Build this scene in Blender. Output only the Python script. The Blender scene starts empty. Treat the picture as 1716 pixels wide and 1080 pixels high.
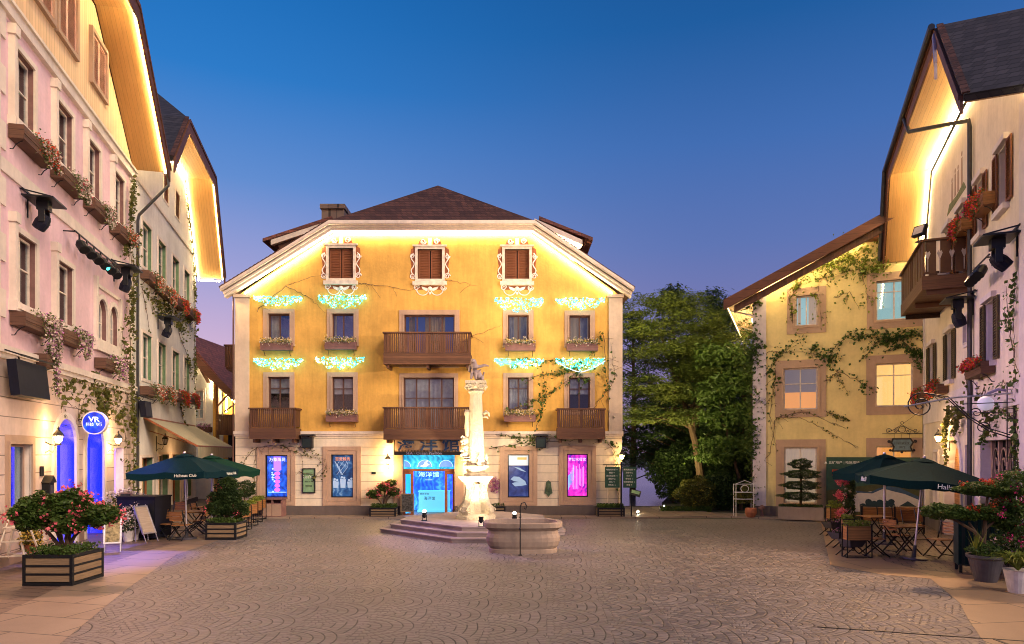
import bpy, bmesh, math, random
import numpy as np
from mathutils import Vector, Matrix
from mathutils.geometry import delaunay_2d_cdt
R = math.radians
PI = math.pi
sc = bpy.context.scene
COL = sc.collection
# ------------------------------------------------------------ camera
EYE, HOR, FPX = 2.7, 758.0, 1144.0
cam = bpy.data.objects.new('camera', bpy.data.cameras.new('camera'))
COL.objects.link(cam)
cam.location = (0, 0, EYE)
cam.rotation_euler = (R(90), 0, 0)
cam.data.sensor_width = 36
cam.data.lens = 24
cam.data.shift_y = 218 / 1716
cam.data.clip_end = 2000
sc.camera = cam
# ------------------------------------------------------------ sky (dusk): Nishita base plus afterglow bands
w = bpy.data.worlds.new('World'); sc.world = w; w.use_nodes = True
nt = w.node_tree; nt.nodes.clear()
def wn(t, **k):
    n = nt.nodes.new(t)
    for a, b in k.items(): setattr(n, a, b)
    return n
tc = wn('ShaderNodeTexCoord'); sep = wn('ShaderNodeSeparateXYZ')
nt.links.new(tc.outputs['Generated'], sep.inputs[0])
def wramp(stops):
    r = wn('ShaderNodeValToRGB'); el = r.color_ramp.elements
    while len(el) > 1: el.remove(el[-1])
    el[0].position = stops[0][0]; el[0].color = (*stops[0][1], 1)
    for p, c in stops[1:]:
        e = el.new(p); e.color = (*c, 1)
    return r
def srgb(r, g, b):
    f = lambda c: (c / 255 / 12.92) if c <= 10 else ((c / 255 + .055) / 1.055) ** 2.4
    return (f(r), f(g), f(b))
rA = wramp([(0, srgb(206, 160, 180)), (.13, srgb(200, 170, 200)), (.24, srgb(150, 152, 202)), (.35, srgb(92, 134, 198)), (.46, srgb(40, 116, 190)), (.6, srgb(10, 96, 170)), (1, srgb(5, 58, 116))])
rB = wramp([(0, srgb(136, 116, 150)), (.16, srgb(120, 116, 166)), (.28, srgb(88, 110, 170)), (.4, srgb(60, 102, 168)), (.52, srgb(26, 86, 150)), (.7, srgb(10, 62, 122)), (1, srgb(5, 45, 100))])
nt.links.new(sep.outputs['Z'], rA.inputs[0]); nt.links.new(sep.outputs['Z'], rB.inputs[0])
az = wn('ShaderNodeMapRange'); az.inputs[1].default_value = -.42; az.inputs[2].default_value = .3
az.interpolation_type = 'SMOOTHSTEP'
nt.links.new(sep.outputs['X'], az.inputs[0])
mx = wn('ShaderNodeMixRGB'); nt.links.new(az.outputs[0], mx.inputs[0])
nt.links.new(rA.outputs[0], mx.inputs[1]); nt.links.new(rB.outputs[0], mx.inputs[2])
sky = wn('ShaderNodeTexSky'); sky.sky_type = 'NISHITA'; sky.sun_disc = False
sky.sun_elevation = R(-3); sky.sun_rotation = R(250)
bg1 = wn('ShaderNodeBackground'); bg1.inputs[1].default_value = .80
bg2 = wn('ShaderNodeBackground'); bg2.inputs[1].default_value = .05
nt.links.new(mx.outputs[0], bg1.inputs[0]); nt.links.new(sky.outputs[0], bg2.inputs[0])
ad = wn('ShaderNodeAddShader'); wo = wn('ShaderNodeOutputWorld')
nt.links.new(bg1.outputs[0], ad.inputs[0]); nt.links.new(bg2.outputs[0], ad.inputs[1]); nt.links.new(ad.outputs[0], wo.inputs[0])
# ------------------------------------------------------------ broad warm fill added from behind the camera, standing in for floodlights (one sun)
def aim(o, d):
    o.rotation_euler = Vector(d).to_track_quat('-Z', 'Y').to_euler()
sun = bpy.data.objects.new('evening_sun', bpy.data.lights.new('evening_sun', 'SUN')); COL.objects.link(sun)
sun.data.energy = 2.2; sun.data.angle = R(28); sun.data.color = (1, .76, .56)
aim(sun, (-.60, .66, -.50))
sc.view_settings.view_transform = 'Standard'; sc.view_settings.look = 'None'
sc.view_settings.exposure = 0.5; sc.view_settings.gamma = 1
cy = sc.cycles
cy.filter_width = 1.0
cy.use_denoising = True
try: cy.denoiser = 'OPENIMAGEDENOISE'
except Exception: pass
cy.sample_clamp_indirect = 4; cy.max_bounces = 6; cy.diffuse_bounces = 3; cy.glossy_bounces = 3
cy.transparent_max_bounces = 12; cy.transmission_bounces = 4; cy.caustics_reflective = False; cy.caustics_refractive = False
# ------------------------------------------------------------ lamp helper
def lamp(name, kind, loc, energy, color, target=None, size=.1, spot=60, blend=.6, parent=None):
    l = bpy.data.lights.new(name, kind); o = bpy.data.objects.new(name, l); COL.objects.link(o)
    l.energy = energy; l.color = color; o.location = loc
    if kind == 'SPOT': l.spot_size = R(spot); l.spot_blend = blend; l.shadow_soft_size = size
    elif kind == 'POINT': l.shadow_soft_size = size
    if target is not None: aim(o, Vector(target) - Vector(loc))
    return o
# ------------------------------------------------------------ image point on the ground / at a depth (metres)
def G(px, py, z=0.0):
    Y = (EYE - z) * FPX / (py - HOR)
    return ((px - 858) * Y / FPX, Y)
def D(px, py, Y):
    return Vector(((px - 858) * Y / FPX, Y, EYE + (HOR - py) * Y / FPX))
class Fac:
    """a facade: u to the right as seen from the square, v into the house, z up"""
    def __init__(s, ox, oy, ang, k=1.0):
        s.o = (ox, oy); s.ang = ang; s.k = k
        s.dx = (math.cos(ang), math.sin(ang)); s.dy = (-math.sin(ang), math.cos(ang))
    def W(s, u, v, z):
        p = Vector((s.o[0] + u * s.dx[0] + v * s.dy[0], s.o[1] + u * s.dx[1] + v * s.dy[1], z - EYE)) * s.k
        p.z += EYE; return p
    def base(s): return s.W(0, 0, 0)
    def uz(s, px, py, v=0):
        k = (px - 858) / FPX
        ax = s.o[0] + v * s.dy[0]; ay = s.o[1] + v * s.dy[1]
        u = (k * ay - ax) / (s.dx[0] - k * s.dx[1])
        return u, EYE + (HOR - py) * (ay + u * s.dx[1]) / FPX
    def u(s, px, v=0): return s.uz(px, 0, v)[0]
FL = Fac(-13.235, 23.8, math.atan2(.9701, -.2425), 1.1)
FR = Fac(15.75, 26.1, math.atan2(-.9247, -.3807))
FY = Fac(10.05, 28.47, math.atan2(-.3807, .9247))
FC = Fac(-11.575, 28.6, 0)
FK = Fac(-22.1, 39.5, 0)
# ------------------------------------------------------------ materials
MATS = {}
def newmat(name):
    m = bpy.data.materials.new(name); m.use_nodes = True; MATS[name] = m
    return m, m.node_tree, m.node_tree.nodes['Principled BSDF']
def nd(t, typ, **k):
    n = t.nodes.new(typ)
    for a, b in k.items(): setattr(n, a, b)
    return n
def lk(t, a, b): t.links.new(a, b)
def objco(t, scale=(1, 1, 1), kind='Object'):
    c = nd(t, 'ShaderNodeTexCoord'); m = nd(t, 'ShaderNodeMapping'); m.inputs['Scale'].default_value = scale
    lk(t, c.outputs[kind], m.inputs[0]); return m.outputs[0]
def ramp(t, src, stops):
    r = nd(t, 'ShaderNodeValToRGB'); el = r.color_ramp.elements
    while len(el) > 1: el.remove(el[-1])
    el[0].position = stops[0][0]; el[0].color = (*stops[0][1], 1)
    for p, c in stops[1:]:
        e = el.new(p); e.color = (*c, 1)
    lk(t, src, r.inputs[0]); return r.outputs[0]
def noise(t, vec, scale, detail=4, rough=.55, out='Fac'):
    n = nd(t, 'ShaderNodeTexNoise'); n.inputs['Scale'].default_value = scale; n.inputs['Detail'].default_value = detail
    n.inputs['Roughness'].default_value = rough; lk(t, vec, n.inputs['Vector']); return n.outputs[out]
def mth(t, op, a, b=None, c=None):
    n = nd(t, 'ShaderNodeMath', operation=op)
    for i, x in enumerate((a, b, c)):
        if x is None: continue
        if isinstance(x, (int, float)): n.inputs[i].default_value = x
        else: lk(t, x, n.inputs[i])
    return n.outputs[0]
def mixc(t, f, a, b, mode='MIX'):
    n = nd(t, 'ShaderNodeMixRGB', blend_type=mode)
    for i, x in enumerate((f, a, b)):
        if isinstance(x, (int, float)): n.inputs[i].default_value = x
        elif isinstance(x, tuple): n.inputs[i].default_value = (*x, 1)
        else: lk(t, x, n.inputs[i])
    return n.outputs[0]
def bump(t, bs, h, strength=.3, dist=.02):
    b = nd(t, 'ShaderNodeBump'); b.inputs['Strength'].default_value = strength; b.inputs['Distance'].default_value = dist
    lk(t, h, b.inputs['Height']); lk(t, b.outputs[0], bs.inputs['Normal'])
def sc3(c, k): return tuple(min(1, x * k) for x in c)
def plaster(name, col, var=.16, rough=.85, groove=0, gz=0.0, stain=.25, carve=0):
    m, t, b = newmat(name); v = objco(t)
    n1 = noise(t, v, .9, 5, .6); n2 = noise(t, v, 9, 4); n3 = noise(t, objco(t, (3, 3, .35)), 1.6, 4, .65)
    c = ramp(t, n1, [(.3, sc3(col, 1 - var)), (.7, sc3(col, 1 + var * .5))])
    s = ramp(t, n3, [(.42, (0, 0, 0)), (.72, (1, 1, 1))])
    c = mixc(t, mth(t, 'MULTIPLY', s, stain), c, sc3(col, .55), 'MIX')
    c = mixc(t, .12, c, ramp(t, n2, [(.3, (.3, .3, .3)), (.7, (1, 1, 1))]), 'MULTIPLY')
    h = mth(t, 'ADD', mth(t, 'MULTIPLY', n2, .35), mth(t, 'MULTIPLY', n1, .4))
    if groove:
        sx = nd(t, 'ShaderNodeSeparateXYZ'); lk(t, v, sx.inputs[0])
        f = mth(t, 'FRACT', mth(t, 'DIVIDE', mth(t, 'SUBTRACT', sx.outputs['Z'], gz), groove))
        g = mth(t, 'LESS_THAN', f, .05)
        c = mixc(t, g, c, sc3(col, .35)); h = mth(t, 'SUBTRACT', h, mth(t, 'MULTIPLY', g, 2.0))
    lk(t, c, b.inputs['Base Color']); b.inputs['Roughness'].default_value = rough; b.inputs['Specular IOR Level'].default_value = .25
    if carve:
        h = mth(t, 'ADD', h, mth(t, 'MULTIPLY', noise(t, v, 16, 5, .7), 2.2)); bump(t, b, h, .9, .05); return m
    bump(t, b, h, .5, .03); return m
def simple(name, col, rough=.6, metal=0, var=.2, scale=6, bmp=.15, spec=.4):
    m, t, b = newmat(name); v = objco(t); n = noise(t, v, scale, 4)
    lk(t, ramp(t, n, [(.3, sc3(col, 1 - var)), (.7, sc3(col, 1 + var))]), b.inputs['Base Color'])
    b.inputs['Roughness'].default_value = rough; b.inputs['Metallic'].default_value = metal
    b.inputs['Specular IOR Level'].default_value = spec
    if bmp: bump(t, b, noise(t, v, scale * 6, 3), bmp, .01)
    return m
def wood(name, col, axis='z', plank=.12, rough=.55, gap=.06, var=.35):
    """grain and plank joints; planks are counted along axis"""
    m, t, b = newmat(name)
    v = objco(t); sx = nd(t, 'ShaderNodeSeparateXYZ'); lk(t, v, sx.inputs[0])
    comp = {'x': sx.outputs['X'], 'y': sx.outputs['Y'], 'z': sx.outputs['Z']}[axis]
    q = mth(t, 'DIVIDE', comp, plank); idx = mth(t, 'FLOOR', q); fr = mth(t, 'FRACT', q)
    wnn = nd(t, 'ShaderNodeTexWhiteNoise', noise_dimensions='1D'); lk(t, idx, wnn.inputs['W'])
    s = {'x': (14, 1.2, 1.2), 'y': (1.2, 14, 1.2), 'z': (1.2, 1.2, 14)}[axis]
    g = noise(t, objco(t, s), 2.2, 5, .65)
    f = mth(t, 'ADD', mth(t, 'MULTIPLY', g, .7), mth(t, 'MULTIPLY', wnn.outputs['Value'], .3))
    c = ramp(t, f, [(.25, sc3(col, 1 - var)), (.75, sc3(col, 1 + var))])
    gp = mth(t, 'LESS_THAN', fr, gap); c = mixc(t, gp, c, sc3(col, .2))
    lk(t, c, b.inputs['Base Color']); b.inputs['Roughness'].default_value = rough; b.inputs['Specular IOR Level'].default_value = .3
    bump(t, b, mth(t, 'SUBTRACT', mth(t, 'MULTIPLY', g, .4), gp), .5, .012); return m
def tiles(name, col, var=.35, row=.16, wid=.22):
    m, t, b = newmat(name); v = objco(t); sx = nd(t, 'ShaderNodeSeparateXYZ'); lk(t, v, sx.inputs[0])
    qz = mth(t, 'DIVIDE', sx.outputs['Z'], row); iz = mth(t, 'FLOOR', qz); fz = mth(t, 'FRACT', qz)
    s = mth(t, 'ADD', sx.outputs['X'], sx.outputs['Y'])
    qx = mth(t, 'ADD', mth(t, 'DIVIDE', s, wid), mth(t, 'MULTIPLY', iz, .5)); ix = mth(t, 'FLOOR', qx); fx = mth(t, 'FRACT', qx)
    cb = nd(t, 'ShaderNodeCombineXYZ'); lk(t, ix, cb.inputs[0]); lk(t, iz, cb.inputs[1])
    wnn = nd(t, 'ShaderNodeTexWhiteNoise', noise_dimensions='2D'); lk(t, cb.outputs[0], wnn.inputs['Vector'])
    c = ramp(t, wnn.outputs['Value'], [(0, sc3(col, 1 - var)), (1, sc3(col, 1 + var))])
    c = mixc(t, .3, c, ramp(t, noise(t, v, 1.3, 4), [(.3, (.4, .4, .4)), (.7, (1, 1, 1))]), 'MULTIPLY')
    gp = mth(t, 'MAXIMUM', mth(t, 'LESS_THAN', fz, .14), mth(t, 'LESS_THAN', fx, .07))
    c = mixc(t, gp, c, sc3(col, .3)); lk(t, c, b.inputs['Base Color']); b.inputs['Roughness'].default_value = .7
    bump(t, b, mth(t, 'SUBTRACT', mth(t, 'SUBTRACT', 1.0, fz), gp), .7, .03); return m
def emis(name, col, strength):
    m, t, b = newmat(name); b.inputs['Base Color'].default_value = (*sc3(col, .8), 1)
    b.inputs['Emission Color'].default_value = (*col, 1); b.inputs['Emission Strength'].default_value = strength
    return m
def leafm(name, col, col2, scale=5, rough=.5, trans=.25):
    m, t, b = newmat(name); v = objco(t); n = noise(t, v, scale, 5, .7)
    c = ramp(t, n, [(.32, col), (.68, col2)])
    lk(t, c, b.inputs['Base Color']); b.inputs['Roughness'].default_value = rough; b.inputs['Specular IOR Level'].default_value = .3
    tr = nd(t, 'ShaderNodeBsdfTranslucent'); lk(t, c, tr.inputs[0]); mxs = nd(t, 'ShaderNodeMixShader'); mxs.inputs[0].default_value = trans
    out = t.nodes['Material Output']; lk(t, b.outputs[0], mxs.inputs[1]); lk(t, tr.outputs[0], mxs.inputs[2]); lk(t, mxs.outputs[0], out.inputs[0])
    return m
def glassm(name, tint=(.9, .95, 1), mixv=.95, rough=.03):
    m = bpy.data.materials.new(name); m.use_nodes = True; t = m.node_tree; MATS[name] = m
    t.nodes.clear(); o = nd(t, 'ShaderNodeOutputMaterial'); g = nd(t, 'ShaderNodeBsdfGlossy'); g.inputs['Roughness'].default_value = rough
    tr = nd(t, 'ShaderNodeBsdfTransparent'); tr.inputs[0].default_value = (*tint, 1)
    ly = nd(t, 'ShaderNodeLayerWeight'); ly.inputs[0].default_value = .35
    f = mth(t, 'ADD', mth(t, 'MULTIPLY', ly.outputs['Fresnel'], .45), 1 - mixv)
    mm = nd(t, 'ShaderNodeMixShader'); lk(t, f, mm.inputs[0]); lk(t, tr.outputs[0], mm.inputs[1]); lk(t, g.outputs[0], mm.inputs[2]); lk(t, mm.outputs[0], o.inputs[0])
    return m
plaster('pink', (.82, .57, .60)); plaster('cream', (.80, .69, .58)); plaster('cream_groove', (.70, .54, .45), groove=.42, gz=.1)
plaster('white_plaster', (.78, .74, .66)); plaster('yellow', (.75, .43, .10), var=.22, stain=.4); plaster('pale_groove', (.82, .71, .54), groove=.36, gz=.02)
plaster('lemon', (.86, .70, .30), stain=.2); plaster('rosy_plaster', (.72, .58, .44), stain=.2); plaster('lilac_white', (.74, .66, .66))
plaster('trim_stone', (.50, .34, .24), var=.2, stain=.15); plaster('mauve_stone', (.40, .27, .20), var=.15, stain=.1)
plaster('plinth_stone', (.15, .12, .11), var=.25); plaster('fountain_stone', (.60, .49, .36), var=.15, stain=.15)
plaster('statue_stone', (.74, .64, .48), var=.2, stain=.5, carve=1); plaster('trough_stone', (.34, .26, .20), var=.35)
plaster('step_stone', (.34, .27, .26), var=.25); plaster('concrete', (.30, .24, .21), var=.2)
wood('soffit_wood', (.50, .28, .10), 'y', .12, .5, .04, .18); wood('cladding', (.70, .48, .27), 'x', .16, .6, .05, .15)
wood('brown_wood', (.105, .048, .028), 'x', .1, .5, .05); wood('brown_wood_z', (.105, .05, .03), 'z', .1, .5, .05)
wood('barge_wood', (.14, .06, .035), 'z', .3, .6, .03); wood('crate_wood', (.21, .145, .085), 'z', 5, .7, 0, .5); wood('grey_wood', (.33, .26, .20), 'z', 5, .7, 0)
wood('orange_wood', (.26, .115, .04), 'z', .07, .5, .08); wood('box_wood', (.14, .07, .045), 'z', .12, .7, .05); wood('shutter_wood', (.20, .075, .035), 'z', 5, .55, 0)
wood('olive_shutter', (.10, .075, .04), 'z', 5, .6, 0)
tiles('tile_brown', (.095, .040, .026)); tiles('tile_dark', (.045, .04, .045)); tiles('tile_red', (.16, .05, .035)); 
simple('dark_metal', (.018, .02, .025), .45, .6, bmp=0); simple('iron', (.03, .028, .03), .5, .5, bmp=0); simple('silver', (.55, .52, .56), .35, .8, bmp=0)
simple('cream_paint', (.74, .64, .52), .5, bmp=.05); simple('white_paint', (.78, .76, .72), .5, bmp=.05); simple('green_paint', (.13, .22, .12), .5, bmp=.05)
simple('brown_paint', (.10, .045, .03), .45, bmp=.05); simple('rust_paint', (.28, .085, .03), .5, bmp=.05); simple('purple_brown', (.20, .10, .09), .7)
simple('dark_green_box', (.006, .018, .02), .5, bmp=.05); simple('navy_box', (.008, .009, .020), .55, bmp=.05, spec=.15)
simple('fabric_green', (.002, .018, .02), .9, bmp=.3, scale=20, spec=.1); simple('fabric_blue', (.002, .022, .032), .9, bmp=.3, scale=20, spec=.1); simple('fabric_green2', (.004, .035, .022), .9, bmp=.3, scale=20, spec=.1)
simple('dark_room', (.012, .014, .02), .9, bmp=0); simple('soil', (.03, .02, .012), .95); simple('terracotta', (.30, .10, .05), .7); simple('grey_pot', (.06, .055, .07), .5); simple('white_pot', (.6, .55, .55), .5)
simple('curtain', (.50, .44, .42), .9, bmp=0); simple('sign_green', (.02, .07, .045), .5, bmp=0); simple('pale_letter', (.8, .8, .72), .6, bmp=0); simple('black_board', (.02, .02, .02), .6, bmp=0)
simple('paper_green', (.22, .38, .20), .6, bmp=0, var=.1); simple('bark', (.09, .055, .032), .85, scale=14, bmp=.6); simple('dry_stem', (.12, .075, .045), .9, bmp=0); simple('pipe', (.05, .05, .055), .4, .5, bmp=0)
simple('lilac_steel', (.30, .27, .42), .4, .3, bmp=0); simple('ornament_white', (.82, .74, .66), .7, bmp=0); simple('bronze_green', (.06, .10, .06), .6)
leafm('leaf', (.03, .07, .012), (.10, .16, .03)); leafm('leaf_dark', (.018, .042, .014), (.06, .10, .025), 3); leafm('leaf_bright', (.09, .13, .015), (.24, .28, .04), 2.5)
leafm('leaf_tree', (.035, .065, .012), (.15, .18, .035), .7); leafm('leaf_box', (.05, .09, .02), (.22, .24, .08), 9); leafm('leaf_vine', (.05, .07, .012), (.16, .15, .03), 4)
leafm('pink_flower', (.62, .06, .12), (.80, .20, .22), 8, .6, .1); leafm('red_flower', (.50, .03, .02), (.70, .10, .03), 8, .6, .1); leafm('white_flower', (.55, .42, .38), (.80, .68, .55), 8, .6, .1)
leafm('magenta_flower', (.50, .02, .12), (.75, .06, .22), 8, .6, .1); leafm('yellow_flower', (.55, .33, .03), (.75, .55, .12), 8, .6, .1); leafm('purple_flower', (.35, .10, .30), (.6, .25, .45), 8, .6, .1)
glassm('glass'); glassm('dark_glass', (.35, .4, .45), .8)
emis('strip', (1, .80, .42), 62); emis('strip_soft', (1, .76, .38), 50); emis('lantern_glow', (1, .62, .22), 30); emis('bulb_teal', (.01, .80, .48), 3.6); emis('bulb_blue', (.03, .55, .65), 3.0); emis('bulb_white', (.40, 1, .82), 9); emis('bulb_warm', (1, .80, .35), 7)
emis('flood_glow', (1, .85, .55), 120); emis('room_warm', (1, .55, .16), .9); emis('room_amber', (.8, .30, .06), .8); emis('room_cyan', (.42, .66, .64), .5); emis('room_dim', (.5, .33, .18), .22); emis('room_blue', (.02, .06, .22), .35)
emis('door_blue', (.008, .022, .90), 1.0); emis('door_blue_dark', (.01, .015, .5), .8); emis('sky_blue_panel', (.10, .20, 1), 1.3); emis('lilac_panel', (.35, .22, .8), .9)
emis('white_glow', (.72, .80, 1), .8); emis('blue_white', (.35, .6, 1), 1.3); emis('cyan_glow', (.02, .45, .75), .9); emis('counter_glow', (.18, .62, .8), .6); emis('teal_lens', (.05, .8, .7), 4); emis('lime_glow', (.7, .9, .25), 1); emis('orange_letter', (.8, .3, .12), .7)
emis('dark_blue_letter', (.01, .05, .14), .15); emis('globe_white', (.75, .7, .85), .25)
# ------------------------------------------------------------ mesh builder
class MB:
    def __init__(s): s.v = []; s.f = []; s.m = []; s.n = 0
    def add(s, vs, fs, m=0):
        o = s.n; s.v.extend(tuple(x) for x in vs); s.n += len(vs)
        s.f.extend(tuple(i + o for i in f) for f in fs); s.m.extend([m] * len(fs)); return s
    def box(s, x0, x1, y0, y1, z0, z1, m=0):
        if x0 > x1: x0, x1 = x1, x0
        if y0 > y1: y0, y1 = y1, y0
        if z0 > z1: z0, z1 = z1, z0
        v = [(x, y, z) for z in (z0, z1) for y in (y0, y1) for x in (x0, x1)]
        return s.add(v, [(0, 2, 3, 1), (4, 5, 7, 6), (0, 1, 5, 4), (2, 6, 7, 3), (0, 4, 6, 2), (1, 3, 7, 5)], m)
    def bar(s, a, b, w, h=None, m=0, up=(0, 0, 1)):
        h = h or w; a = Vector(a); b = Vector(b); d = (b - a)
        if d.length < 1e-6: return s
        d.normalize(); upv = Vector(up)
        if abs(d.dot(upv)) > .98: upv = Vector((0, 1, 0))
        x = d.cross(upv).normalized() * w / 2; z = x.cross(d).normalized() * h / 2
        v = [p + sx * x + sz * z for p in (a, b) for sx, sz in ((-1, -1), (1, -1), (1, 1), (-1, 1))]
        return s.add(v, [(0, 1, 2, 3), (7, 6, 5, 4), (0, 4, 5, 1), (1, 5, 6, 2), (2, 6, 7, 3), (3, 7, 4, 0)], m)
    def tube(s, pts, r, n=6, m=0, cap=True):
        pts = [Vector(p) for p in pts]; k = len(pts)
        rs = r if isinstance(r, (list, tuple)) else [r] * k
        vs = []; prev = None
        for i, p in enumerate(pts):
            d = (pts[min(i + 1, k - 1)] - pts[max(i - 1, 0)])
            d = d.normalized() if d.length > 1e-9 else Vector((0, 0, 1))
            if prev is None:
                a = d.cross(Vector((0, 0, 1)))
                if a.length < .1: a = d.cross(Vector((0, 1, 0)))
                a.normalize()
            else:
                a = (prev - d * prev.dot(d))
                a = a.normalized() if a.length > 1e-6 else d.orthogonal().normalized()
            prev = a; b = d.cross(a)
            for j in range(n):
                t = 2 * PI * j / n; vs.append(p + rs[i] * (math.cos(t) * a + math.sin(t) * b))
        fs = [(i * n + j, i * n + (j + 1) % n, (i + 1) * n + (j + 1) % n, (i + 1) * n + j) for i in range(k - 1) for j in range(n)]
        if cap: fs += [tuple(range(n - 1, -1, -1)), tuple((k - 1) * n + j for j in range(n))]
        return s.add(vs, fs, m)
    def lathe(s, prof, c=(0, 0, 0), n=20, m=0, sx=1, sy=1, rot=0, sq=0):
        vs = []
        for r, z in prof:
            for j in range(n):
                t = 2 * PI * j / n + rot
                ct, st = math.cos(t), math.sin(t)
                q = 1.0
                if sq: q = (abs(ct) ** sq + abs(st) ** sq) ** (-1 / sq)
                vs.append((c[0] + r * ct * sx * q, c[1] + r * st * sy * q, c[2] + z))
        k = len(prof)
        fs = [(i * n + j, i * n + (j + 1) % n, (i + 1) * n + (j + 1) % n, (i + 1) * n + j) for i in range(k - 1) for j in range(n)]
        fs += [tuple(range(n - 1, -1, -1)), tuple((k - 1) * n + j for j in range(n))]
        return s.add(vs, fs, m)
    def ball(s, c, r, m=0, n=8, k=6, sx=1, sy=1, sz=1):
        prof = [(max(1e-4, math.sin(PI * i / k)) * r, -math.cos(PI * i / k) * r * sz) for i in range(k + 1)]
        return s.lathe(prof, c, n, m, sx, sy)
    def prism(s, poly, y0, y1, m=0):
        """poly in the xz plane, extruded along y"""
        n = len(poly); v = [(x, y0, z) for x, z in poly] + [(x, y1, z) for x, z in poly]
        fs = [tuple(range(n)), tuple(range(2 * n - 1, n - 1, -1))] + [(i, i + n, (i + 1) % n + n, (i + 1) % n) for i in range(n)]
        return s.add(v, fs, m)
    def zprism(s, poly, z0, z1, m=0):
        n = len(poly); v = [(x, y, z0) for x, y in poly] + [(x, y, z1) for x, y in poly]
        fs = [tuple(range(n - 1, -1, -1)), tuple(range(n, 2 * n))] + [(i, (i + 1) % n, (i + 1) % n + n, i + n) for i in range(n)]
        return s.add(v, fs, m)
    def quad(s, a, b, c, d, m=0): return s.add([a, b, c, d], [(0, 1, 2, 3)], m)
    def leaves(s, cen, size, rng, m=0, flat=0.0, aspect=.6, fold=True):
        """cen: Nx3 array; one small pointed leaf at each"""
        cen = np.asarray(cen, float); n = len(cen)
        if n == 0: return s
        nrm = rng.normal(size=(n, 3)); nrm[:, 2] = np.abs(nrm[:, 2]) + flat * 3; nrm /= np.linalg.norm(nrm, axis=1)[:, None]
        d = rng.normal(size=(n, 3)); d -= nrm * (d * nrm).sum(1)[:, None]; d /= np.linalg.norm(d, axis=1)[:, None]
        e = np.cross(nrm, d); L = size * rng.uniform(.6, 1.3, n)[:, None]; Wd = L * aspect
        a = cen - d * L * .5; c = cen + d * L * .5; b = cen + e * Wd * .5 + nrm * L * .08; dd = cen - e * Wd * .5 + nrm * L * .08
        vs = np.stack([a, b, c, dd], 1).reshape(-1, 3); o = s.n
        s.v.extend(map(tuple, vs.tolist())); s.n += 4 * n
        s.f.extend((o + 4 * i, o + 4 * i + 1, o + 4 * i + 2, o + 4 * i + 3) for i in range(n)); s.m.extend([m] * n); return s
    def xf(s, M):
        s.v = [tuple(M @ Vector(p)) for p in s.v]; return s
    def build(s, name, mats, parent=None, smooth=False):
        me = bpy.data.meshes.new(name); me.from_pydata(s.v, [], s.f)
        if isinstance(mats, str): mats = [mats]
        for q in mats: me.materials.append(MATS[q])
        if len(mats) > 1: me.polygons.foreach_set('material_index', s.m)
        if smooth: me.polygons.foreach_set('use_smooth', [True] * len(me.polygons))
        me.update()
        o = bpy.data.objects.new(name, me); COL.objects.link(o)
        if parent is not None: o.parent = parent
        return o
def fixn(o):
    bm = bmesh.new(); bm.from_mesh(o.data); bmesh.ops.recalc_face_normals(bm, faces=bm.faces); bm.to_mesh(o.data); bm.free(); return o
def tag(o, label=None, cat=None, group=None, kind=None):
    if label: o['label'] = label
    if cat: o['category'] = cat
    if group: o['group'] = group
    if kind: o['kind'] = kind
    return o
def empty(name, loc, rz=0, label=None, cat=None, group=None):
    o = bpy.data.objects.new(name, None); COL.objects.link(o); o.location = loc; o.rotation_euler = (0, 0, rz)
    o.empty_display_size = .2
    return tag(o, label, cat, group)
def copy_tree(o, parent=None):
    c = o.copy(); COL.objects.link(c); c.parent = parent
    for ch in list(o.children): copy_tree(ch, c)
    return c
def place(o, loc, rz=0, label=None, group=None):
    o.location = loc; o.rotation_euler = (0, 0, rz)
    if label: o['label'] = label
    if group: o['group'] = group
    return o
def text(body, size, mat, parent, loc, rot=(R(90), 0, 0), name='lettering', ext=.004, sx=1, align='CENTER', bold=0):
    c = bpy.data.curves.new('tx', 'FONT'); c.body = body; c.size = size; c.extrude = ext; c.align_x = align; c.align_y = 'CENTER'
    c.offset = bold; c.resolution_u = 2
    o = bpy.data.objects.new('tx', c); COL.objects.link(o)
    bpy.context.view_layer.update()
    dg = bpy.context.evaluated_depsgraph_get(); me = bpy.data.meshes.new_from_object(o.evaluated_get(dg)); me.name = name
    bpy.data.objects.remove(o); me.materials.clear(); me.materials.append(MATS[mat])
    t = bpy.data.objects.new(name, me); COL.objects.link(t); t.parent = parent; t.location = loc; t.rotation_euler = rot; t.scale = (sx, 1, 1)
    return t
def inpoly(x, y, P):
    c = False; j = len(P) - 1
    for i in range(len(P)):
        xi, yi = P[i]; xj, yj = P[j]
        if (yi > y) != (yj > y) and x < (xj - xi) * (y - yi) / (yj - yi) + xi: c = not c
        j = i
    return c
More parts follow.
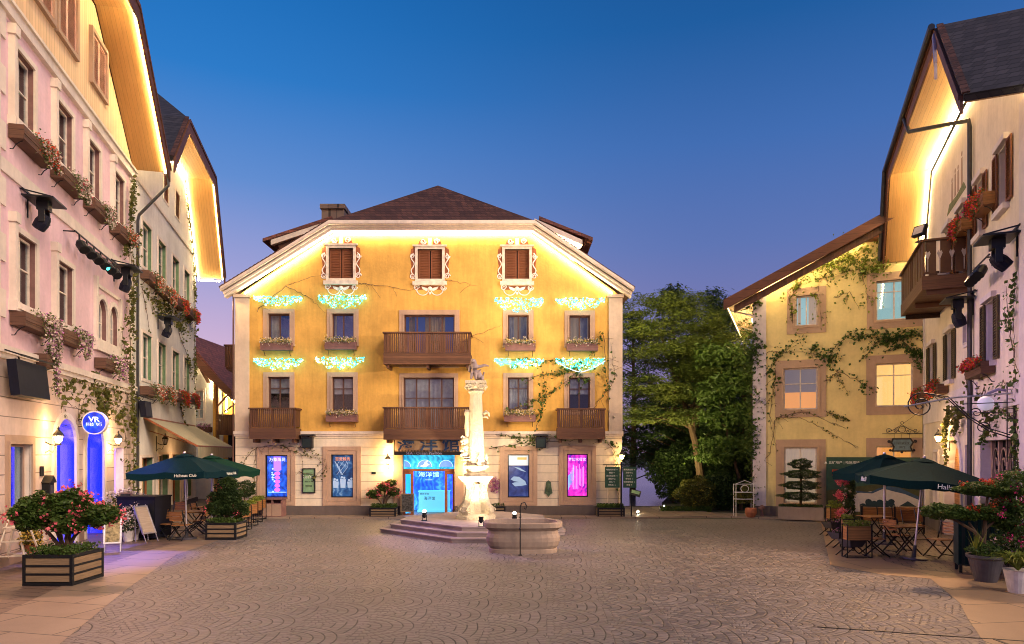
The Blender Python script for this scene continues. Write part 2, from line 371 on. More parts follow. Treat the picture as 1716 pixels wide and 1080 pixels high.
def wall(parent, name, outline, holes, v0, v1, mats):
    """wall slab with real openings; material 0 the face, 1 the reveals"""
    V = []; Ed = []
    for P in [outline] + holes:
        o = len(V); V += [Vector(p) for p in P]; Ed += [(o + i, o + (i + 1) % len(P)) for i in range(len(P))]
    r = delaunay_2d_cdt(V, Ed, [], 0, 1e-5)
    vs, fs = r[0], r[2]; mb = MB(); keep = []
    for f in fs:
        cx = sum(vs[i][0] for i in f) / len(f); cyy = sum(vs[i][1] for i in f) / len(f)
        if inpoly(cx, cyy, outline) and not any(inpoly(cx, cyy, h) for h in holes): keep.append(tuple(f))
    mb.add([(p[0], v0, p[1]) for p in vs], keep, 0); mb.add([(p[0], v1, p[1]) for p in vs], [f[::-1] for f in keep], 0)
    for P in holes:
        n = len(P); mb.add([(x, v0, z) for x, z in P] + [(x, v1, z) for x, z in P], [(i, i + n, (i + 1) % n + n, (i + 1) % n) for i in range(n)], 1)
    n = len(outline); mb.add([(x, v0, z) for x, z in outline] + [(x, v1, z) for x, z in outline], [(i, (i + 1) % n, (i + 1) % n + n, i + n) for i in range(n)], 0)
    return mb.build(name, mats, parent)
def rect(u0, u1, z0, z1): return [(u0, z0), (u1, z0), (u1, z1), (u0, z1)]
def arch(u0, u1, z0, z1, n=10):
    r = (u1 - u0) / 2; c = (u0 + u1) / 2; zc = z1 - r
    return [(u0, z0), (u1, z0)] + [(c + r * math.cos(PI * i / n), zc + r * math.sin(PI * i / n)) for i in range(n + 1)]
def ring(mb, P, wid, v0, v1, m=0):
    """frame band of given width round the outside of polygon P (counter-clockwise)"""
    n = len(P); Q = []
    for i in range(n):
        a = Vector(P[i - 1]); b = Vector(P[i]); c = Vector(P[(i + 1) % n])
        d1 = (b - a).normalized(); d2 = (c - b).normalized(); n1 = Vector((d1.y, -d1.x)); n2 = Vector((d2.y, -d2.x))
        bi = (n1 + n2); bi.normalize(); k = wid / max(.3, bi.dot(n1)); Q.append((b.x + bi.x * k, b.y + bi.y * k))
    v = [(x, v0, z) for x, z in P] + [(x, v0, z) for x, z in Q] + [(x, v1, z) for x, z in P] + [(x, v1, z) for x, z in Q]
    fs = []
    for i in range(n):
        j = (i + 1) % n
        fs += [(i, n + i, n + j, j), (n + i, 3 * n + i, 3 * n + j, n + j), (i, j, 2 * n + j, 2 * n + i), (2 * n + i, 2 * n + j, 3 * n + j, 3 * n + i)]
    mb.add(v, fs, m); return mb
def window(root, P, v, frame, cols=2, rows=(), back='dark_room', pane='glass', surround=None, sw=.2, sp=.04, sill=None, curtain=None, fw=.06, meet=True, label=None):
    """P opening polygon; v depth of the frame behind the wall face"""
    us = [p[0] for p in P]; zs = [p[1] for p in P]; u0, u1, z0, z1 = min(us), max(us), min(zs), max(zs)
    fb = MB(); Pi = []
    cx, cz = (u0 + u1) / 2, (z0 + z1) / 2
    for x, z in P: Pi.append((cx + (x - cx) * (1 - 2 * fw / (u1 - u0)), cz + (z - cz) * (1 - 2 * fw / (z1 - z0))))
    ring(fb, Pi, fw, v, v + .06)
    for i in range(1, cols):
        x = u0 + (u1 - u0) * i / cols; fb.box(x - fw * .45, x + fw * .45, v + .004, v + .055, z0 + fw, z1 - fw * (1 if len(P) == 4 else 2.5))
    for r_ in rows:
        z = z0 + (z1 - z0) * r_; fb.box(u0 + fw, u1 - fw, v + .008, v + .05, z - fw * .3, z + fw * .3)
    f = fixn(fb.build('window', frame, root))
    if label: f['label'] = label
    MB().box(u0 + fw * .5, u1 - fw * .5, v + .03, v + .036, z0 + fw * .5, z1 - fw * (.5 if len(P) == 4 else 3)).build('pane', pane, f)
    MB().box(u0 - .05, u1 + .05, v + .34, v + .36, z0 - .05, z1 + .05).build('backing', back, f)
    if curtain:
        m = MB(); n = 26
        for a, b in curtain[1]:
            x0 = u0 + (u1 - u0) * a; x1 = u0 + (u1 - u0) * b
            pts = [(x0 + (x1 - x0) * i / n, v + .16 + .025 * math.sin(i * 1.9)) for i in range(n + 1)]
            m.add([(x, y, z0) for x, y in pts] + [(x, y, z1) for x, y in pts], [(i, i + 1, i + n + 2, i + n + 1) for i in range(n)])
        m.build('curtain', curtain[0], f, True)
    if surround:
        s = MB(); ring(s, P, sw, -sp, .01); ring(s, P, sw * .28, -sp - .025, -sp - .001)
        fixn(s.build('surround', surround, f))
    if sill:
        MB().box(u0 - sw * 1.1, u1 + sw * 1.1, -.12, .02, z0 - .1 - (sw if surround else 0), z0 - (sw if surround else 0) + .0).build('sill', sill, f)
    return f
def shutter(root, u0, u1, z0, z1, v=-.05, mat='shutter_wood', name='shutter'):
    m = MB(); t = .035; e = .05
    m.box(u0, u0 + e, v, v + t, z0, z1); m.box(u1 - e, u1, v, v + t, z0, z1); m.box(u0 + e, u1 - e, v, v + t, z1 - e, z1); m.box(u0 + e, u1 - e, v, v + t, z0, z0 + e)
    z = z0 + e + .02
    while z < z1 - e - .03:
        m.add([(u0 + e, v - .004, z), (u1 - e, v - .004, z), (u1 - e, v + t, z + .055), (u0 + e, v + t, z + .055), (u0 + e, v + .006, z - .008), (u1 - e, v + .006, z - .008)], [(0, 1, 2, 3), (0, 4, 5, 1)]); z += .068
    m.box(u0 + e, u1 - e, v + t - .005, v + t - .002, z0 + e, z1 - e)
    return m.build(name, mat, root)
simple('curtain_gold', (.42, .26, .10), .9, bmp=0)
simple('peach_shutter', (.64, .38, .28), .6, bmp=.05)
emis('curtain_lit', (.62, .42, .25), .42); emis('blind_dim', (.26, .20, .17), .35); plaster('sand_stone', (.52, .36, .24), var=.15, stain=.15)  # curtain and blind carry room light as emission in their own colour
# ================================================================ THE GROUND
def cobble_mat():
    m, t, b = newmat('cobbles')
    c = nd(t, 'ShaderNodeTexCoord'); sx = nd(t, 'ShaderNodeSeparateXYZ')
    wv = nd(t, 'ShaderNodeVectorMath', operation='ADD'); nz = nd(t, 'ShaderNodeTexNoise'); nz.inputs['Scale'].default_value = .7
    lk(t, c.outputs['Object'], nz.inputs['Vector']); sb = nd(t, 'ShaderNodeVectorMath', operation='SUBTRACT'); sb.inputs[1].default_value = (.5, .5, .5)
    lk(t, nz.outputs['Color'], sb.inputs[0]); sl = nd(t, 'ShaderNodeVectorMath', operation='SCALE'); sl.inputs['Scale'].default_value = .07
    lk(t, sb.outputs[0], sl.inputs[0]); lk(t, c.outputs['Object'], wv.inputs[0]); lk(t, sl.outputs[0], wv.inputs[1]); lk(t, wv.outputs[0], sx.inputs[0])
    # long fans opening towards +x, rows offset by half a fan
    U = mth(t, 'ADD', sx.outputs['Y'], mth(t, 'MULTIPLY', sx.outputs['X'], .10)); Vv = mth(t, 'DIVIDE', mth(t, 'SUBTRACT', sx.outputs['X'], mth(t, 'MULTIPLY', sx.outputs['Y'], .05)), 1.12)
    Wd_ = 1.72; H_ = Wd_ / 2
    j = mth(t, 'FLOOR', mth(t, 'DIVIDE', Vv, H_)); dy = mth(t, 'SUBTRACT', Vv, mth(t, 'MULTIPLY', j, H_))
    odd = mth(t, 'FLOORED_MODULO', j, 2.0); us = mth(t, 'ADD', mth(t, 'DIVIDE', U, Wd_), mth(t, 'MULTIPLY', odd, .5))
    fi = mth(t, 'FLOOR', us); dx = mth(t, 'MULTIPLY', mth(t, 'SUBTRACT', mth(t, 'SUBTRACT', us, fi), .5), Wd_)
    d0 = mth(t, 'SQRT', mth(t, 'ADD', mth(t, 'MULTIPLY', dx, dx), mth(t, 'MULTIPLY', dy, dy)))
    inside = mth(t, 'LESS_THAN', d0, H_); sgn = mth(t, 'SIGN', dx); dx1 = mth(t, 'SUBTRACT', dx, mth(t, 'MULTIPLY', sgn, H_)); dy1 = mth(t, 'ADD', dy, H_)
    d1 = mth(t, 'SQRT', mth(t, 'ADD', mth(t, 'MULTIPLY', dx1, dx1), mth(t, 'MULTIPLY', dy1, dy1)))
    def sel(a_, b_): return mth(t, 'ADD', mth(t, 'MULTIPLY', inside, a_), mth(t, 'MULTIPLY', mth(t, 'SUBTRACT', 1.0, inside), b_))
    d = sel(d0, d1); ang_ = sel(mth(t, 'ARCTAN2', dx, dy), mth(t, 'ARCTAN2', dx1, dy1))
    q = mth(t, 'DIVIDE', d, .150); ri = mth(t, 'FLOOR', q); rf = mth(t, 'FRACT', q)
    a2 = mth(t, 'ADD', mth(t, 'MULTIPLY', ang_, mth(t, 'MULTIPLY', mth(t, 'ADD', ri, .5), 1.5)), mth(t, 'MULTIPLY', ri, .37)); ai = mth(t, 'FLOOR', a2); af = mth(t, 'FRACT', a2)
    cb = nd(t, 'ShaderNodeCombineXYZ'); lk(t, mth(t, 'ADD', mth(t, 'MULTIPLY', j, 7.3), ri), cb.inputs[0]); lk(t, ai, cb.inputs[1]); lk(t, mth(t, 'ADD', mth(t, 'MULTIPLY', fi, 3.1), inside), cb.inputs[2])
    wnn = nd(t, 'ShaderNodeTexWhiteNoise', noise_dimensions='3D'); lk(t, cb.outputs[0], wnn.inputs['Vector'])
    base = ramp(t, wnn.outputs['Value'], [(0, (.16, .137, .130)), (.5, (.205, .177, .168)), (1, (.28, .245, .232))])
    big = noise(t, c.outputs['Object'], .35, 5, .6); base = mixc(t, .6, base, ramp(t, big, [(.3, (.55, .50, .50)), (.7, (1.0, 1.0, 1.0))]), 'MULTIPLY'); base = mixc(t, .5, base, ramp(t, noise(t, c.outputs['Object'], 2.6, 6, .75), [(.34, (.7, .68, .66)), (.5, (1, 1, 1))]), 'MULTIPLY')
    e1 = mth(t, 'MINIMUM', rf, mth(t, 'SUBTRACT', 1.0, rf)); e2 = mth(t, 'MINIMUM', af, mth(t, 'SUBTRACT', 1.0, af))
    g1 = mth(t, 'LESS_THAN', e1, .062); g2 = mth(t, 'LESS_THAN', e2, .05); g = mth(t, 'MAXIMUM', g1, mth(t, 'MULTIPLY', g2, .8))
    dk = ramp(t, noise(t, c.outputs['Object'], .8, 3), [(.42, (.010, .008, .008)), (.66, (.06, .047, .04))])
    lk(t, mixc(t, g, base, dk), b.inputs['Base Color'])
    rg = nd(t, 'ShaderNodeMapRange'); rg.inputs[3].default_value = .44; rg.inputs[4].default_value = .72; lk(t, wnn.outputs['Value'], rg.inputs[0]); lk(t, rg.outputs[0], b.inputs['Roughness'])
    dome = mth(t, 'MINIMUM', mth(t, 'MULTIPLY', mth(t, 'MINIMUM', e1, e2), 5.0), 1.0)
    bump(t, b, mth(t, 'ADD', dome, mth(t, 'MULTIPLY', wnn.outputs['Value'], .35)), .55, .012)
def slab_mat(name, col, sx_, sy_, rot=0, var=.12):
    m, t, b = newmat(name); c = nd(t, 'ShaderNodeTexCoord'); mp = nd(t, 'ShaderNodeMapping'); mp.inputs['Rotation'].default_value = (0, 0, rot)
    lk(t, c.outputs['Object'], mp.inputs[0]); br = nd(t, 'ShaderNodeTexBrick'); br.inputs['Scale'].default_value = 1; br.inputs['Brick Width'].default_value = sx_; br.inputs['Row Height'].default_value = sy_
    br.inputs['Mortar Size'].default_value = .013; br.inputs['Color1'].default_value = (*sc3(col, 1 - var), 1); br.inputs['Color2'].default_value = (*sc3(col, 1 + var), 1); br.inputs['Mortar'].default_value = (*sc3(col, .15), 1)
    lk(t, mp.outputs[0], br.inputs['Vector'])
    cc = mixc(t, .45, br.outputs['Color'], ramp(t, noise(t, c.outputs['Object'], .9, 6, .65), [(.3, (.55, .52, .5)), (.7, (1, 1, 1))]), 'MULTIPLY')
    cc = mixc(t, .25, cc, ramp(t, noise(t, c.outputs['Object'], 60, 2), [(.3, (.5, .5, .5)), (.7, (1, 1, 1))]), 'MULTIPLY')
    lk(t, cc, b.inputs['Base Color']); b.inputs['Roughness'].default_value = .55; bump(t, b, br.outputs['Fac'], -.4, .01)
cobble_mat(); slab_mat('granite_band', (.30, .22, .16), 1.5, .9, R(14)); slab_mat('granite_band2', (.36, .24, .14), 1.6, 1.2, R(-8)); slab_mat('terrace_paving', (.19, .13, .10), .6, .3, R(14)); slab_mat('terrace_paving2', (.19, .13, .10), .3, .3, R(22))
slab_mat('curb_stone', (.30, .23, .18), 1.0, 3, 0)
simple('far_earth', (.05, .055, .04), .95)
def sheet(name, pts, z, mat, kind='structure'):
    m = MB(); m.add([(x, y, z) for x, y in pts], [tuple(range(len(pts)))]); o = m.build(name, mat); o['kind'] = kind; return o
sheet('ground', [(-300, -60), (300, -60), (300, 600), (-300, 600)], 0, 'far_earth')
lb = [(-5.2, 5.5), (-5.9, 8.2), (-6.35, 9.59), (-7.6, 13.5), (-8.8, 17.9), (-9.0, 21.4), (-9.7, 25.0), (-10.2, 27.6)]
ro = [(11.9, 27.6), (11.6, 25.6), (9.4, 20.5), (7.6, 16.3), (8.15, 15.0), (8.9, 14.5), (8.0, 12.2), (7.35, 11.0), (6.8, 9.9), (6.0, 8.0), (5.6, 5.5)]
sheet('cobbled_square', [(-5.2, -8)] + lb + ro + [(5.6, -8)], .006, 'cobbles')
sheet('left_pavement', [(-16, -8), (-5.2, -8)] + lb + [(-10.2, 42), (-24, 42), (-24, 20)], .003, 'terrace_paving')
lbo = [(-7.0, 5.5), (-7.6, 8.2), (-8.1, 9.8), (-9.0, 13.5), (-9.75, 16.5), (-9.95, 18.4), (-9.95, 21.4), (-10.6, 25.0), (-11.0, 27.6)]
sheet('left_granite_band', [(-7.0, -8), (-5.2, -8)] + lb + lbo[::-1], .010, 'granite_band')
sheet('right_pavement', [(5.6, -8), (20, -8), (20, 27.6)] + ro, .003, 'terrace_paving2')
roo = [(13.0, 27.6), (12.6, 25.4), (10.4, 20.5), (9.2, 16.8), (9.3, 15.7), (10.5, 14.4), (9.9, 13.0), (8.9, 11.6), (8.4, 10.1), (7.9, 8), (7.6, 5.5)]
sheet('right_granite_band', ro + [(5.6, -8), (7.6, -8)] + roo[::-1], .010, 'granite_band2')
k = MB(); k.zprism([(-10.6, 27.62), (4.4, 27.62), (8.6, 28.15), (8.6, 33), (-10.6, 33)], -.05, .07); k.build('far_pavement', 'curb_stone')['kind'] = 'structure'
k = MB(); k.zprism([(8.62, 28.15), (13.1, 26.6), (13.6, 27.9), (9.4, 29.6), (8.62, 29.8)], -.05, .07); k.build('corner_pavement', 'curb_stone')['kind'] = 'structure'
# drain channel near the camera on the right
k = MB(); a0 = Vector(G(1370, 1052)); a1 = Vector(G(1716, 1076))
k.bar((a0.x, a0.y, .012), (a1.x, a1.y, .012), .03, .006); b0 = Vector(G(1664, 1072)); k.bar((b0.x, b0.y, .012), (b0.x + .05, b0.y - 1.2, .012), .05, .006)
tag(k.build('drain_channel', 'dark_metal'), 'thin dark drain slot crossing the paving at the near right corner', 'drain')
# lane and water beyond the trees
m, t, b = newmat('water'); b.inputs['Base Color'].default_value = (.16, .15, .26, 1); b.inputs['Roughness'].default_value = .16
bump(t, b, noise(t, objco(t, (1, 1, 1)), 2.2, 5, .6), .35, .05)
sheet('lake', [(4.2, 34), (16, 33.5), (90, 120), (-60, 120)], .02, 'water')
sheet('grass_bank', [(6.6, 29.9), (13, 29.6), (22, 34), (22, 60), (15, 60), (7.9, 36)], .03, 'far_earth')

# ================================================================ CLIPPED-GABLE ROOF shared by the houses
def roof(root, pr, vf, vb, tile, hip, ridge_rise, soff='soffit_wood', barge='barge_wood', barge_h=.42, th=.16, flat_barge=None, strips=(), fascia2=None, soff_to=.0, edge='tile_brown'):
    """pr: four (u,z) points of the underside profile, far/near eaves and the clipped top"""
    (ua, za), (ub, zb), (uc, zc), (ud, zd) = pr
    def up(i):
        u, z = pr[i]
        s1 = math.atan2(zb - za, ub - ua); s2 = math.atan2(zc - zd, ud - uc)
        return [(ua - th * math.sin(s1), za + th * math.cos(s1)), (ub - th * math.tan(s1 / 2), zb + th), (uc + th * math.tan(s2 / 2), zc + th), (ud + th * math.sin(s2), zd + th * math.cos(s2))][i]
    A, B, C, Dd = [up(i) for i in range(4)]
    um = (B[0] + C[0]) / 2; zr = B[1] + ridge_rise
    m = MB(); v = [(A[0], vf, A[1]), (B[0], vf, B[1]), (C[0], vf, C[1]), (Dd[0], vf, Dd[1]), (um, vf + hip, zr), (um, vb, zr), (A[0], vb, A[1]), (Dd[0], vb, Dd[1]), (B[0], vb, B[1]), (C[0], vb, C[1]),
                   (ua, vf, za), (ub, vf, zb), (uc, vf, zc), (ud, vf, zd), (ua, vb, za), (ud, vb, zd)]
    m.add(v, [(0, 1, 8, 6), (1, 4, 5, 8), (1, 2, 4), (2, 9, 5, 4), (3, 7, 9, 2), (10, 11, 1, 0), (11, 12, 2, 1), (12, 13, 3, 2), (10, 0, 6, 14), (13, 15, 7, 3), (6, 8, 9, 7, 15, 14), (8, 5, 9)])
    rf = m.build('roof', tile, root)
    # ragged tile ends along the verge
    for (p, q) in ((A, B), (C, Dd)):
        e = MB()
        L = math.hypot(q[0] - p[0], q[1] - p[1]); n = int(L / .19)
        for i in range(n):
            t0 = i / n; x = p[0] + (q[0] - p[0]) * t0; z = p[1] + (q[1] - p[1]) * t0; x2 = p[0] + (q[0] - p[0]) * (t0 + .9 / n); z2 = p[1] + (q[1] - p[1]) * (t0 + .9 / n)
            e.bar((x, vf + .03, z + .015), (x2, vf + .03, z2 + .035 * (1 if q is B else -0) + .01), .14, .05)
        e.build('verge_tiles', edge, rf)
    # wooden soffit boards under the overhang
    s = MB(); P = [(ua, za), (ub, zb), (uc, zc), (ud, zd)]; g = .03
    for i in range(3):
        p, q = P[i], P[i + 1]
        s.add([(p[0], vf + .04, p[1] - g), (q[0], vf + .04, q[1] - g), (q[0], soff_to, q[1] - g), (p[0], soff_to, p[1] - g), (p[0], vf + .04, p[1] - .004), (q[0], vf + .04, q[1] - .004), (q[0], soff_to, q[1] - .004), (p[0], soff_to, p[1] - .004)],
              [(0, 1, 2, 3), (4, 7, 6, 5), (0, 3, 7, 4), (1, 5, 6, 2), (0, 4, 5, 1), (2, 6, 7, 3)])
    s.build('soffit', soff, rf)
    # bargeboards
    bb = MB(); hh = barge_h
    for i in range(3):
        p, q = Vector(P[i]), Vector(P[i + 1]); 
        bb.prism([(p.x, p.y + th * .9), (q.x, q.y + th * .9), (q.x, q.y + th * .9 - hh), (p.x, p.y + th * .9 - hh)], vf - .05 - .003 * i, vf)
        bb.prism([(p.x, p.y + th * 1.0), (q.x, q.y + th * 1.0), (q.x, q.y + th - .12), (p.x, p.y + th - .12)], vf - .085 - .003 * i, vf - .055 - .003 * i)
    bb.build('bargeboard', barge, rf)
    for k_, (vv, hgt, drop, mat) in enumerate(strips):
        l = MB()
        for i in range(3):
            p, q = P[i], P[i + 1]
            l.bar((p[0], vv, p[1] - drop), (q[0], vv, q[1] - drop), .03, hgt)
        l.build('light_strip', mat, rf)
    return rf
def offs(P, d):
    """move a roof profile outwards (down/out) - keeps it simple: shift in z"""
    return [(u, z + d) for u, z in P]
def body(root, x0, x1, depth, zlow, mat, name='side_wall', z1=None):
    m = MB(); m.box(x0, x0 + .25, .26, depth, -.1, zlow); m.box(x1 - .25, x1, .26, depth, -.1, z1 or zlow); m.box(x0, x1, depth, depth + .25, -.1, min(zlow, z1 or zlow)); return m.build(name, mat, root)

# ================================================================ CENTRAL YELLOW HOUSE
c = FC; YH = empty('yellow_house', (c.o[0], c.o[1], 0), 0, 'big yellow corner-pilastered house with brown balconies and teal garlands at the end of the square', 'house')
def uc(px): return (px - 395) * .025
def zc(py): return EYE + (HOR - py) * .025
zs = zc(726)                                        # string course
Wd = uc(1042)
prof = [(0.0, zc(498)), (uc(557), zc(388)), (uc(893), zc(388)), (Wd, zc(498))]
holes = []; wins = []
def H(px0, py0, px1, py1): return rect(uc(px0), uc(px1), zc(py1), zc(py0))
att = [H(551, 416, 592, 467), H(700, 418, 741, 468), H(846, 418, 887, 468)]
s2 = [H(449, 526, 486, 569), H(556, 526, 593, 569), H(677, 528, 762, 609), H(851, 528, 886, 571), H(954, 529, 989, 571)]
s1 = [H(449, 632, 486, 686), H(556, 632, 592, 689), H(676, 633, 761, 727 - 4), H(851, 633, 886, 687), H(953, 633, 989, 688)]
upper = [(0, zs), (Wd, zs)] + [prof[3], prof[2], prof[1], prof[0]]
wall(YH, 'upper_wall', upper, att + s2 + s1, 0, .25, ['yellow', 'trim_stone'])
g0 = [H(445, 763, 482, 834), H(555, 762, 592, 834), H(675, 762, 762, 866), H(851, 762, 887, 834), H(950, 761, 985, 833)]
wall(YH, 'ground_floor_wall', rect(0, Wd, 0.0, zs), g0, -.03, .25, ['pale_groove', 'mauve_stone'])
body(YH, 0.005, Wd - .005, 16, zc(500), 'cream', 'side_wall')
m = MB(); m.box(-.06, uc(674.5), -.10, -.031, 0, zc(848)); m.box(uc(762.5), Wd + .06, -.10, -.031, 0, zc(848)); m.build('plinth', 'plinth_stone', YH)
m = MB(); m.box(-.05, Wd + .05, -.12, .0, zs - .06, zs + .07); m.box(-.05, Wd + .05, -.075, .0, zs - .14, zs - .062); m.build('string_course', 'cream', YH)
m = MB(); m.box(-.02, uc(418), -.06, 0, zs + .072, zc(500)); m.box(-.07, uc(420), -.11, 0, zc(499.5), zc(494)); m.build('pilaster', 'rosy_plaster', YH)
m = MB(); m.box(uc(1020), Wd + .02, -.06, 0, zs + .072, zc(500)); m.box(uc(1018), Wd + .07, -.11, 0, zc(499.5), zc(494)); m.build('pilaster', 'rosy_plaster', YH)
# cream cornice band that follows the gable under the roof
P = [(-.35, zc(493)), (uc(559), zc(382)), (uc(892), zc(382)), (Wd + .35, zc(493))]
m = MB()
for i in range(3):
    p, q = P[i], P[i + 1]
    m.prism([(p[0], p[1]), (q[0], q[1]), (q[0], q[1] - .10), (p[0], p[1] - .10)], -.42 - .003 * i, .0)
    m.prism([(p[0], p[1] - .10), (q[0], q[1] - .10), (q[0], q[1] - .20), (p[0], p[1] - .20)], -.30 - .003 * i, .0)
m.build('cornice', 'cream', YH)
PR = [(-.42, zc(491)), (uc(557), zc(381)), (uc(895), zc(381)), (Wd + .42, zc(491))]
rf = roof(YH, PR, -.5, 16, 'tile_brown', 2.3, 2.35, 'cream', 'cream', .15, .10, strips=(), soff_to=0)
m = MB()
Q = [(.42, zc(492)), (uc(562), zc(393.5)), (uc(889), zc(393.5)), (Wd - .42, zc(492))]
for i in range(3):
    p, q = Q[i], Q[i + 1]; m.bar((p[0], -.11, p[1] - .02), (q[0], -.11, q[1] - .02), .035, .05)
m.build('light_strip', 'strip', rf)
# side dormers and chimney
for s, (x0, x1) in (('l', (uc(430), uc(545))), ('r', (uc(905), uc(994)))):
    m = MB(); vv = 1.2
    if s == 'l':
        zl, zh = zc(402) + .35, zc(380) + .62
        m.prism([(x0 - .1, zl), (x1, zh + .15), (x1, zh), (x0 - .1, zl - .14)], vv - .25, vv + 6, 0)
        m2 = [(x0 + .45, zl - .1), (x1, zh), (x1, zh - 1.6), (x0 + 1.0, zl - 1.7)]
    else:
        zl, zh = zc(402) + .40, zc(385) + .75
        m.prism([(x0, zh + .15), (x1 + .1, zl), (x1 + .1, zl - .14), (x0, zh)], vv - .25, vv + 6, 0)
        m2 = [(x0, zh), (x1 - .35, zl - .1), (x1 - .75, zl - 1.1), (x0, zh - 1.6)]
    d = m.build('dormer_roof', 'tile_red', rf)
    m = MB(); m.prism(m2, vv, vv + 5.8); m.build('dormer_cheek', 'brown_paint' if s == 'l' else 'cream', rf)
    m = MB(); a, bq = m2[0], m2[1]; m.prism([(a[0] - .2, a[1] + .05), (bq[0], bq[1] + .0), (bq[0], bq[1] - .22), (a[0] - .2, a[1] - .17)], vv - .22, vv - .02); m.build('dormer_fascia', 'cream', rf)
    if s == 'r':
        m = MB(); m.bar((x0 + .1, vv - .06, zh - .35), (x1 - .5, vv - .06, zl - .35), .04, .06); m.bar((x1 - .38, vv - .1, zl - .3), (x1 - .95, vv - .1, zl - 1.0), .04, .06); m.build('light_strip', 'strip_soft', rf)
m = MB(); m.box(uc(521), uc(561), 1.6, 2.6, zc(383), zc(356) + .7); m.box(uc(519), uc(563), 1.5, 2.7, zc(356) + .7, zc(350) + .75); m.build('chimney', 'terrace_paving', rf)
# attic shutters with painted scrollwork
def scroll(mb, cx, cz, r, s=1, turns=1.6, v=-.012, w=.028, m=0, st=0):
    pts = []
    for i in range(22):
        f = i / 21; a = st + s * f * turns * 2 * PI; rr = r * (1 - .8 * f); pts.append((cx + rr * math.cos(a), v, cz + rr * math.sin(a)))
    mb.tube(pts, [w * (1 - .4 * i / 21) for i in range(22)], 5, m)
for hi, h in enumerate(att):
    u0, u1, z0, z1 = h[0][0], h[1][0], h[0][1], h[2][1]
    m = MB(); ring(m, h, .11, -.05, .02); ring(m, h, .05, .02, .08); m.box(u0 - .2, u1 + .2, -.12, 0, z1 + .10, z1 + .16); m.box(u0 - .2, u1 + .2, -.13, 0, z0 - .27, z0 - .112)
    fr = fixn(m.build('window', 'cream_paint', YH))
    for a, b_ in ((u0, (u0 + u1) / 2 - .01), ((u0 + u1) / 2 + .01, u1)): shutter(fr, a + .02, b_ - .01, z0 + .02, z1 - .02, .09, 'shutter_wood')
    MB().box(u0 - .05, u1 + .05, .2, .22, z0 - .05, z1 + .05).build('backing', 'dark_room', fr)
    cx = (u0 + u1) / 2
    pm = MB()
    for sg in (-1, 1):
        e = cx + sg * (.5 + .13)
        pm.prism([(e, z0 + .05), (e + sg * .22, z0 + .1), (e + sg * .14, z0 + .55), (e + sg * .2, z0 + .9), (e + sg * .16, z1), (e, z1 + .08)][::sg], -.006, 0)
        pm.prism([(cx + sg * .12, z1 + .17), (cx + sg * .5, z1 + .17), (cx + sg * .42, z1 + .38), (cx + sg * .14, z1 + .36)][::sg], -.006, 0)
    pm.box(cx - .6, cx + .6, -.006, 0, z0 - .45, z0 - .28)
    pm.build('painted_panel', 'rust_paint' if hi != 9 else 'rust_paint', YH)
    om = MB()
    for sg in (-1, 1):
        scroll(om, cx + sg * .72, z0 + .12, .13, sg); scroll(om, cx + sg * .74, z0 + .95, .10, -sg); scroll(om, cx + sg * .28, z1 + .32, .12, sg); scroll(om, cx + sg * .56, z0 - .36, .13, -sg)
        om.tube([(cx + sg * (.72 + .07 * math.sin(i * .9)), -.012, z0 + .2 + i * .08) for i in range(12)], .025, 5)
        pts = [(cx + sg * (.30 + .26 * math.cos(PI + PI * i / 12)), -.012, z0 - .42 - .26 * math.sin(PI * i / 12)) for i in range(13)]; om.tube(pts, .022, 5)
        om.prism([(cx + sg * .06, z0 - .40), (cx + sg * .36, z0 - .31), (cx + sg * .30, z0 - .43), (cx + sg * .12, z0 - .52)][::sg], -.02, -.002)
    om.ball((cx, -.01, z0 - .40), .09, n=8, k=6); om.ball((cx, -.01, z0 - .60), .055, n=8, k=6); om.box(cx - .07, cx + .07, -.02, 0, z1 + .17, z1 + .46)
    om.build('painted_scrollwork', 'ornament_white', YH)
# glazed windows
cur = ('curtain', [(0.02, .42)])
for i, h in enumerate(s2):
    if i == 2:
        window(YH, h, .14, 'brown_paint', 4, (), 'room_blue', 'glass', 'trim_stone', .2, .035, None, ('curtain_gold', [(.08, .2), (.40, .80)]) if 'curtain_gold' in MATS else ('room_dim', [(.08, .2), (.40, .80)]))
    else:
        window(YH, h, .14, 'brown_paint', 2, (), ['room_blue', 'room_blue', 0, 'room_dim', 'room_dim'][i], 'glass', 'trim_stone', .2, .035, 'trim_stone', ('curtain', [[(.05, .5)], [(.05, .14)], 0, [(.05, .3), (.62, .9)], [(.55, .9)]][i]))
for i, h in enumerate(s1):
    if i == 2:
        f = window(YH, h, .14, 'brown_paint', 4, (.62,), 'room_dim', 'glass', 'trim_stone', .17, .035, None, ('curtain', [(.02, .98)]))
    else:
        f = window(YH, h, .14, 'brown_paint', 2, (.66,), 'dark_room', 'glass', 'trim_stone', .19, .035, 'trim_stone' if i in (1, 3) else None, ('curtain', [(.04, .96)]) if i in (3,) else None)
        if i != 3:
            u0, u1, z0, z1 = h[0][0], h[1][0], h[0][1], h[2][1]; MB().box(u0 + .05, u1 - .05, .22, .23, z0 + (z1 - z0) * .5, z1 - .05).build('blind', 'curtain', f)
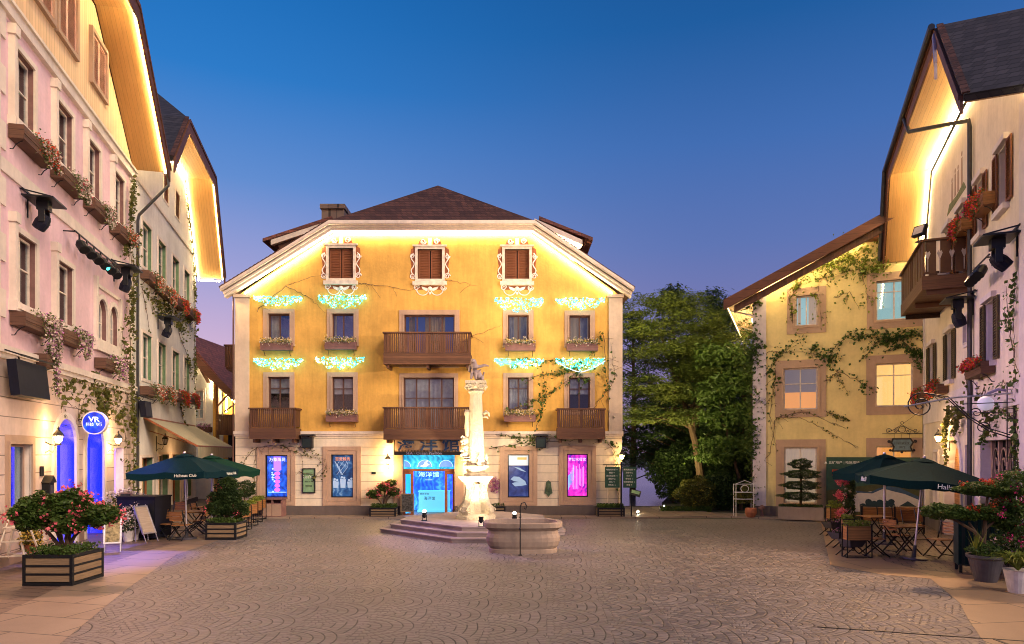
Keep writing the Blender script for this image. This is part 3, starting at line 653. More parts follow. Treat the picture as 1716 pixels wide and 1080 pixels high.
# balconies
def balcony(root, u0, u1, zf, zr, dep, mat, nb, fas=.35, hearts=False):
    B = MB(); B.box(u0, u1, -dep, 0, zf - .1, zf)
    for u in (u0 + .1, (u0 + u1) / 2, u1 - .1): B.prism([(u - .05, zf - .1), (u + .05, zf - .1), (u + .05, zf - .26), (u - .05, zf - .26)], -dep + .08, 0)
    fl = B.build('balcony', mat, root)
    F_ = MB(); F_.box(u0 - .02, u1 + .02, -dep - .05, -dep - .001, zf - .12, zf + fas - .02); F_.box(u0 - .05, u0 - .021, -dep - .05, 0, zf - .12, zf + fas - .02); F_.box(u1 + .021, u1 + .05, -dep - .05, 0, zf - .12, zf + fas - .02)
    F_.build('fascia', mat + '_z' if mat == 'brown_wood' else mat, fl)
    r = MB(); r.box(u0 - .08, u1 + .08, -dep - .09, -dep + .03, zr - .06, zr); r.box(u0 - .08, u0 + .03, -dep + .031, 0, zr - .06, zr); r.box(u1 - .03, u1 + .08, -dep + .031, 0, zr - .06, zr)
    for u in (u0, (u0 + u1) / 2, u1): r.box(u - .04, u + .04, -dep - .03, -dep + .025, zf, zr - .061)
    r.build('rail', mat, fl)
    s = MB(); n = nb; zb = zf + fas
    for i in range(n):
        u = u0 + (u1 - u0) * (i + .5) / n; s.box(u - (u1 - u0) / n * .36, u + (u1 - u0) / n * .36, -dep - .018, -dep + .006, zb + .04, zr - .062)
    m_ = max(3, int(dep / ((u1 - u0) / n)))
    for i in range(m_):
        v = -dep + dep * (i + .5) / m_
        for u in (u0, u1): s.box(u - .012, u + .012, v - dep / m_ * .36, v + dep / m_ * .36, zb + .04, zr - .062)
    s.box(u0 + .041, u1 - .041, -dep - .02, -dep + .012, zb + .0, zb + .038)
    s.build('balusters', mat, fl); return fl

balcony(YH, uc(652), uc(789), zc(611), zc(563.5), .95, 'brown_wood', 40)
balcony(YH, uc(652), uc(789), zc(733), zc(685), .95, 'brown_wood', 40)
balcony(YH, uc(431), uc(503), zc(732), zc(685.5), .7, 'brown_wood', 22)
balcony(YH, uc(934), uc(1008), zc(732), zc(686.5), .7, 'brown_wood', 22)
# small side balcony on the left flank
sb = MB(); sb.box(-.95, 0, 1.3, 3.2, zc(617) + .1, zc(617) + .2)
sbf = sb.build('side_balcony', 'brown_wood', YH)
sb = MB(); sb.box(-1.02, 0, 1.22, 1.3, zc(577) + .1, zc(577) + .18); sb.box(-1.02, -.95, 1.22, 3.2, zc(577) + .1, zc(577) + .18)
for i in range(8): sb.box(-.98 + i * .125, -.91 + i * .125, 1.25, 1.27, zc(617) + .2, zc(577) + .1)
for i in range(14): sb.box(-.99, -.97, 1.3 + i * .135, 1.38 + i * .135, zc(617) + .2, zc(577) + .1)
sb.prism([(-.95, zc(617) + .1), (0, zc(617) + .1), (0, zc(617) - .45)], 1.35, 1.45); sb.build('side_rail', 'brown_wood', sbf)
# downpipe on the left edge
m = MB(); m.tube([(-.08, -.05, zc(492)), (-.08, -.06, zs), (-.08, -.06, .1)], .035, 8); m.build('downpipe', 'brown_paint', YH)
m = MB(); m.tube([(Wd - .6, -.16, 1.4), (Wd - .6, -.16, .3), (Wd - .5, -.2, .1), (Wd - .1, -.3, .08)], .02, 8); m.build('drainpipe', 'cream_paint', YH)
# stone frames of the ground floor windows (display cases inside are separate things)
for i, h in enumerate(g0):
    if i == 2: continue
    m = MB(); ring(m, h, .16, -.06, .0); ring(m, [(x + (-.165 if x == h[0][0] else .165), z + (-.165 if z == h[0][1] else .165)) for x, z in h], .17, -.09, -.0)
    fixn(m.build('window_surround', 'trim_stone', YH))
m = MB(); h = g0[2]; u0, u1 = h[0][0], h[1][0]
m.box(u0 - .38, u0, -.08, 0, 0, h[2][1] + .02); m.box(u1, u1 + .38, -.08, 0, 0, h[2][1] + .02); m.box(u0 - .38, u1 + .38, -.1, 0, h[2][1] + .022, zc(735)); m.build('door_surround', 'trim_stone', YH)
# ---- shop entrance
m = MB(); zt = zc(790)
for a, b_ in ((675.5, 679), (688, 692.5), (745, 749.5), (758, 761.5)): m.box(uc(a), uc(b_), .05, .12, .02, zt)
m.box(uc(675.5), uc(761.5), .04, .13, zt + .001, zt + .09); m.box(uc(679), uc(688), .05, .12, zc(795), zt - .001); m.box(uc(749.5), uc(758), .05, .12, zc(795), zt - .001); m.box(uc(679), uc(688), .05, .12, .02, .12); m.box(uc(749.5), uc(758), .05, .12, .02, .12)
ent = m.build('shop_door', 'rust_paint', YH)
MB().box(uc(679), uc(688), .08, .085, .12, zc(795)).build('pane', 'glass', ent); MB().box(uc(749.5), uc(758), .08, .085, .12, zc(795)).build('pane', 'glass', ent)
def aqua(name, c0, c1, c2, st, sc_=1.2):
    m, t, b = newmat(name); v = objco(t, (1, 1, 1.6)); n = noise(t, v, sc_, 4, .6)
    wv = nd(t, 'ShaderNodeTexWave'); wv.inputs['Scale'].default_value = 1.3; wv.inputs['Distortion'].default_value = 14; wv.inputs['Detail'].default_value = 4; lk(t, v, wv.inputs['Vector'])
    f = mth(t, 'ADD', mth(t, 'MULTIPLY', n, .85), mth(t, 'MULTIPLY', wv.outputs['Fac'], .14)); c_ = ramp(t, f, [(.32, c0), (.52, c1), (.75, c2)])
    lk(t, c_, b.inputs['Base Color']); lk(t, c_, b.inputs['Emission Color']); b.inputs['Emission Strength'].default_value = st; b.inputs['Roughness'].default_value = .3
aqua('aqua_header', (.01, .12, .30), (.02, .34, .55), (.12, .62, .75), 1.1); aqua('aqua_wall', (.01, .02, .62), (.02, .10, .85), (.10, .45, .95), 1.2, .8)
hd = MB().box(uc(676), uc(761), .10, .11, zt + .09, zc(763)).build('aquarium_header', 'aqua_header', ent)
m = MB(); m2 = MB()
for px, r_ in ((671 + 6, .27), (711.5, .30), (747, .29)):
    cxp = uc(px); czp = zt + .17
    a0, a1 = (0, PI) if px > 700 else (0, PI / 2)
    pts = [(cxp + r_ * math.cos(a0 + (a1 - a0) * i / 16), .09, czp + r_ * math.sin(a0 + (a1 - a0) * i / 16)) for i in range(17)]; m.tube(pts, .012, 5)
    m2.prism([(cxp, czp)] + [(p[0] * 1, p[2]) for p in pts], .097, .099)
m.build('circle_outline', 'blue_white', ent); m2.build('circle_fill', 'sky_blue_panel', ent)
m = MB(); zz = zt + .25; x_ = uc(711); m.prism([(x_ - .2, zz - .04), (x_ - .05, zz + .02), (x_ + .02, zz + .14), (x_ + .16, zz + .2), (x_ + .08, zz + .08), (x_ + .22, zz + .03), (x_ + .08, zz - .05), (x_ - .06, zz - .09)], .086, .09); m.build('dolphin', 'white_glow', ent)
m = MB(); m.add([(uc(678), 2.6, .02), (uc(760), 2.6, .02), (uc(760), 2.6, 2.6), (uc(678), 2.6, 2.6)], [(0, 1, 2, 3)]); m.build('aquarium_mural', 'aqua_wall', ent)
m = MB(); m.box(uc(676), uc(676) + .04, .26, 2.6, .02, 2.6); m.box(uc(761) - .04, uc(761), .26, 2.6, .02, 2.6); m.box(uc(676), uc(761), .26, 2.6, 2.6, 2.64); m.build('lobby_wall', 'cyan_glow', ent)
MB().box(uc(676), uc(761), .1, 2.6, .0, .03).build('lobby_floor', 'counter_glow', ent)
cn = MB(); cn.box(uc(694), uc(747), 1.4, 1.9, .16, .95); cn.box(uc(692), uc(749), 1.3, 2.0, .03, .16); cn.box(uc(693), uc(748), 1.36, 1.95, .95, 1.0)
cnt = cn.build('reception_counter', 'counter_glow'); cnt.location = (c.o[0], c.o[1], 0); tag(cnt, 'pale blue reception counter inside the glowing aquarium shop door', 'counter')
text('海洋馆', .17, 'dark_blue_letter', cnt, (uc(713), 1.39, .66)); text('票务咨询', .1, 'dark_blue_letter', cnt, (uc(704), 1.39, .86))
text('海洋馆', .25, 'lime_glow', ent, (uc(706), 2.58, 1.66), sx=1.3); text('OCEAN', .09, 'white_glow', ent, (uc(706), 2.58, 1.44))
# ---- sign above the door
sg = empty('shop_sign', (c.o[0], c.o[1], 0), 0, 'metal shop sign with three large blue carved characters over the aquarium entrance', 'sign')
m = MB(); m.box(uc(663), uc(777), -.34, -.28, zc(763), zc(757)); 
for i in range(46): m.box(uc(664) + i * 2.8 / 46, uc(664) + i * 2.8 / 46 + .03, -.33, -.29, zc(757) + .001, zc(757) + .05)
for a in (663, 777): m.bar((uc(a), -.3, zc(763)), (uc(a), -.3, zc(738)), .03)
m.bar((uc(663), -.3, zc(738)), (uc(777), -.3, zc(738)), .025); m.build('sign_frame', 'iron', sg)
MB().box(uc(664), uc(776), -.2, -.16, zc(757) + .06, zc(739)).build('sign_board', 'trim_stone', sg)
for ch, px in (('海', 683), ('洋', 720), ('馆', 757)):
    text(ch, .62, 'dark_blue_letter', sg, (uc(px), -.31, zc(746.5)), ext=.03, sx=1.25, bold=.008)
text('SEA · Ocean Pavilion', .16, 'lilac_steel', sg, (uc(712), -.345, zc(760)), sx=1.1)
# ---- backlit display cases
def display(px0, py0, px1, py1, nm, c0, c1, c2, st, label):
    r_ = empty('display_case', (c.o[0], c.o[1], 0), 0, label, 'display case', 'poster cases in the ground floor windows')
    u0, u1, z0, z1 = uc(px0), uc(px1), zc(py1), zc(py0)
    m = MB(); ring(m, rect(u0 + .04, u1 - .04, z0 + .04, z1 - .04), .04, .03, .12); fixn(m.build('case_frame', 'dark_metal', r_))
    if nm not in MATS: aqua(nm, c0, c1, c2, st, 1.6)
    MB().box(u0 + .04, u1 - .04, .09, .10, z0 + .04, z1 - .04).build('poster', nm, r_)
    MB().box(u0, u1, .121, .2, z0, z1).build('case_back', 'dark_room', r_)
    return r_, u0, u1, z0, z1
for q in (('poster_jelly', (.01, .02, .16), (.01, .07, .55), (.03, .20, .85), .9), ('poster_show', (.01, .03, .10), (.02, .08, .22), (.20, .34, .50), .55), ('poster_whale', (.012, .02, .09), (.02, .035, .15), (.05, .08, .24), .6), ('poster_pink', (.10, .01, .35), (.65, .02, .45), (.95, .10, .60), .9)):
    aqua(*q, 1.6)
r1, u0, u1, z0, z1 = display(445, 763, 482, 834, 'poster_jelly', 0, 0, 0, 1, 'deep blue backlit jellyfish poster behind the litter cabinet')
simple('bl', (0, 0, 0)); emis('jelly_pink', (.75, .12, .55), .9); emis('jelly_violet', (.35, .16, .75), .9); emis('jelly_pale', (.35, .6, .9), .8); emis('crowd_pale', (.35, .45, .6), .5); emis('whale_skin', (.25, .36, .5), .6); emis('poster_white', (.7, .72, .7), .6); emis('neon_pink', (1, .25, .75), 1.1); emis('neon_blue', (.15, .45, 1), 1.0); emis('orange_patch', (.8, .4, .12), .6)
rng = random.Random(3)
m = MB(); cxp = (u0 + u1) / 2
m.prism([(cxp - .16, z1 - .06), (cxp + .15, z1 - .06), (cxp + .17, z1 - .62), (cxp + .05, z1 - .7), (cxp - .15, z1 - .66)], .082, .088); m.build('jellyfish', 'jelly_violet', r1)
m = MB()
for i in range(5):
    zz = z1 - .78 - i * .17; r_ = .12 - .01 * (i % 2)
    m.prism([(cxp + r_ * math.cos(t_ * PI / 5) * 1.05, zz + r_ * .7 * math.sin(t_ * PI / 5)) for t_ in range(10)], .080, .086)
m.build('jellyfish', 'jelly_pink', r1)
m = MB()
for i in range(9): m.ball((cxp - .22 + .12 * rng.random(), .085, z0 + .2 + 1.0 * rng.random()), .03 + .02 * rng.random(), n=6, k=4, sy=.2)
m.box(u0 + .08, u1 - .08, .082, .088, z0 + .2, z0 + .23); m.build('bubbles', 'jelly_pale', r1)
text('万象海洞', .17, 'white_glow', r1, (cxp, .08, z1 - .2))
r2, u0, u1, z0, z1 = display(555, 762, 592, 834, 'poster_show', 0, 0, 0, 1, 'dusky blue backlit poster of a standing crowd, right of the green notice'); cxp = (u0 + u1) / 2
m = MB()
for x_, h_ in ((-.34, .34), (-.24, .30), (-.04, .42), (.06, .40), (.26, .30), (.36, .36)):
    m.ball((cxp + x_, .085, z0 + .42 + h_), .05, n=7, k=5, sy=.2); m.prism([(cxp + x_ - .07, z0 + .36 + h_), (cxp + x_ + .07, z0 + .36 + h_), (cxp + x_ + .05, z0 + .4), (cxp + x_ - .05, z0 + .4)][::-1], .082, .088)
for a in range(6): m.tube([(cxp - .25 + .07 * a + .12 * math.sin(i * .5 + a), .084, z0 + .95 + i * .07) for i in range(9)], .008, 4)
m.build('crowd', 'crowd_pale', r2); text('百变鲸秀', .16, 'orange_letter', r2, (cxp, .08, z1 - .2))
r3, u0, u1, z0, z1 = display(851, 762, 887, 834, 'poster_whale', 0, 0, 0, 1, 'navy poster of a white whale under a pale cloudy strip'); cxp = (u0 + u1) / 2
MB().box(u0 + .04, u1 - .04, .082, .088, z1 - .46, z1 - .04).build('poster_sky', 'poster_white', r3); MB().box(cxp - .05, cxp + .34, .076, .081, z1 - .22, z1 - .12).build('title_patch', 'orange_patch', r3)
m = MB(); zz = z0 + .58
m.prism([(cxp - .34, zz + .18), (cxp - .2, zz + .3), (cxp + .02, zz + .28), (cxp + .28, zz + .1), (cxp + .34, zz - .06), (cxp + .1, zz - .1), (cxp - .15, zz - .12), (cxp - .28, zz), (cxp - .16, zz + .05), (cxp + .05, zz + .06), (cxp - .2, zz + .1)][::-1], .082, .088)
m.prism([(cxp - .2, z1 - .52), (cxp + .05, z1 - .56), (cxp + .34, z1 - .74), (cxp + .1, z1 - .68)][::-1], .082, .088); m.build('whale', 'whale_skin', r3)
r4, u0, u1, z0, z1 = display(950, 761, 985, 833, 'poster_pink', 0, 0, 0, 1, 'magenta and violet neon backlit poster beside the directory sign'); cxp = (u0 + u1) / 2
m = MB()
for i in range(9): x_ = cxp - .22 + .06 * i; m.box(x_, x_ + .022, .082, .088, z0 + .5 - .2 * rng.random(), z1 - .4 - .25 * rng.random())
m.build('neon_pillars', 'neon_pink', r4)
m = MB()
for i in range(5): x_ = u0 + .06 + .05 * i; m.box(x_, x_ + .03, .076, .081, z0 + .3 + .1 * i, z0 + .9 + .12 * rng.random() * i)
m.build('neon_water', 'neon_blue', r4); text('梦幻水母宫', .15, 'white_glow', r4, (cxp, .075, z1 - .24))
# green notice
nb = empty('notice_board', (c.o[0], c.o[1], 0), 0, 'small green framed notice board hung between two poster cases', 'notice board')
u0, u1, z0, z1 = uc(508), uc(529), zc(826), zc(785)
m = MB(); ring(m, rect(u0 + .03, u1 - .03, z0 + .03, z1 - .03), .03, -.12, -.03); fixn(m.build('frame', 'dark_metal', nb)); MB().box(u0 + .03, u1 - .03, -.08, -.05, z0 + .03, z1 - .03).build('sheet', 'paper_green', nb)
text("Let's", .19, 'pale_letter', nb, (u0 + .2, -.085, z1 - .36)); text('5', .34, 'black_board', nb, (u1 - .1, -.085, z1 - .46)); text('HALLSTATT', .05, 'black_board', nb, (u0 + .28, -.085, z1 - .2)); text('2020 · 5', .07, 'black_board', nb, (u0 + .2, -.085, z1 - .56)); text('欢迎光临', .07, 'black_board', nb, (u0 + .26, -.085, z0 + .28))
# bronze wall plaque, letter plate, wall speakers, litter cabinet
m = MB(); x_, zz = uc(919), zc(818); m.prism([(x_ - .12, zz + .05), (x_ - .17, zz - .22), (x_ - .1, zz - .25), (x_, zz - .38), (x_ + .1, zz - .25), (x_ + .17, zz - .22), (x_ + .12, zz + .05), (x_ + .1, zz + .24), (x_, zz + .32), (x_ - .1, zz + .24)][::-1], -.07, -.03); m.ball((x_, -.08, zz + .02), .1, n=10, k=6, sy=.4, sz=1.6)
o = m.build('wall_plaque', 'bronze_green'); o.location = (c.o[0], c.o[1], 0); tag(o, 'green bronze plaque with pointed foot between the whale and neon posters', 'plaque')
m = MB(); m.box(uc(623), uc(630), -.05, -.03, zc(795), zc(791)); o = m.build('number_plate', 'dark_green_box'); o.location = (c.o[0], c.o[1], 0); tag(o, 'tiny dark number plate above the flowering tree by the entrance', 'number plate')
for px, lb_ in ((518, 'black wall speaker above the green notice board'), (906, 'black wall speaker above and right of the whale poster')):
    s_ = empty('wall_speaker', (c.o[0] + uc(px), c.o[1] - .05, zc(741)), 0, lb_, 'speaker', 'speakers on the ground floor wall')
    MB().box(-.21, .21, -.3, -.02, -.25, .2).build('cabinet', 'dark_metal', s_); MB().box(-.17, .17, -.312, -.301, -.21, .12).build('grille', 'dark_green_box', s_)
    m = MB(); m.box(-.30, .30, -.34, .0, .24, .28); m.bar((-.28, -.1, .3), (.28, -.1, .3), .04); m.box(-.04, .04, -.03, .02, .0, .24); m.build('bracket', 'iron', s_)
lc = empty('litter_cabinet', (c.o[0] + uc(467), c.o[1] - .55, 0), 0, 'grey brown double litter cabinet under the jellyfish poster', 'litter bin')
m = MB(); m.box(-.42, .42, -.25, .25, .06, .62); m.box(-.46, .46, -.29, .29, .76, .82); m.box(-.42, -.36, -.25, .25, .62, .76); m.box(.36, .42, -.25, .25, .62, .76); m.box(-.03, .03, -.25, .25, .62, .76); m.box(-.36, .36, .0, .2, .62, .76); m.build('cabinet_body', 'purple_brown', lc)
MB().box(-.38, -.015, -.27, -.251, .1, .58).build('cabinet_door', 'mauve_stone', lc); MB().box(.015, .38, -.27, -.251, .1, .58).build('cabinet_door', 'mauve_stone', lc)

# ================================================================ LEFT: PINK HOUSE
F = FL; ang = F.ang
PH = empty('pink_house', F.base(), ang, 'tall pink plastered house with timber gable and blue lit arches', 'house')
top = [(-15, 11.0), (-10.9, 15.85), (-3.8, 15.85), (0, 12.55)]
xs1 = [(-8.88, -7.89), (-6.62, -5.52), (-4.42, -3.36), (-2.12, -1.0)]
h1 = [rect(a, b_, 10.1, 11.74) for a, b_ in xs1]
h2 = [rect(-8.85, -7.8, 6.06, 7.64), rect(-6.6, -5.5, 6.06, 7.64), arch(-3.6, -2.75, 6.1, 7.34), arch(-2.5, -1.68, 6.1, 7.34)]
gd = [arch(-6.78, -5.44, .0, 3.57), arch(-4.65, -3.2, .0, 3.55), rect(-2.11, -1.13, 1.2, 2.84), rect(-9.2, -8.1, 1.3, 2.88)]
wall(PH, 'ground_floor_wall', rect(-15, 0, 0, 4.88), gd, -.04, .3, ['cream_groove', 'cream'])
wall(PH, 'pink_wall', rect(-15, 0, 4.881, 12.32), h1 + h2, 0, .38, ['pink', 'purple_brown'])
att_p = [rect(-8.15, -6.95, 13.5, 15.1), rect(-6.6, -5.4, 13.5, 15.1), rect(-4.15, -3.0, 13.5, 14.9)]
gab = [(-13.9, 12.321), (0, 12.321), (0, 12.55), (-3.8, 15.85), (-10.9, 15.85)]
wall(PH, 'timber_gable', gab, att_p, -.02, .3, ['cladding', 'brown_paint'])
body(PH, -15, -.005, 12, 12.2, 'pink')
m = MB(); m.box(-15, 0, -.12, 0, 12.18, 12.42); m.box(-15, 0, -.18, 0, 12.42, 12.5); m.build('upper_cornice', 'cream', PH)
m = MB(); m.box(-15, 0, -.05, 0, 8.72, 9.02); m.build('string_course', 'cream', PH)
m = MB(); m.box(-15, 0, -.16, 0, 4.82, 4.98); m.box(-15, 0, -.10, 0, 4.70, 4.82); m.build('string_course', 'cream', PH)
m = MB(); m.box(-.42, -.02, -.03, 0, 4.98, 12.18); m.build('corner_strip', 'cream', PH)
m = MB()
for i in range(12):
    w_ = .55 if i % 2 else .3; m.box(-9.9, -9.9 + w_, -.05, 0, 5.0 + i * .6, 5.6 + i * .6 - .005)
m.build('corner_quoins', 'cream', PH)
for k_, h in enumerate(h1 + h2):
    ar = len(h) > 4
    f = window(PH, h, .11, 'cream_paint', 2 if not ar else 1, (.55,) if not ar else (.45,), 'dark_room' if not ar else 'room_blue', 'glass', None, curtain=('curtain', [(.05, .3)]) if k_ % 3 == 1 else None, fw=.055)
    if not ar:
        u0, u1, z0, z1 = h[0][0], h[1][0], h[0][1], h[2][1]
        m = MB(); ring(m, h, .13, -.05, .0); m.box(u0 - .24, u1 + .2, -.2, 0, z0 - .2, z0 - .06); m.box(u0 - .27, u0 - .12, -.13, 0, z0 - .02, z1 + .12); m.box(u0 - .31, u0 - .08, -.17, 0, z1 + .12, z1 + .34); m.box(u0 - .31, u0 - .08, -.17, 0, z0 - .25, z0 - .03)
        fixn(m.build('surround', 'cream', f))
m = MB(); m.box(-3.9, -1.4, -.13, 0, 5.72, 6.0); m.box(-3.85, -3.7, -.1, 0, 6.0, 7.9); m.box(-1.6, -1.45, -.1, 0, 6.0, 7.7); ring(m, h2[2], .14, -.06, 0); ring(m, h2[3], .14, -.055, 0); m.box(-3.8, -1.5, -.07, 0, 7.62, 7.72); fixn(m.build('arch_surround', 'cream', PH))
for h in att_p:
    u0, u1, z0, z1 = h[0][0], h[1][0], h[0][1], h[2][1]; m = MB(); ring(m, h, .12, -.12, .0); f = fixn(m.build('window', 'mauve_stone', PH))
    cx = (u0 + u1) / 2; shutter(f, u0, cx - .01, z0, z1, -.06, 'peach_shutter'); shutter(f, cx + .01, u1, z0, z1, -.06, 'peach_shutter'); MB().box(u0, u1, .25, .27, z0, z1).build('backing', 'dark_room', f)
rfp = roof(PH, [(-15, 10.95), (-10.95, 15.95), (-3.75, 15.95), (.05, 12.6)], -1.15, 12, 'tile_brown', 2.0, 2.6, barge_h=.5, strips=((-1.05, .05, .06, 'strip'),), soff_to=-.03)
# blue lit arches
for k_, h in enumerate(gd[:2]):
    u0, u1 = h[0][0], h[1][0]; z1 = max(p[1] for p in h)
    m = MB(); n = len(h); 
    m.add([(x, -.035, z) for x, z in h] + [(x, .85, z) for x, z in h], [(i, i + n, (i + 1) % n + n, (i + 1) % n) for i in range(n)]); f = m.build('arched_niche', 'door_blue', PH)
    m = MB(); m.box(u0 + .15, (u0 + u1) / 2 - .02, .80, .84, 0, z1 - .55); m.box((u0 + u1) / 2 + .02, u1 - .15, .80, .84, 0, z1 - .55); m.build('door_leaf', 'door_blue_dark', f)
    m = MB(); m.box(u0 - .05, u1 + .05, .86, .9, 0, z1); m.build('niche_back', 'door_blue', f)
    m = MB(); ring(m, h, .17, -.10, -.04); fixn(m.build('arch_surround', 'cream', PH))
    m = MB(); m.box(u0 + .05, u0 + .09, .15, .2, .2, z1 - .6); m.build('light_tube', 'white_glow', f)
h = gd[2]; m = MB(); m.box(-2.11, -1.45, .2, .22, 1.2, 2.84); f = m.build('lit_window', 'sky_blue_panel', PH); MB().box(-1.45, -1.13, .2, .22, 1.2, 2.84).build('lilac_side', 'lilac_panel', f); MB().box(-1.5, -1.46, .16, .19, 1.2, 2.84).build('light_tube', 'white_glow', f)
h = gd[3]; aqua('left_poster', (.03, .05, .10), (.03, .25, .45), (.12, .55, .8), .7)
f = window(PH, h, .10, 'mauve_stone', 1, (), 'left_poster', 'glass', 'trim_stone', .2, .05)
m = MB(); m.box(-15, -6.98, -.09, -.041, 0, .5); m.box(-5.24, -4.85, -.09, -.041, 0, .5); m.box(-3.0, 0, -.09, -.041, 0, .5); m.build('plinth', 'mauve_stone', PH)
# downpipe at the joint of the two houses
m = MB(); m.tube([F.W(-.02, -1.1, 12.95), F.W(.0, -1.15, 12.1), F.W(.05, -.2, 11.0), F.W(.05, -.16, 10.8), F.W(.05, -.16, .1)], .055, 8); dp = m.build('downpipe', 'pipe'); tag(dp, 'dark vertical downpipe with vines where the pink and white houses meet', 'downpipe')

# ================================================================ LEFT: WHITE HOUSE WITH GREEN REVEALS
WH = empty('white_house', F.base(), ang, 'white plastered house with green window reveals and a striped awning', 'house')
xs = [(1.23, 2.44), (3.45, 4.64), (5.8, 7.0), (8.05, 9.2)]
h1 = [rect(a, b_, 9.55, 11.2) for a, b_ in xs]; h2 = [rect(a, b_, 5.42, 7.1) for a, b_ in xs]
ha = [rect(4.3, 5.1, 13.1, 14.2), rect(6.3, 7.1, 13.1, 14.2)]
gh = [rect(1.0, 2.6, .0, 2.5), rect(3.3, 5.0, .6, 2.6), rect(5.6, 7.2, .0, 2.6), rect(7.8, 9.6, .6, 2.6)]
out = [(0.01, 0), (10.7, 0), (10.7, 11.6), (8.2, 15.4), (2.5, 15.4), (0.01, 12.9)]
wall(WH, 'wall', out, h1 + h2 + ha + gh, 0, .32, ['white_plaster', 'green_paint'])
body(WH, 0.3, 10.69, 10, 11.4, 'white_plaster')
for k_, h in enumerate(h1 + h2):
    f = window(WH, h, .12, 'cream_paint', 2, (.5,), 'dark_room', 'glass', None, curtain=('curtain', [(.1, .5)]) if k_ % 2 else None)
    m = MB(); ring(m, h, .12, -.03, .0); fixn(m.build('surround', 'cream', f))
for h in ha:
    u0, u1, z0, z1 = h[0][0], h[1][0], h[0][1], h[2][1]; m = MB(); ring(m, h, .06, -.03, .02); f = fixn(m.build('window', 'cream_paint', WH)); shutter(f, u0, u1, z0, z1, .02, 'rust_paint'); MB().box(u0, u1, .25, .27, z0, z1).build('backing', 'dark_room', f)
for k_, h in enumerate(gh):
    window(WH, h, .2, 'rust_paint' if k_ % 2 == 0 else 'cream_paint', 2, (.7,), 'room_amber' if k_ in (1, 2) else 'room_dim', 'glass', 'cream', .1, .03, None, ('curtain', [(.02, .35), (.7, .98)]))
m = MB(); m.box(0.02, 10.72, -.06, 0, 12.35, 12.45); m.build('string_course', 'cream', WH)
m = MB(); m.box(0.02, 10.72, -.09, 0, 0, .45); m.build('plinth', 'plinth_stone', WH)
rfw = roof(WH, [(.05, 13.0), (2.5, 15.5), (8.2, 15.5), (10.9, 11.5)], -1.3, 10, 'tile_dark', 2.0, 2.4, barge_h=.55, strips=((-.08, .05, .12, 'strip'), (-1.22, .02, .05, 'strip_soft')), soff_to=-.03, barge='barge_wood')
m = MB(); m.bar((10.86, -.05, 11.36), (10.86, -1.1, 11.36), .04, .06); m.build('light_strip', 'strip', rfw)
# awning
aw = empty('awning', F.base(), ang, 'long striped cream awning with a fringed valance over the cafe front', 'awning')
m, t, b = newmat('awning_cloth'); v = objco(t); sx = nd(t, 'ShaderNodeSeparateXYZ'); lk(t, v, sx.inputs[0]); fr = mth(t, 'FRACT', mth(t, 'DIVIDE', sx.outputs['X'], .22))
cc = mixc(t, mth(t, 'LESS_THAN', fr, .35), (.55, .47, .30), (.33, .34, .22)); cc = mixc(t, .3, cc, ramp(t, noise(t, v, 3, 4), [(.3, (.6, .6, .6)), (.7, (1, 1, 1))]), 'MULTIPLY'); lk(t, cc, b.inputs['Base Color']); b.inputs['Roughness'].default_value = .9
m = MB(); m.add([(1.35, -.02, 4.0), (10.1, -.02, 4.0), (10.1, -1.85, 2.95), (1.35, -1.85, 2.95), (1.35, -.02, 3.985), (10.1, -.02, 3.985), (10.1, -1.85, 2.935), (1.35, -1.85, 2.935)], [(0, 1, 2, 3), (7, 6, 5, 4), (0, 3, 7, 4), (1, 5, 6, 2), (0, 4, 5, 1), (3, 2, 6, 7)]); m.build('canopy', 'awning_cloth', aw)
m = MB(); N = 110
for i in range(N):
    a = 1.35 + 8.75 * i / N; z_ = 2.93 - .46 - .05 * abs(math.sin(i * .57)); m.add([(a, -1.86, 2.94), (a + 8.75 / N * .9, -1.86 - .01 * (i % 2), 2.94), (a + 8.75 / N * .9, -1.87, z_), (a, -1.87, z_)], [(0, 1, 2, 3)])
m.build('valance', 'awning_cloth', aw)
m = MB(); m.bar((1.35, -1.85, 2.93), (10.1, -1.85, 2.93), .05); m.bar((1.35, -.05, 3.97), (10.1, -.05, 3.97), .09); m.bar((1.33, -.05, 3.96), (1.33, -1.85, 2.92), .05, .07)
for u in (2, 5.5, 9.5): m.bar((u, -.05, 3.5), (u, -1.75, 2.93), .035)
m.build('awning_frame', 'rust_paint', aw)

for o in (PH, WH, aw): o.scale = (F.k,) * 3
# ================================================================ COTTAGE IN THE ALLEY
K = FK; CT = empty('alley_cottage', (K.o[0], K.o[1], 0), 0, 'low white cottage with a steep brown roof in the alley gap', 'house')
def uk(px, Y=39.5): return (px - 858) * Y / FPX - K.o[0]
def zk(py, Y=39.5): return EYE + (HOR - py) * Y / FPX
hw = [rect(uk(322), uk(341), zk(702), zk(655))]
wall(CT, 'wall', [(0, 0), (uk(358), 0), (uk(358), zk(625)), (uk(358) - 3.4, zk(625) + 3.1), (0, 10.2)], hw, 0, .25, ['white_plaster', 'cream'])
window(CT, hw[0], .15, 'cream_paint', 2, (.33, .66), 'dark_room', 'glass', 'cream', .12)
MB().box(0, uk(358), .26, 5, 0, zk(640)).build('side_wall', 'white_plaster', CT)
m = MB(); x1 = uk(402); m.prism([(uk(318), zk(560) + .0), (x1, zk(660)), (x1, zk(672)), (uk(318), zk(590))][::-1], -1.2, 5); m.build('roof', 'tile_red', CT)
m = MB(); m.prism([(uk(318), zk(574)), (x1 + .02, zk(657)), (x1 + .02, zk(673)), (uk(318), zk(592))][::-1], -1.28, -1.205); m.bar((uk(352), -1.0, zk(622)), (uk(352), -.1, zk(640)), .22); m.build('bargeboard', 'barge_wood', CT)
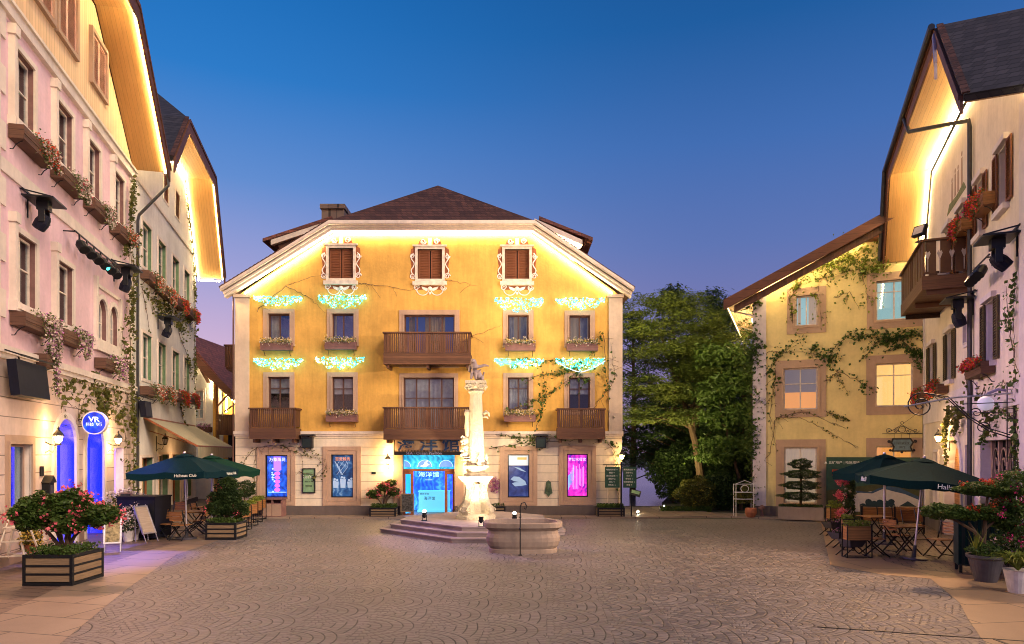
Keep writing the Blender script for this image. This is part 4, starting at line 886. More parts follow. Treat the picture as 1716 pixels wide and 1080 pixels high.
m = MB(); m.bar((uk(322), -.06, zk(597)), (uk(357), -.06, zk(628)), .05, .07); m.bar((uk(357), -.06, zk(628)), (uk(357), -.06, zk(668)), .05, .05); m.build('light_strip', 'strip', CT)
m = MB(); m.box(uk(358), uk(362), -.1, .3, 0, zk(640)); m.box(uk(362), uk(395), 1.0, 1.1, zk(770), zk(648)); m.build('loggia_wall', 'yellow', CT)
m = MB(); m.box(uk(363), uk(366), -.05, .15, zk(770), zk(640)); m.bar((uk(366), 0, zk(680)), (uk(391), 0, zk(652)), .1); m.bar((uk(376), 0, zk(690)), (uk(396), 0, zk(676)), .08); m.build('loggia_brace', 'orange_wood', CT)
m = MB(); m.bar((uk(378), .05, zk(660)), (uk(393), .05, zk(674)), .06, .08); m.bar((uk(372), .6, zk(640)), (uk(372), .6, zk(690)), .05); m.build('light_strip', 'strip', CT)
m = MB(); z0_ = zk(722)
for i in range(9): m.box(uk(367) + i * .115, uk(367) + i * .115 + .1, -.1, -.07, z0_, zk(697))
m.box(uk(366), uk(399), -.16, .9, z0_ - .25, z0_); m.box(uk(366), uk(399), -.14, -.04, zk(697), zk(695)); m.build('balcony', 'brown_wood', CT)
m = MB(); m.box(uk(380), uk(399), .2, .3, 0, z0_ - .26); m.build('lower_door', 'navy_box', CT)
# ================================================================ RIGHT: LEMON HOUSE WITH VINES
Y_ = FY; LH = empty('lemon_house', (Y_.o[0], Y_.o[1], 0), Y_.ang, 'vine covered lemon yellow gabled house with stone window frames', 'house')
def HY(px0, py0, px1, py1):
    u0, za = Y_.uz(px0, py1); u0b, zb = Y_.uz(px0, py0); u1, _ = Y_.uz(px1, py1); return rect(u0, u1, za, zb)
hy = [HY(1333, 497, 1370, 547), HY(1468, 472, 1530, 538), HY(1313, 618, 1370, 687), HY(1467, 610, 1530, 682), HY(1314, 750, 1369, 843), HY(1467, 748, 1530, 842)]
outY = [(0, 0), (12, 0), (12, 9.2), (6.3, 12.25), (0.0, 9.2)]
wall(LH, 'wall', outY, hy, 0, .25, ['lemon', 'sand_stone'])
body(LH, 0.005, 12, 9, 9.0, 'lilac_white')
m = MB(); m.box(-.01, Y_.u(1284), -.05, 0, .45, 9.25); m.build('pilaster', 'lilac_white', LH)
m = MB(); m.box(-.03, 6.0, -.10, 0, 0, .47); m.build('plinth', 'plinth_stone', LH)
backs = ['room_cyan', 'room_cyan', 'room_amber', 'room_warm', 'room_dim', 'room_amber']
curs = [[(.1, .25), (.6, .95)], None, [(.05, .95)], None, [(.02, .98)], None]
for i, h in enumerate(hy):
    f = window(LH, h, .1, 'cream_paint', 2, ((), (.72,), (.62,), (.72,), (.66,), ())[i], backs[i], 'glass', 'sand_stone', .32, .03, None, ('curtain_lit', curs[i]) if curs[i] and i != 2 else None, fw=.055)
    if i in (2, 3):
        u0, u1, z0, z1 = h[0][0], h[1][0], h[0][1], h[2][1]; MB().box(u0 + .05, u1 - .05, .2, .21, z0 + (z1 - z0) * (.42 if i == 2 else 0), z1 - .05).build('blind', 'blind_dim' if i == 2 else 'room_warm', f)
rs = 3.05 / 6.3; m = MB(); th = .2
PRY = [(-1.05, 9.2 - 1.05 * rs - .02), (6.3, 12.25), (13.0, 12.25 - 6.7 * rs)]
m.prism([(PRY[0][0], PRY[0][1] + .05), PRY[1], PRY[2], (PRY[2][0], PRY[2][1] + .2), (PRY[1][0], PRY[1][1] + .26), (PRY[0][0] - .08, PRY[0][1] + .26)][::-1], -.75, 9)
rfy = m.build('roof', 'tile_dark', LH)
m = MB(); m.add([(-.98, -.7, PRY[0][1] + .05 + .0), (-.98, 9, PRY[0][1] + .05), (0, 9, 9.14), (0, -.7, 9.14)], [(0, 1, 2, 3)]); m.add([(0, -.7, 9.14), (6.3, -.7, 12.19), (6.3, -.01, 12.19), (0, -.01, 9.14)], [(0, 1, 2, 3)]); m.build('soffit', 'cladding', rfy)
m = MB(); a, b2 = Vector((PRY[0][0] - .05, PRY[0][1])), Vector((6.3, 12.25))
m.prism([(a.x, a.y + .30), (b2.x, b2.y + .30), (b2.x, b2.y - .12), (a.x, a.y - .12)], -.86, -.755); m.build('bargeboard', 'barge_wood', rfy)
m = MB(); m.prism([(a.x + .4, a.y + .08), (b2.x, b2.y - .06), (b2.x, b2.y - .36), (a.x + .4, a.y - .22)], -.62, -.5); m.build('inner_bargeboard', 'brown_wood', rfy)
m = MB(); m.bar((.3, -.45, 9.23), (6.0, -.45, 11.98), .03, .05); m.bar((-.06, .3, 8.3), (-.06, 5.5, 8.3), .03, .04); m.build('light_strip', 'strip_soft', rfy)
m = MB()
for i in range(46): m.ball((-.95, -.5 + i * .2, PRY[0][1] - .0), .022, n=6, k=4)
m.build('fairy_lights', 'bulb_warm', rfy)
m = MB(); m.bar((-1.0, .3, 8.75), (-.02, .3, 8.45), .05); m.bar((-1.0, 4.4, 8.75), (-.02, 4.4, 8.45), .05); m.build('eaves_brace', 'silver', rfy)
m = MB(); m.box(.18, .42, -.42, .0, 9.2, 9.55); m.build('purlin_end', 'orange_wood', rfy)
m = MB(); m.box(4.15, 4.6, -.55, .0, 10.95, 11.4); m.build('purlin_end', 'rust_paint', rfy)
# ================================================================ RIGHT: CREAM HOUSE WITH SHUTTERS AND BALCONY
F = FR; CH = empty('cream_house', (F.o[0], F.o[1], 0), F.ang, 'cream plastered house with brown louvred shutters and a carved timber balcony', 'house')
lo = [rect(1.25, 2.1, 4.98, 6.52), rect(4.3, 5.15, 4.98, 6.52), rect(9.1, 9.95, 4.98, 6.52)]
up_ = [rect(1.5, 2.15, 8.3, 9.75), rect(4.0, 4.9, 7.9, 9.9), rect(6.0, 6.8, 7.9, 9.9), rect(8.2, 8.9, 8.5, 9.95), rect(10.3, 11.05, 8.5, 9.95)]
sm = [rect(6.78, 7.2, 5.85, 6.6)]
gr = [arch(4.1, 6.3, 0, 3.2), rect(6.75, 7.4, 1.0, 2.9), rect(8.5, 11.4, 0, 3.0), rect(2.2, 2.9, .9, 2.7)]
outR = [(0.02, 0), (12.5, 0), (12.5, 10.3), (10.6, 12.75), (1.7, 12.75), (0.02, 9.6)]
wall(CH, 'wall', outR, lo + up_ + sm + gr, 0, .32, ['cream', 'lilac_white'])
body(CH, 0.02, 12.5, 11, 9.5, 'cream', 'side_wall', 10.2)
for i, h in enumerate(lo + up_):
    u0, u1, z0, z1 = h[0][0], h[1][0], h[0][1], h[2][1]
    f = window(CH, h, .24, 'lilac_steel' if 0 else 'cream_paint', 1, (), 'dark_room', 'dark_glass', None)
    MB().box(u0 - .12, u1 + .12, -.14, .0, z0 - .14, z0 - .0).build('sill', 'lilac_white', f); MB().box(u0 - .12, u1 + .12, -.12, 0, z1 + .02, z1 + .16).build('lintel', 'lilac_white', f)
    wsh = .42; mt = 'olive_shutter' if i < 3 else 'shutter_wood'
    if i not in (3, 4): shutter(f, u0 - wsh, u0 - .02, z0, z1, -.06, mt)
    if i != 3: shutter(f, u1 + .02, u1 + wsh, z0, z1, -.06, mt)
h = sm[0]; f = window(CH, h, .15, 'lilac_white', 1, (.5,), 'dark_room', 'glass', 'lilac_white', .12)
m = MB(); m.box(.02, 12.5, -.05, 0, 3.75, 4.25); m.box(.02, 8.2, -.03, 0, 4.251, 4.6); m.build('pale_band', 'lilac_white', CH)
for q in ((.02, 4.0), (6.4, 8.4), (11.5, 12.5)): MB().box(q[0], q[1], -.10, 0, 0, .42).build('plinth', 'plinth_stone', CH)
m = MB(); m.box(12.1, 12.54, -.06, 0, .43, 10.3); m.box(.0, .3, -.04, 0, .43, 9.6); m.build('corner_pilaster', 'lilac_white', CH)
# arched door and iron-grilled portal
h = gr[0]; u0, u1 = 4.1, 6.3; m = MB(); ring(m, h, .2, -.05, 0); f = fixn(m.build('arch_surround', 'lilac_white', CH))
MB().prism([(x, z) for x, z in arch(4.15, 6.25, 0, 3.15)], .22, .28).build('arched_door', 'orange_wood', f)
h = gr[1]; window(CH, h, .12, 'brown_paint', 1, (), 'room_amber', 'glass'); h = gr[3]; window(CH, h, .12, 'lilac_white', 1, (.5,), 'dark_room', 'glass', 'lilac_white', .1)
m = MB(); 
for i in range(5): m.box(8.55 + i * .7, 8.65 + i * .7, .22, .3, 0, 3.0)
m.box(8.55, 11.35, .21, .31, 1.9, 1.98); m.box(8.55, 11.35, .21, .31, 0, .2)
for i in range(4):
    cx = 8.95 + i * .7
    for s in (-1, 1): m.tube([(cx + s * .3 * math.cos(t_ * PI / 16), .25, 2.25 + .55 * math.sin(t_ * PI / 16)) for t_ in range(9)], .022, 5)
    m.tube([(cx + .13 * math.cos(t_ * PI / 6), .25, 2.35 + .2 * math.sin(t_ * PI / 6)) for t_ in range(12)], .018, 5); m.bar((cx, .25, 0), (cx, .25, 2.2), .03)
pd = m.build('portal_grille', 'mauve_stone', CH); MB().box(8.5, 11.4, .34, .36, 0, 3.0).build('portal_backing', 'dark_room', pd)
rfc = roof(CH, [(.02, 10.1), (1.6, 12.95), (10.7, 12.95), (13.4, 10.0)], -1.35, 11, 'tile_dark', 2.0, 2.2, barge_h=.4, strips=((-.1, .10, .14, 'strip'),), soff_to=-.03)
m = MB(); m.tube([(.0, -1.5, 10.15), (1.55, -1.5, 13.1), (10.8, -1.5, 13.1)], .08, 8); m.build('gutter', 'pipe', rfc)
m = MB(); m.bar((10.75, -1.44, 12.9), (10.95, -1.44, 12.1), .06, .12); m.bar((10.95, -1.44, 12.1), (11.0, -1.44, 11.7), .04, .06); m.build('carved_finial', 'lilac_steel', rfc)
m = MB(); m.tube([(6.0, -1.45, 13.0), (6.2, -1.35, 12.5), (7.8, -.12, 11.9), (7.8, -.10, 11.7), (7.8, -.10, .1)], .06, 8); o = m.build('downpipe', 'pipe', CH)
# mural of small standing figures on the gable
m = MB()
for i, (x_, h_) in enumerate(((5.0, .75), (5.45, .9), (5.85, .85), (6.35, 1.1))):
    m.prism([(x_ - .09, 10.6), (x_ + .09, 10.6), (x_ + .07, 10.6 + h_ * .75), (x_ - .07, 10.6 + h_ * .75)], -.006, 0); m.ball((x_, -.003, 10.6 + h_ * .86), .08, n=8, k=5, sy=.1)
mf = m.build('gable_mural', 'mauve_stone', CH); MB().prism([(4.2, 10.35), (6.9, 10.35), (6.6, 10.62), (5.6, 10.55), (4.6, 10.62)], -.005, 0).build('mural_ground', 'leaf_box', mf)
# carved balcony
fl = balcony(CH, 2.95, 7.1, 7.55, 8.9, 1.1, 'brown_wood', 9, fas=.3)
m = MB()
for u_ in (7.145,):
    for i in range(4):
        v = -1.0 + i * .3; z_ = 8.45
        m = MB()
        for s in (1,): m.add([(u_, v, z_ - .18), (u_, v - .07, z_ + .02), (u_, v - .04, z_ + .1), (u_, v, z_ + .05), (u_, v + .04, z_ + .1), (u_, v + .07, z_ + .02)], [(0, 1, 2, 3, 4, 5)])
        m.box(u_ - .001, u_ + .002, v - .012, v + .012, 7.95, z_ - .17); m.build('heart_cutout', 'curtain', fl)
# ================================================================ FOUNTAIN: steps, column, trough
FT = empty('fountain', (-1.24, 23.5, 0), 0, 'carved stone column with griffin on an octagonal stepped platform, brightly floodlit', 'fountain')
poly = [(-3.76, 23.1), (-1.53, 20.87), (-.4, 20.87), (1.1, 22.5), (1.1, 24.8), (-.4, 26.2), (-2.0, 26.2), (-3.6, 24.6)]
ctr = (-1.3, 23.6)
def grow(P, d):
    out = []; n = len(P)
    for i in range(n):
        a = Vector(P[i - 1]); b = Vector(P[i]); c_ = Vector(P[(i + 1) % n]); d1 = (b - a).normalized(); d2 = (c_ - b).normalized()
        n1 = Vector((d1.y, -d1.x)); n2 = Vector((d2.y, -d2.x)); bi = (n1 + n2).normalized(); out.append(tuple(b + bi * (d / max(.4, bi.dot(n1)))))
    return out
ox, oy = -1.24, 23.5
for i, (d, z0, z1) in enumerate(((.62, -.05, .14), (.31, .1402, .28), (0, .2802, .42))):
    m = MB(); P = [(x - ox, y - oy) for x, y in grow(poly, d)]; m.zprism(P, z0, z1 - .035); m.zprism([(x - ox, y - oy) for x, y in grow(poly, d + .03)], z1 - .0345, z1)
    m.build('step', 'step_stone', FT)
B0 = .42
m = MB(); m.lathe([(.72, 0), (.72, .1), (.66, .14), (.60, .2)], (0, 0, B0), 8, rot=R(22.5)); 
# four scrolled buttresses and core
m.lathe([(.36, .2), (.34, .5), (.28, .8), (.30, 1.2)], (0, 0, B0), 8, rot=R(22.5))
prb = [(.25, .14), (.60, .14), (.68, .26), (.65, .42), (.54, .50), (.44, .70), (.37, .95), (.40, 1.15), (.48, 1.28), (.25, 1.28)]
for k_ in range(4):
    a = R(45 + 90 * k_ + 12); q = MB(); q.prism(prb, -.13, .13)
    for s in (-1, 1): q.tube([((.60 + .12 * (1 - i / 16) * math.cos(i * .75)), s * .14, .30 + .12 * (1 - i / 16) * math.sin(i * .75)) for i in range(16)], .028, 5)
    q.xf(Matrix.Translation((0, 0, B0)) @ Matrix.Rotation(a, 4, 'Z')); m.add(q.v, q.f)
m.lathe([(.50, 1.28), (.55, 1.33), (.62, 1.40), (.64, 1.46)], (0, 0, B0), 8, rot=R(22.5))
m.build('pedestal', 'statue_stone', FT)
m = MB(); m.lathe([(.44, 1.46), (.44, 1.52), (.34, 1.58), (.36, 1.70), (.47, 1.76), (.47, 1.82)], (0, 0, B0), 8, rot=R(22.5))
for a in range(4):
    q = MB(); q.lathe([(.06, 0), (.09, .08), (.05, .2), (.08, .28), (.02, .4)], (.37, 0, 1.82 + B0), 8); q.xf(Matrix.Rotation(R(20 + 90 * a), 4, 'Z')); m.add(q.v, q.f)
m.build('column_base', 'statue_stone', FT)
m = MB(); m.lathe([(.33, 1.82), (.325, 1.9), (.26, 3.3), (.22, 4.25), (.24, 4.30)], (0, 0, B0), 8, rot=R(22.5)); m.build('shaft', 'statue_stone', FT)
m = MB(); m.lathe([(.24, 4.30), (.28, 4.36), (.25, 4.4), (.29, 4.52), (.36, 4.62)], (0, 0, B0), 12); m.box(-.35, .35, -.35, .35, 4.62 + B0, 4.72 + B0)
for k_ in range(4):
    q = MB(); 
    for s in (-1, 1): q.tube([(.30 + .02, s * (.20 + .1 * (1 - i / 14) * math.cos(i * .8)), 4.50 + .1 * (1 - i / 14) * math.sin(i * .8)) for i in range(14)], .03, 5)
    q.ball((.33, 0, 4.52), .07, n=8, k=6); q.xf(Matrix.Translation((0, 0, B0)) @ Matrix.Rotation(R(90 * k_), 4, 'Z')); m.add(q.v, q.f)
m.build('capital', 'statue_stone', FT)
def skin(name, verts, edges, radii, mat, parent, sub=2):
    me = bpy.data.meshes.new('sk'); me.from_pydata(verts, edges, []); o = bpy.data.objects.new('sk', me); COL.objects.link(o)
    md = o.modifiers.new('s', 'SKIN'); me.skin_vertices or None
    for i, r_ in enumerate(radii): me.skin_vertices[0].data[i].radius = (r_, r_)
    me.skin_vertices[0].data[0].use_root = True
    s_ = o.modifiers.new('b', 'SUBSURF'); s_.levels = sub
    bpy.context.view_layer.update(); dg = bpy.context.evaluated_depsgraph_get(); e = bpy.data.meshes.new_from_object(o.evaluated_get(dg)); bpy.data.objects.remove(o)
    e.name = name; e.materials.clear(); e.materials.append(MATS[mat]); e.polygons.foreach_set('use_smooth', [True] * len(e.polygons)); n = bpy.data.objects.new(name, e); COL.objects.link(n); n.parent = parent; return n
zt = B0 + 4.72
# seated griffin: haunches, chest, neck, head, beak, forelegs, tail, raised wing
V_ = [(.08, .05, .16), (.0, 0, .34), (-.06, -.03, .52), (-.08, -.05, .66), (-.10, -.14, .70), (-.11, -.20, .66), (-.14, -.12, .30), (-.16, -.16, .04), (.0, -.14, .30), (.0, -.18, .04), (.22, -.02, .10), (.20, -.14, .03), (.05, .16, .06), (.22, .14, .14), (.28, .08, .34), (.12, .02, .50), (.30, .04, .56), (.46, .02, .52), (-.10, .02, .76), (-.20, .0, .52), (-.24, .02, .30)]
E_ = [(0, 1), (1, 2), (2, 3), (3, 4), (4, 5), (1, 6), (6, 7), (1, 8), (8, 9), (0, 10), (10, 11), (0, 12), (12, 13), (13, 14), (2, 15), (15, 16), (16, 17), (3, 18), (2, 19), (19, 20)]
R_ = [.17, .15, .12, .09, .08, .03, .06, .05, .06, .05, .08, .05, .05, .03, .03, .06, .05, .015, .03, .06, .05]
gf = skin('griffin', [(x, y, z + zt) for x, y, z in V_], E_, R_, 'step_stone', FT)
# gargoyle masks and spout shell on the shaft
m = MB()
for (x, z, s) in ((-.36, 3.10, 1), (-.34, 2.86, .9), (-.38, 2.62, 1.0)):
    m.ball((x, -.12, z), .13 * s, n=10, k=8, sx=1.0, sy=1.2, sz=1.0); m.ball((x - .10 * s, -.20, z - .03), .06 * s, n=8, k=6); m.tube([(x - .02, -.22, z + .1), (x - .09, -.24, z + .15), (x - .13, -.2, z + .10)], .03, 6)
m.box(-.50, -.2, -.3, .1, 2.42, 2.46); m.box(-.46, -.2, -.28, .1, 2.50, 2.54); m.lathe([(.03, 0), (.07, .1), (.09, .4), (.06, .7), (.1, .8), (.07, .95)], (-.30, -.1, 3.2), 8)
m.tube([(.24, -.05, 4.0), (.36, -.07, 4.08), (.44, -.08, 4.02), (.47, -.08, 3.92)], [.06, .07, .05, .02], 6); m.tube([(.24, -.05, 3.92), (.38, -.07, 3.9), (.42, -.08, 3.84)], [.05, .04, .02], 6)
m.build('mask_carving', 'statue_stone', FT, True)
# trough
TR = empty('water_trough', (.30, 18.62, 0), 0, 'rounded stone water trough in front of the fountain steps', 'trough')
def oval(prof, m, n=40, sx=1.0, sy=.62, sq=3.2): return m.lathe(prof, (0, 0, 0), n, 0, sx, sy, 0, sq)
m = MB(); oval([(.93, 0), (.93, .10), (.90, .12), (.96, .2), (1.0, .32), (1.0, .42), (.95, .52), (.94, .60), (1.02, .66), (1.07, .69), (1.07, .80), (1.04, .82), (.92, .82), (.90, .70), (.88, .45), (.01, .45)], m); m.build('basin', 'trough_stone', TR, False)
m = MB(); oval([(.90, .66), (.90, .67), (.001, .67)], m); m.build('water', 'water', TR)
wp = MB(); wp.tube([(0, 0, 0), (0, 0, .82), (0, 0, 1.25), (.03, 0, 1.36), (.12, .0, 1.38), (.17, .0, 1.28), (.14, 0, 1.2), (.10, 0, 1.24)], .016, 6); wp.ball((0, 0, .70), .035, n=8, k=6); wp.ball((0, 0, 1.0), .03, n=8, k=6)
wp.box(-.05, .05, -.05, .05, 0, .02); o = wp.build('water_spout', 'iron'); o.location = (.215, 17.80, 0.006); tag(o, 'thin black curled iron spout rod standing at the front of the trough', 'spout')
# ================================================================ LAMPS ON THE SQUARE
def flood(loc, aimd, label, energy, glow=True, col=(1, .78, .45), spot=70, tgt=None):
    r_ = empty('ground_floodlight', loc, 0, label, 'floodlight', 'small floodlights round the fountain')
    m = MB(); m.box(-.09, .09, -.07, .07, 0, .03); m.bar((-.07, 0, .03), (-.07, 0, .2), .02); m.bar((.07, 0, .03), (.07, 0, .2), .02); m.lathe([(.03, .10), (.06, .14), (.075, .26), (.08, .30)], (0, 0, 0), 12); m.build('housing', 'dark_metal', r_)
    if glow: m = MB(); m.ball((0, 0, .31), .06, n=10, k=8); m.build('lens', 'flood_glow', r_)
    l = lamp('flood_lamp', 'SPOT', (loc[0] + aimd[0] * .12, loc[1] + aimd[1] * .12, loc[2] + .42), energy, col, tgt, .05, spot, .5)
    return r_
flood((-2.9, 22.6, .42), (1, .6), 'small glowing floodlight on the platform before the shop entrance', 900, tgt=(-1.3, 23.4, 3.0), spot=60)
flood((.08, 21.9, .42), (-1, .4), 'starry glowing floodlight on the platform behind the trough', 800, tgt=(-1.2, 23.4, 3.4), spot=60)
fd = flood((-.95, 20.98, .42), (-.1, 1), 'unlit looking dark floodlight on the platform edge at the column foot', 1100, glow=False, tgt=(-1.2, 23.5, 2.2), spot=55)
lamp('platform_wash', 'POINT', (-1.0, 22.4, .75), 16, (1, .78, .45), size=.06)
def uplight(px, py, label, e, tgt):
    x, y = G(px, py, .07); r_ = empty('garden_uplight', (x, y, .03), 0, label, 'uplight', 'uplights under the trees')
    m = MB(); m.lathe([(.08, 0), (.08, .06), (.06, .1)], (0, 0, 0), 12); m.build('housing', 'dark_metal', r_); m = MB(); m.ball((0, 0, .12), .05, n=8, k=6); m.build('lens', 'flood_glow', r_)
    lamp('uplight_lamp', 'SPOT', (x, y, .25), e, (1, .80, .35), tgt, .06, 100, .8)
uplight(1113, 852, 'glowing uplight beneath the tall feathery tree', 600, (9.0, 33.5, 6))
uplight(1069, 861, 'glowing uplight at the edge of the lilac lane', 1400, (6.5, 33, 5))
# wall lantern
def lantern(loc, rz, label, e=38, group='warm wall lanterns'):
    r_ = empty('wall_lantern', loc, rz, label, 'lantern', group)
    m = MB(); m.box(-.03, .03, -.02, 0, -.35, .25); m.tube([(0, -.01, .0), (0, -.15, -.08), (0, -.30, -.10)], .014, 6); m.tube([(0, -.01, -.3), (0, -.12, -.22), (0, -.2, -.28), (0, -.26, -.14)], .01, 5)
    m.lathe([(.05, -.1), (.07, -.07), (.05, -.05)], (0, -.32, 0), 6); m.lathe([(.13, .14), (.10, .2), (.05, .26), (.02, .3), (.03, .33), (.005, .38)], (0, -.32, 0), 6)
    for a in range(6): ca, sa = math.cos(a * PI / 3), math.sin(a * PI / 3); m.bar((.06 * ca, -.32 + .06 * sa, -.05), (.115 * ca, -.32 + .115 * sa, .14), .01)
    m.build('bracket', 'iron', r_); m = MB(); m.lathe([(.045, -.04), (.085, .04), (.10, .12), (.02, .13)], (0, -.32, 0), 8); m.build('lamp_glass', 'lantern_glow', r_)
    M_ = Matrix.Translation(loc) @ Matrix.Rotation(rz, 4, 'Z'); lamp('lantern_lamp', 'POINT', M_ @ Vector((0, -.32, -.25)), e, (1, .58, .20), size=.08); lamp('lantern_lamp', 'POINT', M_ @ Vector((0, -.28, .48)), e * .6, (1, .58, .20), size=.08)
    return r_
def onf(F, px, py, v=0): u, z = F.uz(px, py, v); return F.W(u, v, z)
def onleft(o): o.scale = (1.1, 1.1, 1.1); return o
lantern(onf(FL, 73, 740), FL.ang, 'glowing wall lantern left of the first blue arch'); lantern(onf(FL, 179, 742), FL.ang, 'glowing wall lantern between the second blue arch and the narrow blue window')
lantern(onf(FC, 652, 775), 0, 'glowing wall lamp left of the aquarium shop door', 60); lantern(onf(FC, 783, 775), 0, 'glowing wall lamp hidden beside the column right of the shop door', 40)
lantern(onf(FC, 1040, 768), 0, 'small lit lantern on the far right corner of the yellow house', 8); lantern(onf(FR, 1592, 738), FR.ang, 'bright lantern wrapped in vines above the arched door', 55)
l_ = lantern(onf(FL, 262, 742), FL.ang, 'unlit round wall lantern in the shade of the awning', 1.0)
for ch in l_.children:
    if ch.name.startswith('lamp_glass'): ch.data.materials[0] = MATS['curtain']
# globe lamp on the right
g = empty('globe_lamp', onf(FR, 1690, 664), FR.ang, 'white globe lamp on a curved arm among the iron scrolls', 'lamp')
m = MB(); m.tube([(0, -.0, .12), (0, -.2, .16), (0, -.42, .06)], .035, 6); m.box(-.05, .05, -.03, 0, -.1, .25); m.build('arm', 'lilac_steel', g); m = MB(); m.ball((0, -.45, -.16), .17, n=18, k=12); m.build('globe', 'globe_white', g, True)
# iron scroll bracket
sb_ = empty('iron_scroll_bracket', onf(FR, 1702, 700), FR.ang, 'large black wrought iron scroll bracket reaching over the tall portal', 'bracket')
m = MB()
def spir(m, c_, r_, turns, st, s, w_, ax='v'):
    pts = []
    for i in range(26):
        f = i / 25; a = st + s * f * turns * 2 * PI; rr = r_ * (1 - .85 * f); pts.append((0 if ax == 'v' else c_[0] + rr * math.cos(a), c_[1] + (rr * math.cos(a) if ax == 'v' else 0), c_[2] + rr * math.sin(a)))
    m.tube(pts, w_, 5); return pts[0]
for dd in (0, .06):
    m.tube([(0, -.1, -.45 + dd), (0, -.5, -.3 + dd), (0, -.9, .0 + dd), (0, -1.3, .45 + dd), (0, -1.8, .62)], .014, 5)
spir(m, (0, -1.85, .32), .30, 1.7, PI / 2, 1, .016); spir(m, (0, -.62, -.22), .14, 1.5, 0, 1, .012); spir(m, (0, -.75, .12), .12, 1.4, PI, -1, .012)
m.bar((0, 0, .35), (0, -1.0, .33), .02); m.bar((0, 0, .1), (0, -1.0, .15), .015); m.bar((0, -.02, -1.1), (0, -.02, .9), .05)
for i in range(8): m.bar((0, -.14, -.9 + i * .22), (0, -.02, -.9 + i * .22), .015)
m.bar((0, -.16, -1.0), (0, -.16, .8), .02); m.build('scrollwork', 'iron', sb_)
m = MB(); m.tube([(0, -.05, .55), (0, -1.2, .48), (0, -2.2, .3)], .022, 6); m.build('arm', 'silver', sb_)
# hanging sign
hs = empty('hanging_sign', FY.W(FY.u(1547), -.12, 0), FY.ang, 'ornate black framed tavern sign hanging from a scrolled iron bar', 'sign')
def hz(py): return FY.uz(1518, py, -.12)[1]
s1_ = 1 / 46.5
m = MB(); m.bar((-65 * s1_, 0, hz(727)), (-2 * s1_, 0, hz(727)), .022); m.bar((-.02, 0, hz(752)), (-.02, 0, hz(655)), .03)
for cx_, r_ in ((-55, .11), (-43, .08), (-24, .08), (-12, .11)): spir(m, (cx_ * s1_, 0, hz(727) + r_), r_, 1.2, 0, 1 if cx_ < -34 else -1, .010, 'u')
m.tube([((-33.5) * s1_ + .12 * math.cos(a * PI / 8), 0, hz(720) + .12 * math.sin(a * PI / 8)) for a in range(17)], .011, 5); m.tube([((-33.5) * s1_ + .05 * math.cos(a * PI / 6), 0, hz(709) + .05 * math.sin(a * PI / 6)) for a in range(13)], .01, 5)
m.tube([(-58 * s1_, 0, hz(725)), (-46 * s1_, 0, hz(720)), (-34 * s1_, 0, hz(712)), (-22 * s1_, 0, hz(720)), (-10 * s1_, 0, hz(725))], .011, 5); m.bar((-33 * s1_, 0, hz(711)), (-5 * s1_, .0, hz(690)), .01)
for x_ in (-46, -34, -22): m.bar((x_ * s1_, 0, hz(727)), (x_ * s1_, 0, hz(736)), .012)
m.build('sign_bracket', 'iron', hs)
pl = [(-47, 737), (-21, 737), (-18, 742), (-22, 749), (-20, 755), (-47, 755), (-45, 749), (-49, 742)]
P = [(x * s1_, hz(y)) for x, y in pl][::-1]
m = MB(); ring(m, P, .055, -.03, .02)
for x, y, r_ in ((-54, 740, .06), (-13, 740, .06), (-52, 755, .05), (-15, 755, .05), (-34, 758, .05), (-40, 756.5, .03), (-28, 756.5, .03)): m.ball((x * s1_, 0, hz(y)), r_, n=8, k=6, sy=.4)
m.bar((-47 * s1_, 0, hz(746)), (-54 * s1_, 0, hz(740)), .05, .03); m.bar((-20 * s1_, 0, hz(746)), (-13 * s1_, 0, hz(740)), .05, .03); fixn(m.build('sign_frame', 'iron', hs))
simple('slate_blue', (.12, .20, .24), .5, bmp=0); m = MB(); m.prism(P, -.012, .01); m.build('sign_face', 'slate_blue', hs)
text('Hallstatt', .15, 'black_board', hs, (-34 * s1_, -.018, hz(743))); text('1872', .12, 'black_board', hs, (-34 * s1_, -.018, hz(750)))
# round VR sign
rsn = empty('round_sign', onf(FL, 157, 709, -.0) , FL.ang, 'round blue lit sign reading VR over the second arch', 'sign')
cV = D(159.5, 709, 20.6); rsn.location = cV; rsn.scale = (1.1, 1.1, 1.1); rsn.rotation_euler = (0, 0, R(8))
m = MB(); m.add([(.32 * math.cos(a * PI / 20), y, .32 * math.sin(a * PI / 20)) for y in (-.06, .08) for a in range(40)], [tuple(range(39, -1, -1)), tuple(range(40, 80))] + [(a, (a + 1) % 40, (a + 1) % 40 + 40, a + 40) for a in range(40)]); m.build('sign_drum', 'white_paint', rsn)
aqua('vr_face', (.004, .012, .22), (.006, .03, .6), (.03, .16, .6), .8, 2); m = MB(); m.add([(.29 * math.cos(a * PI / 20), -.065, .29 * math.sin(a * PI / 20)) for a in range(40)], [tuple(range(39, -1, -1))]); m.build('sign_face', 'vr_face', rsn)
text('VR', .19, 'white_glow', rsn, (0, -.072, .09), bold=.004, sx=1.2); text('科技飞行', .105, 'white_glow', rsn, (0, -.072, -.05))
m = MB(); m.bar((-.32, .05, .1), (-.62, .2, .1), .02); m.bar((-.32, .05, -.1), (-.62, .2, -.1), .02); m.build('arm', 'iron', rsn)
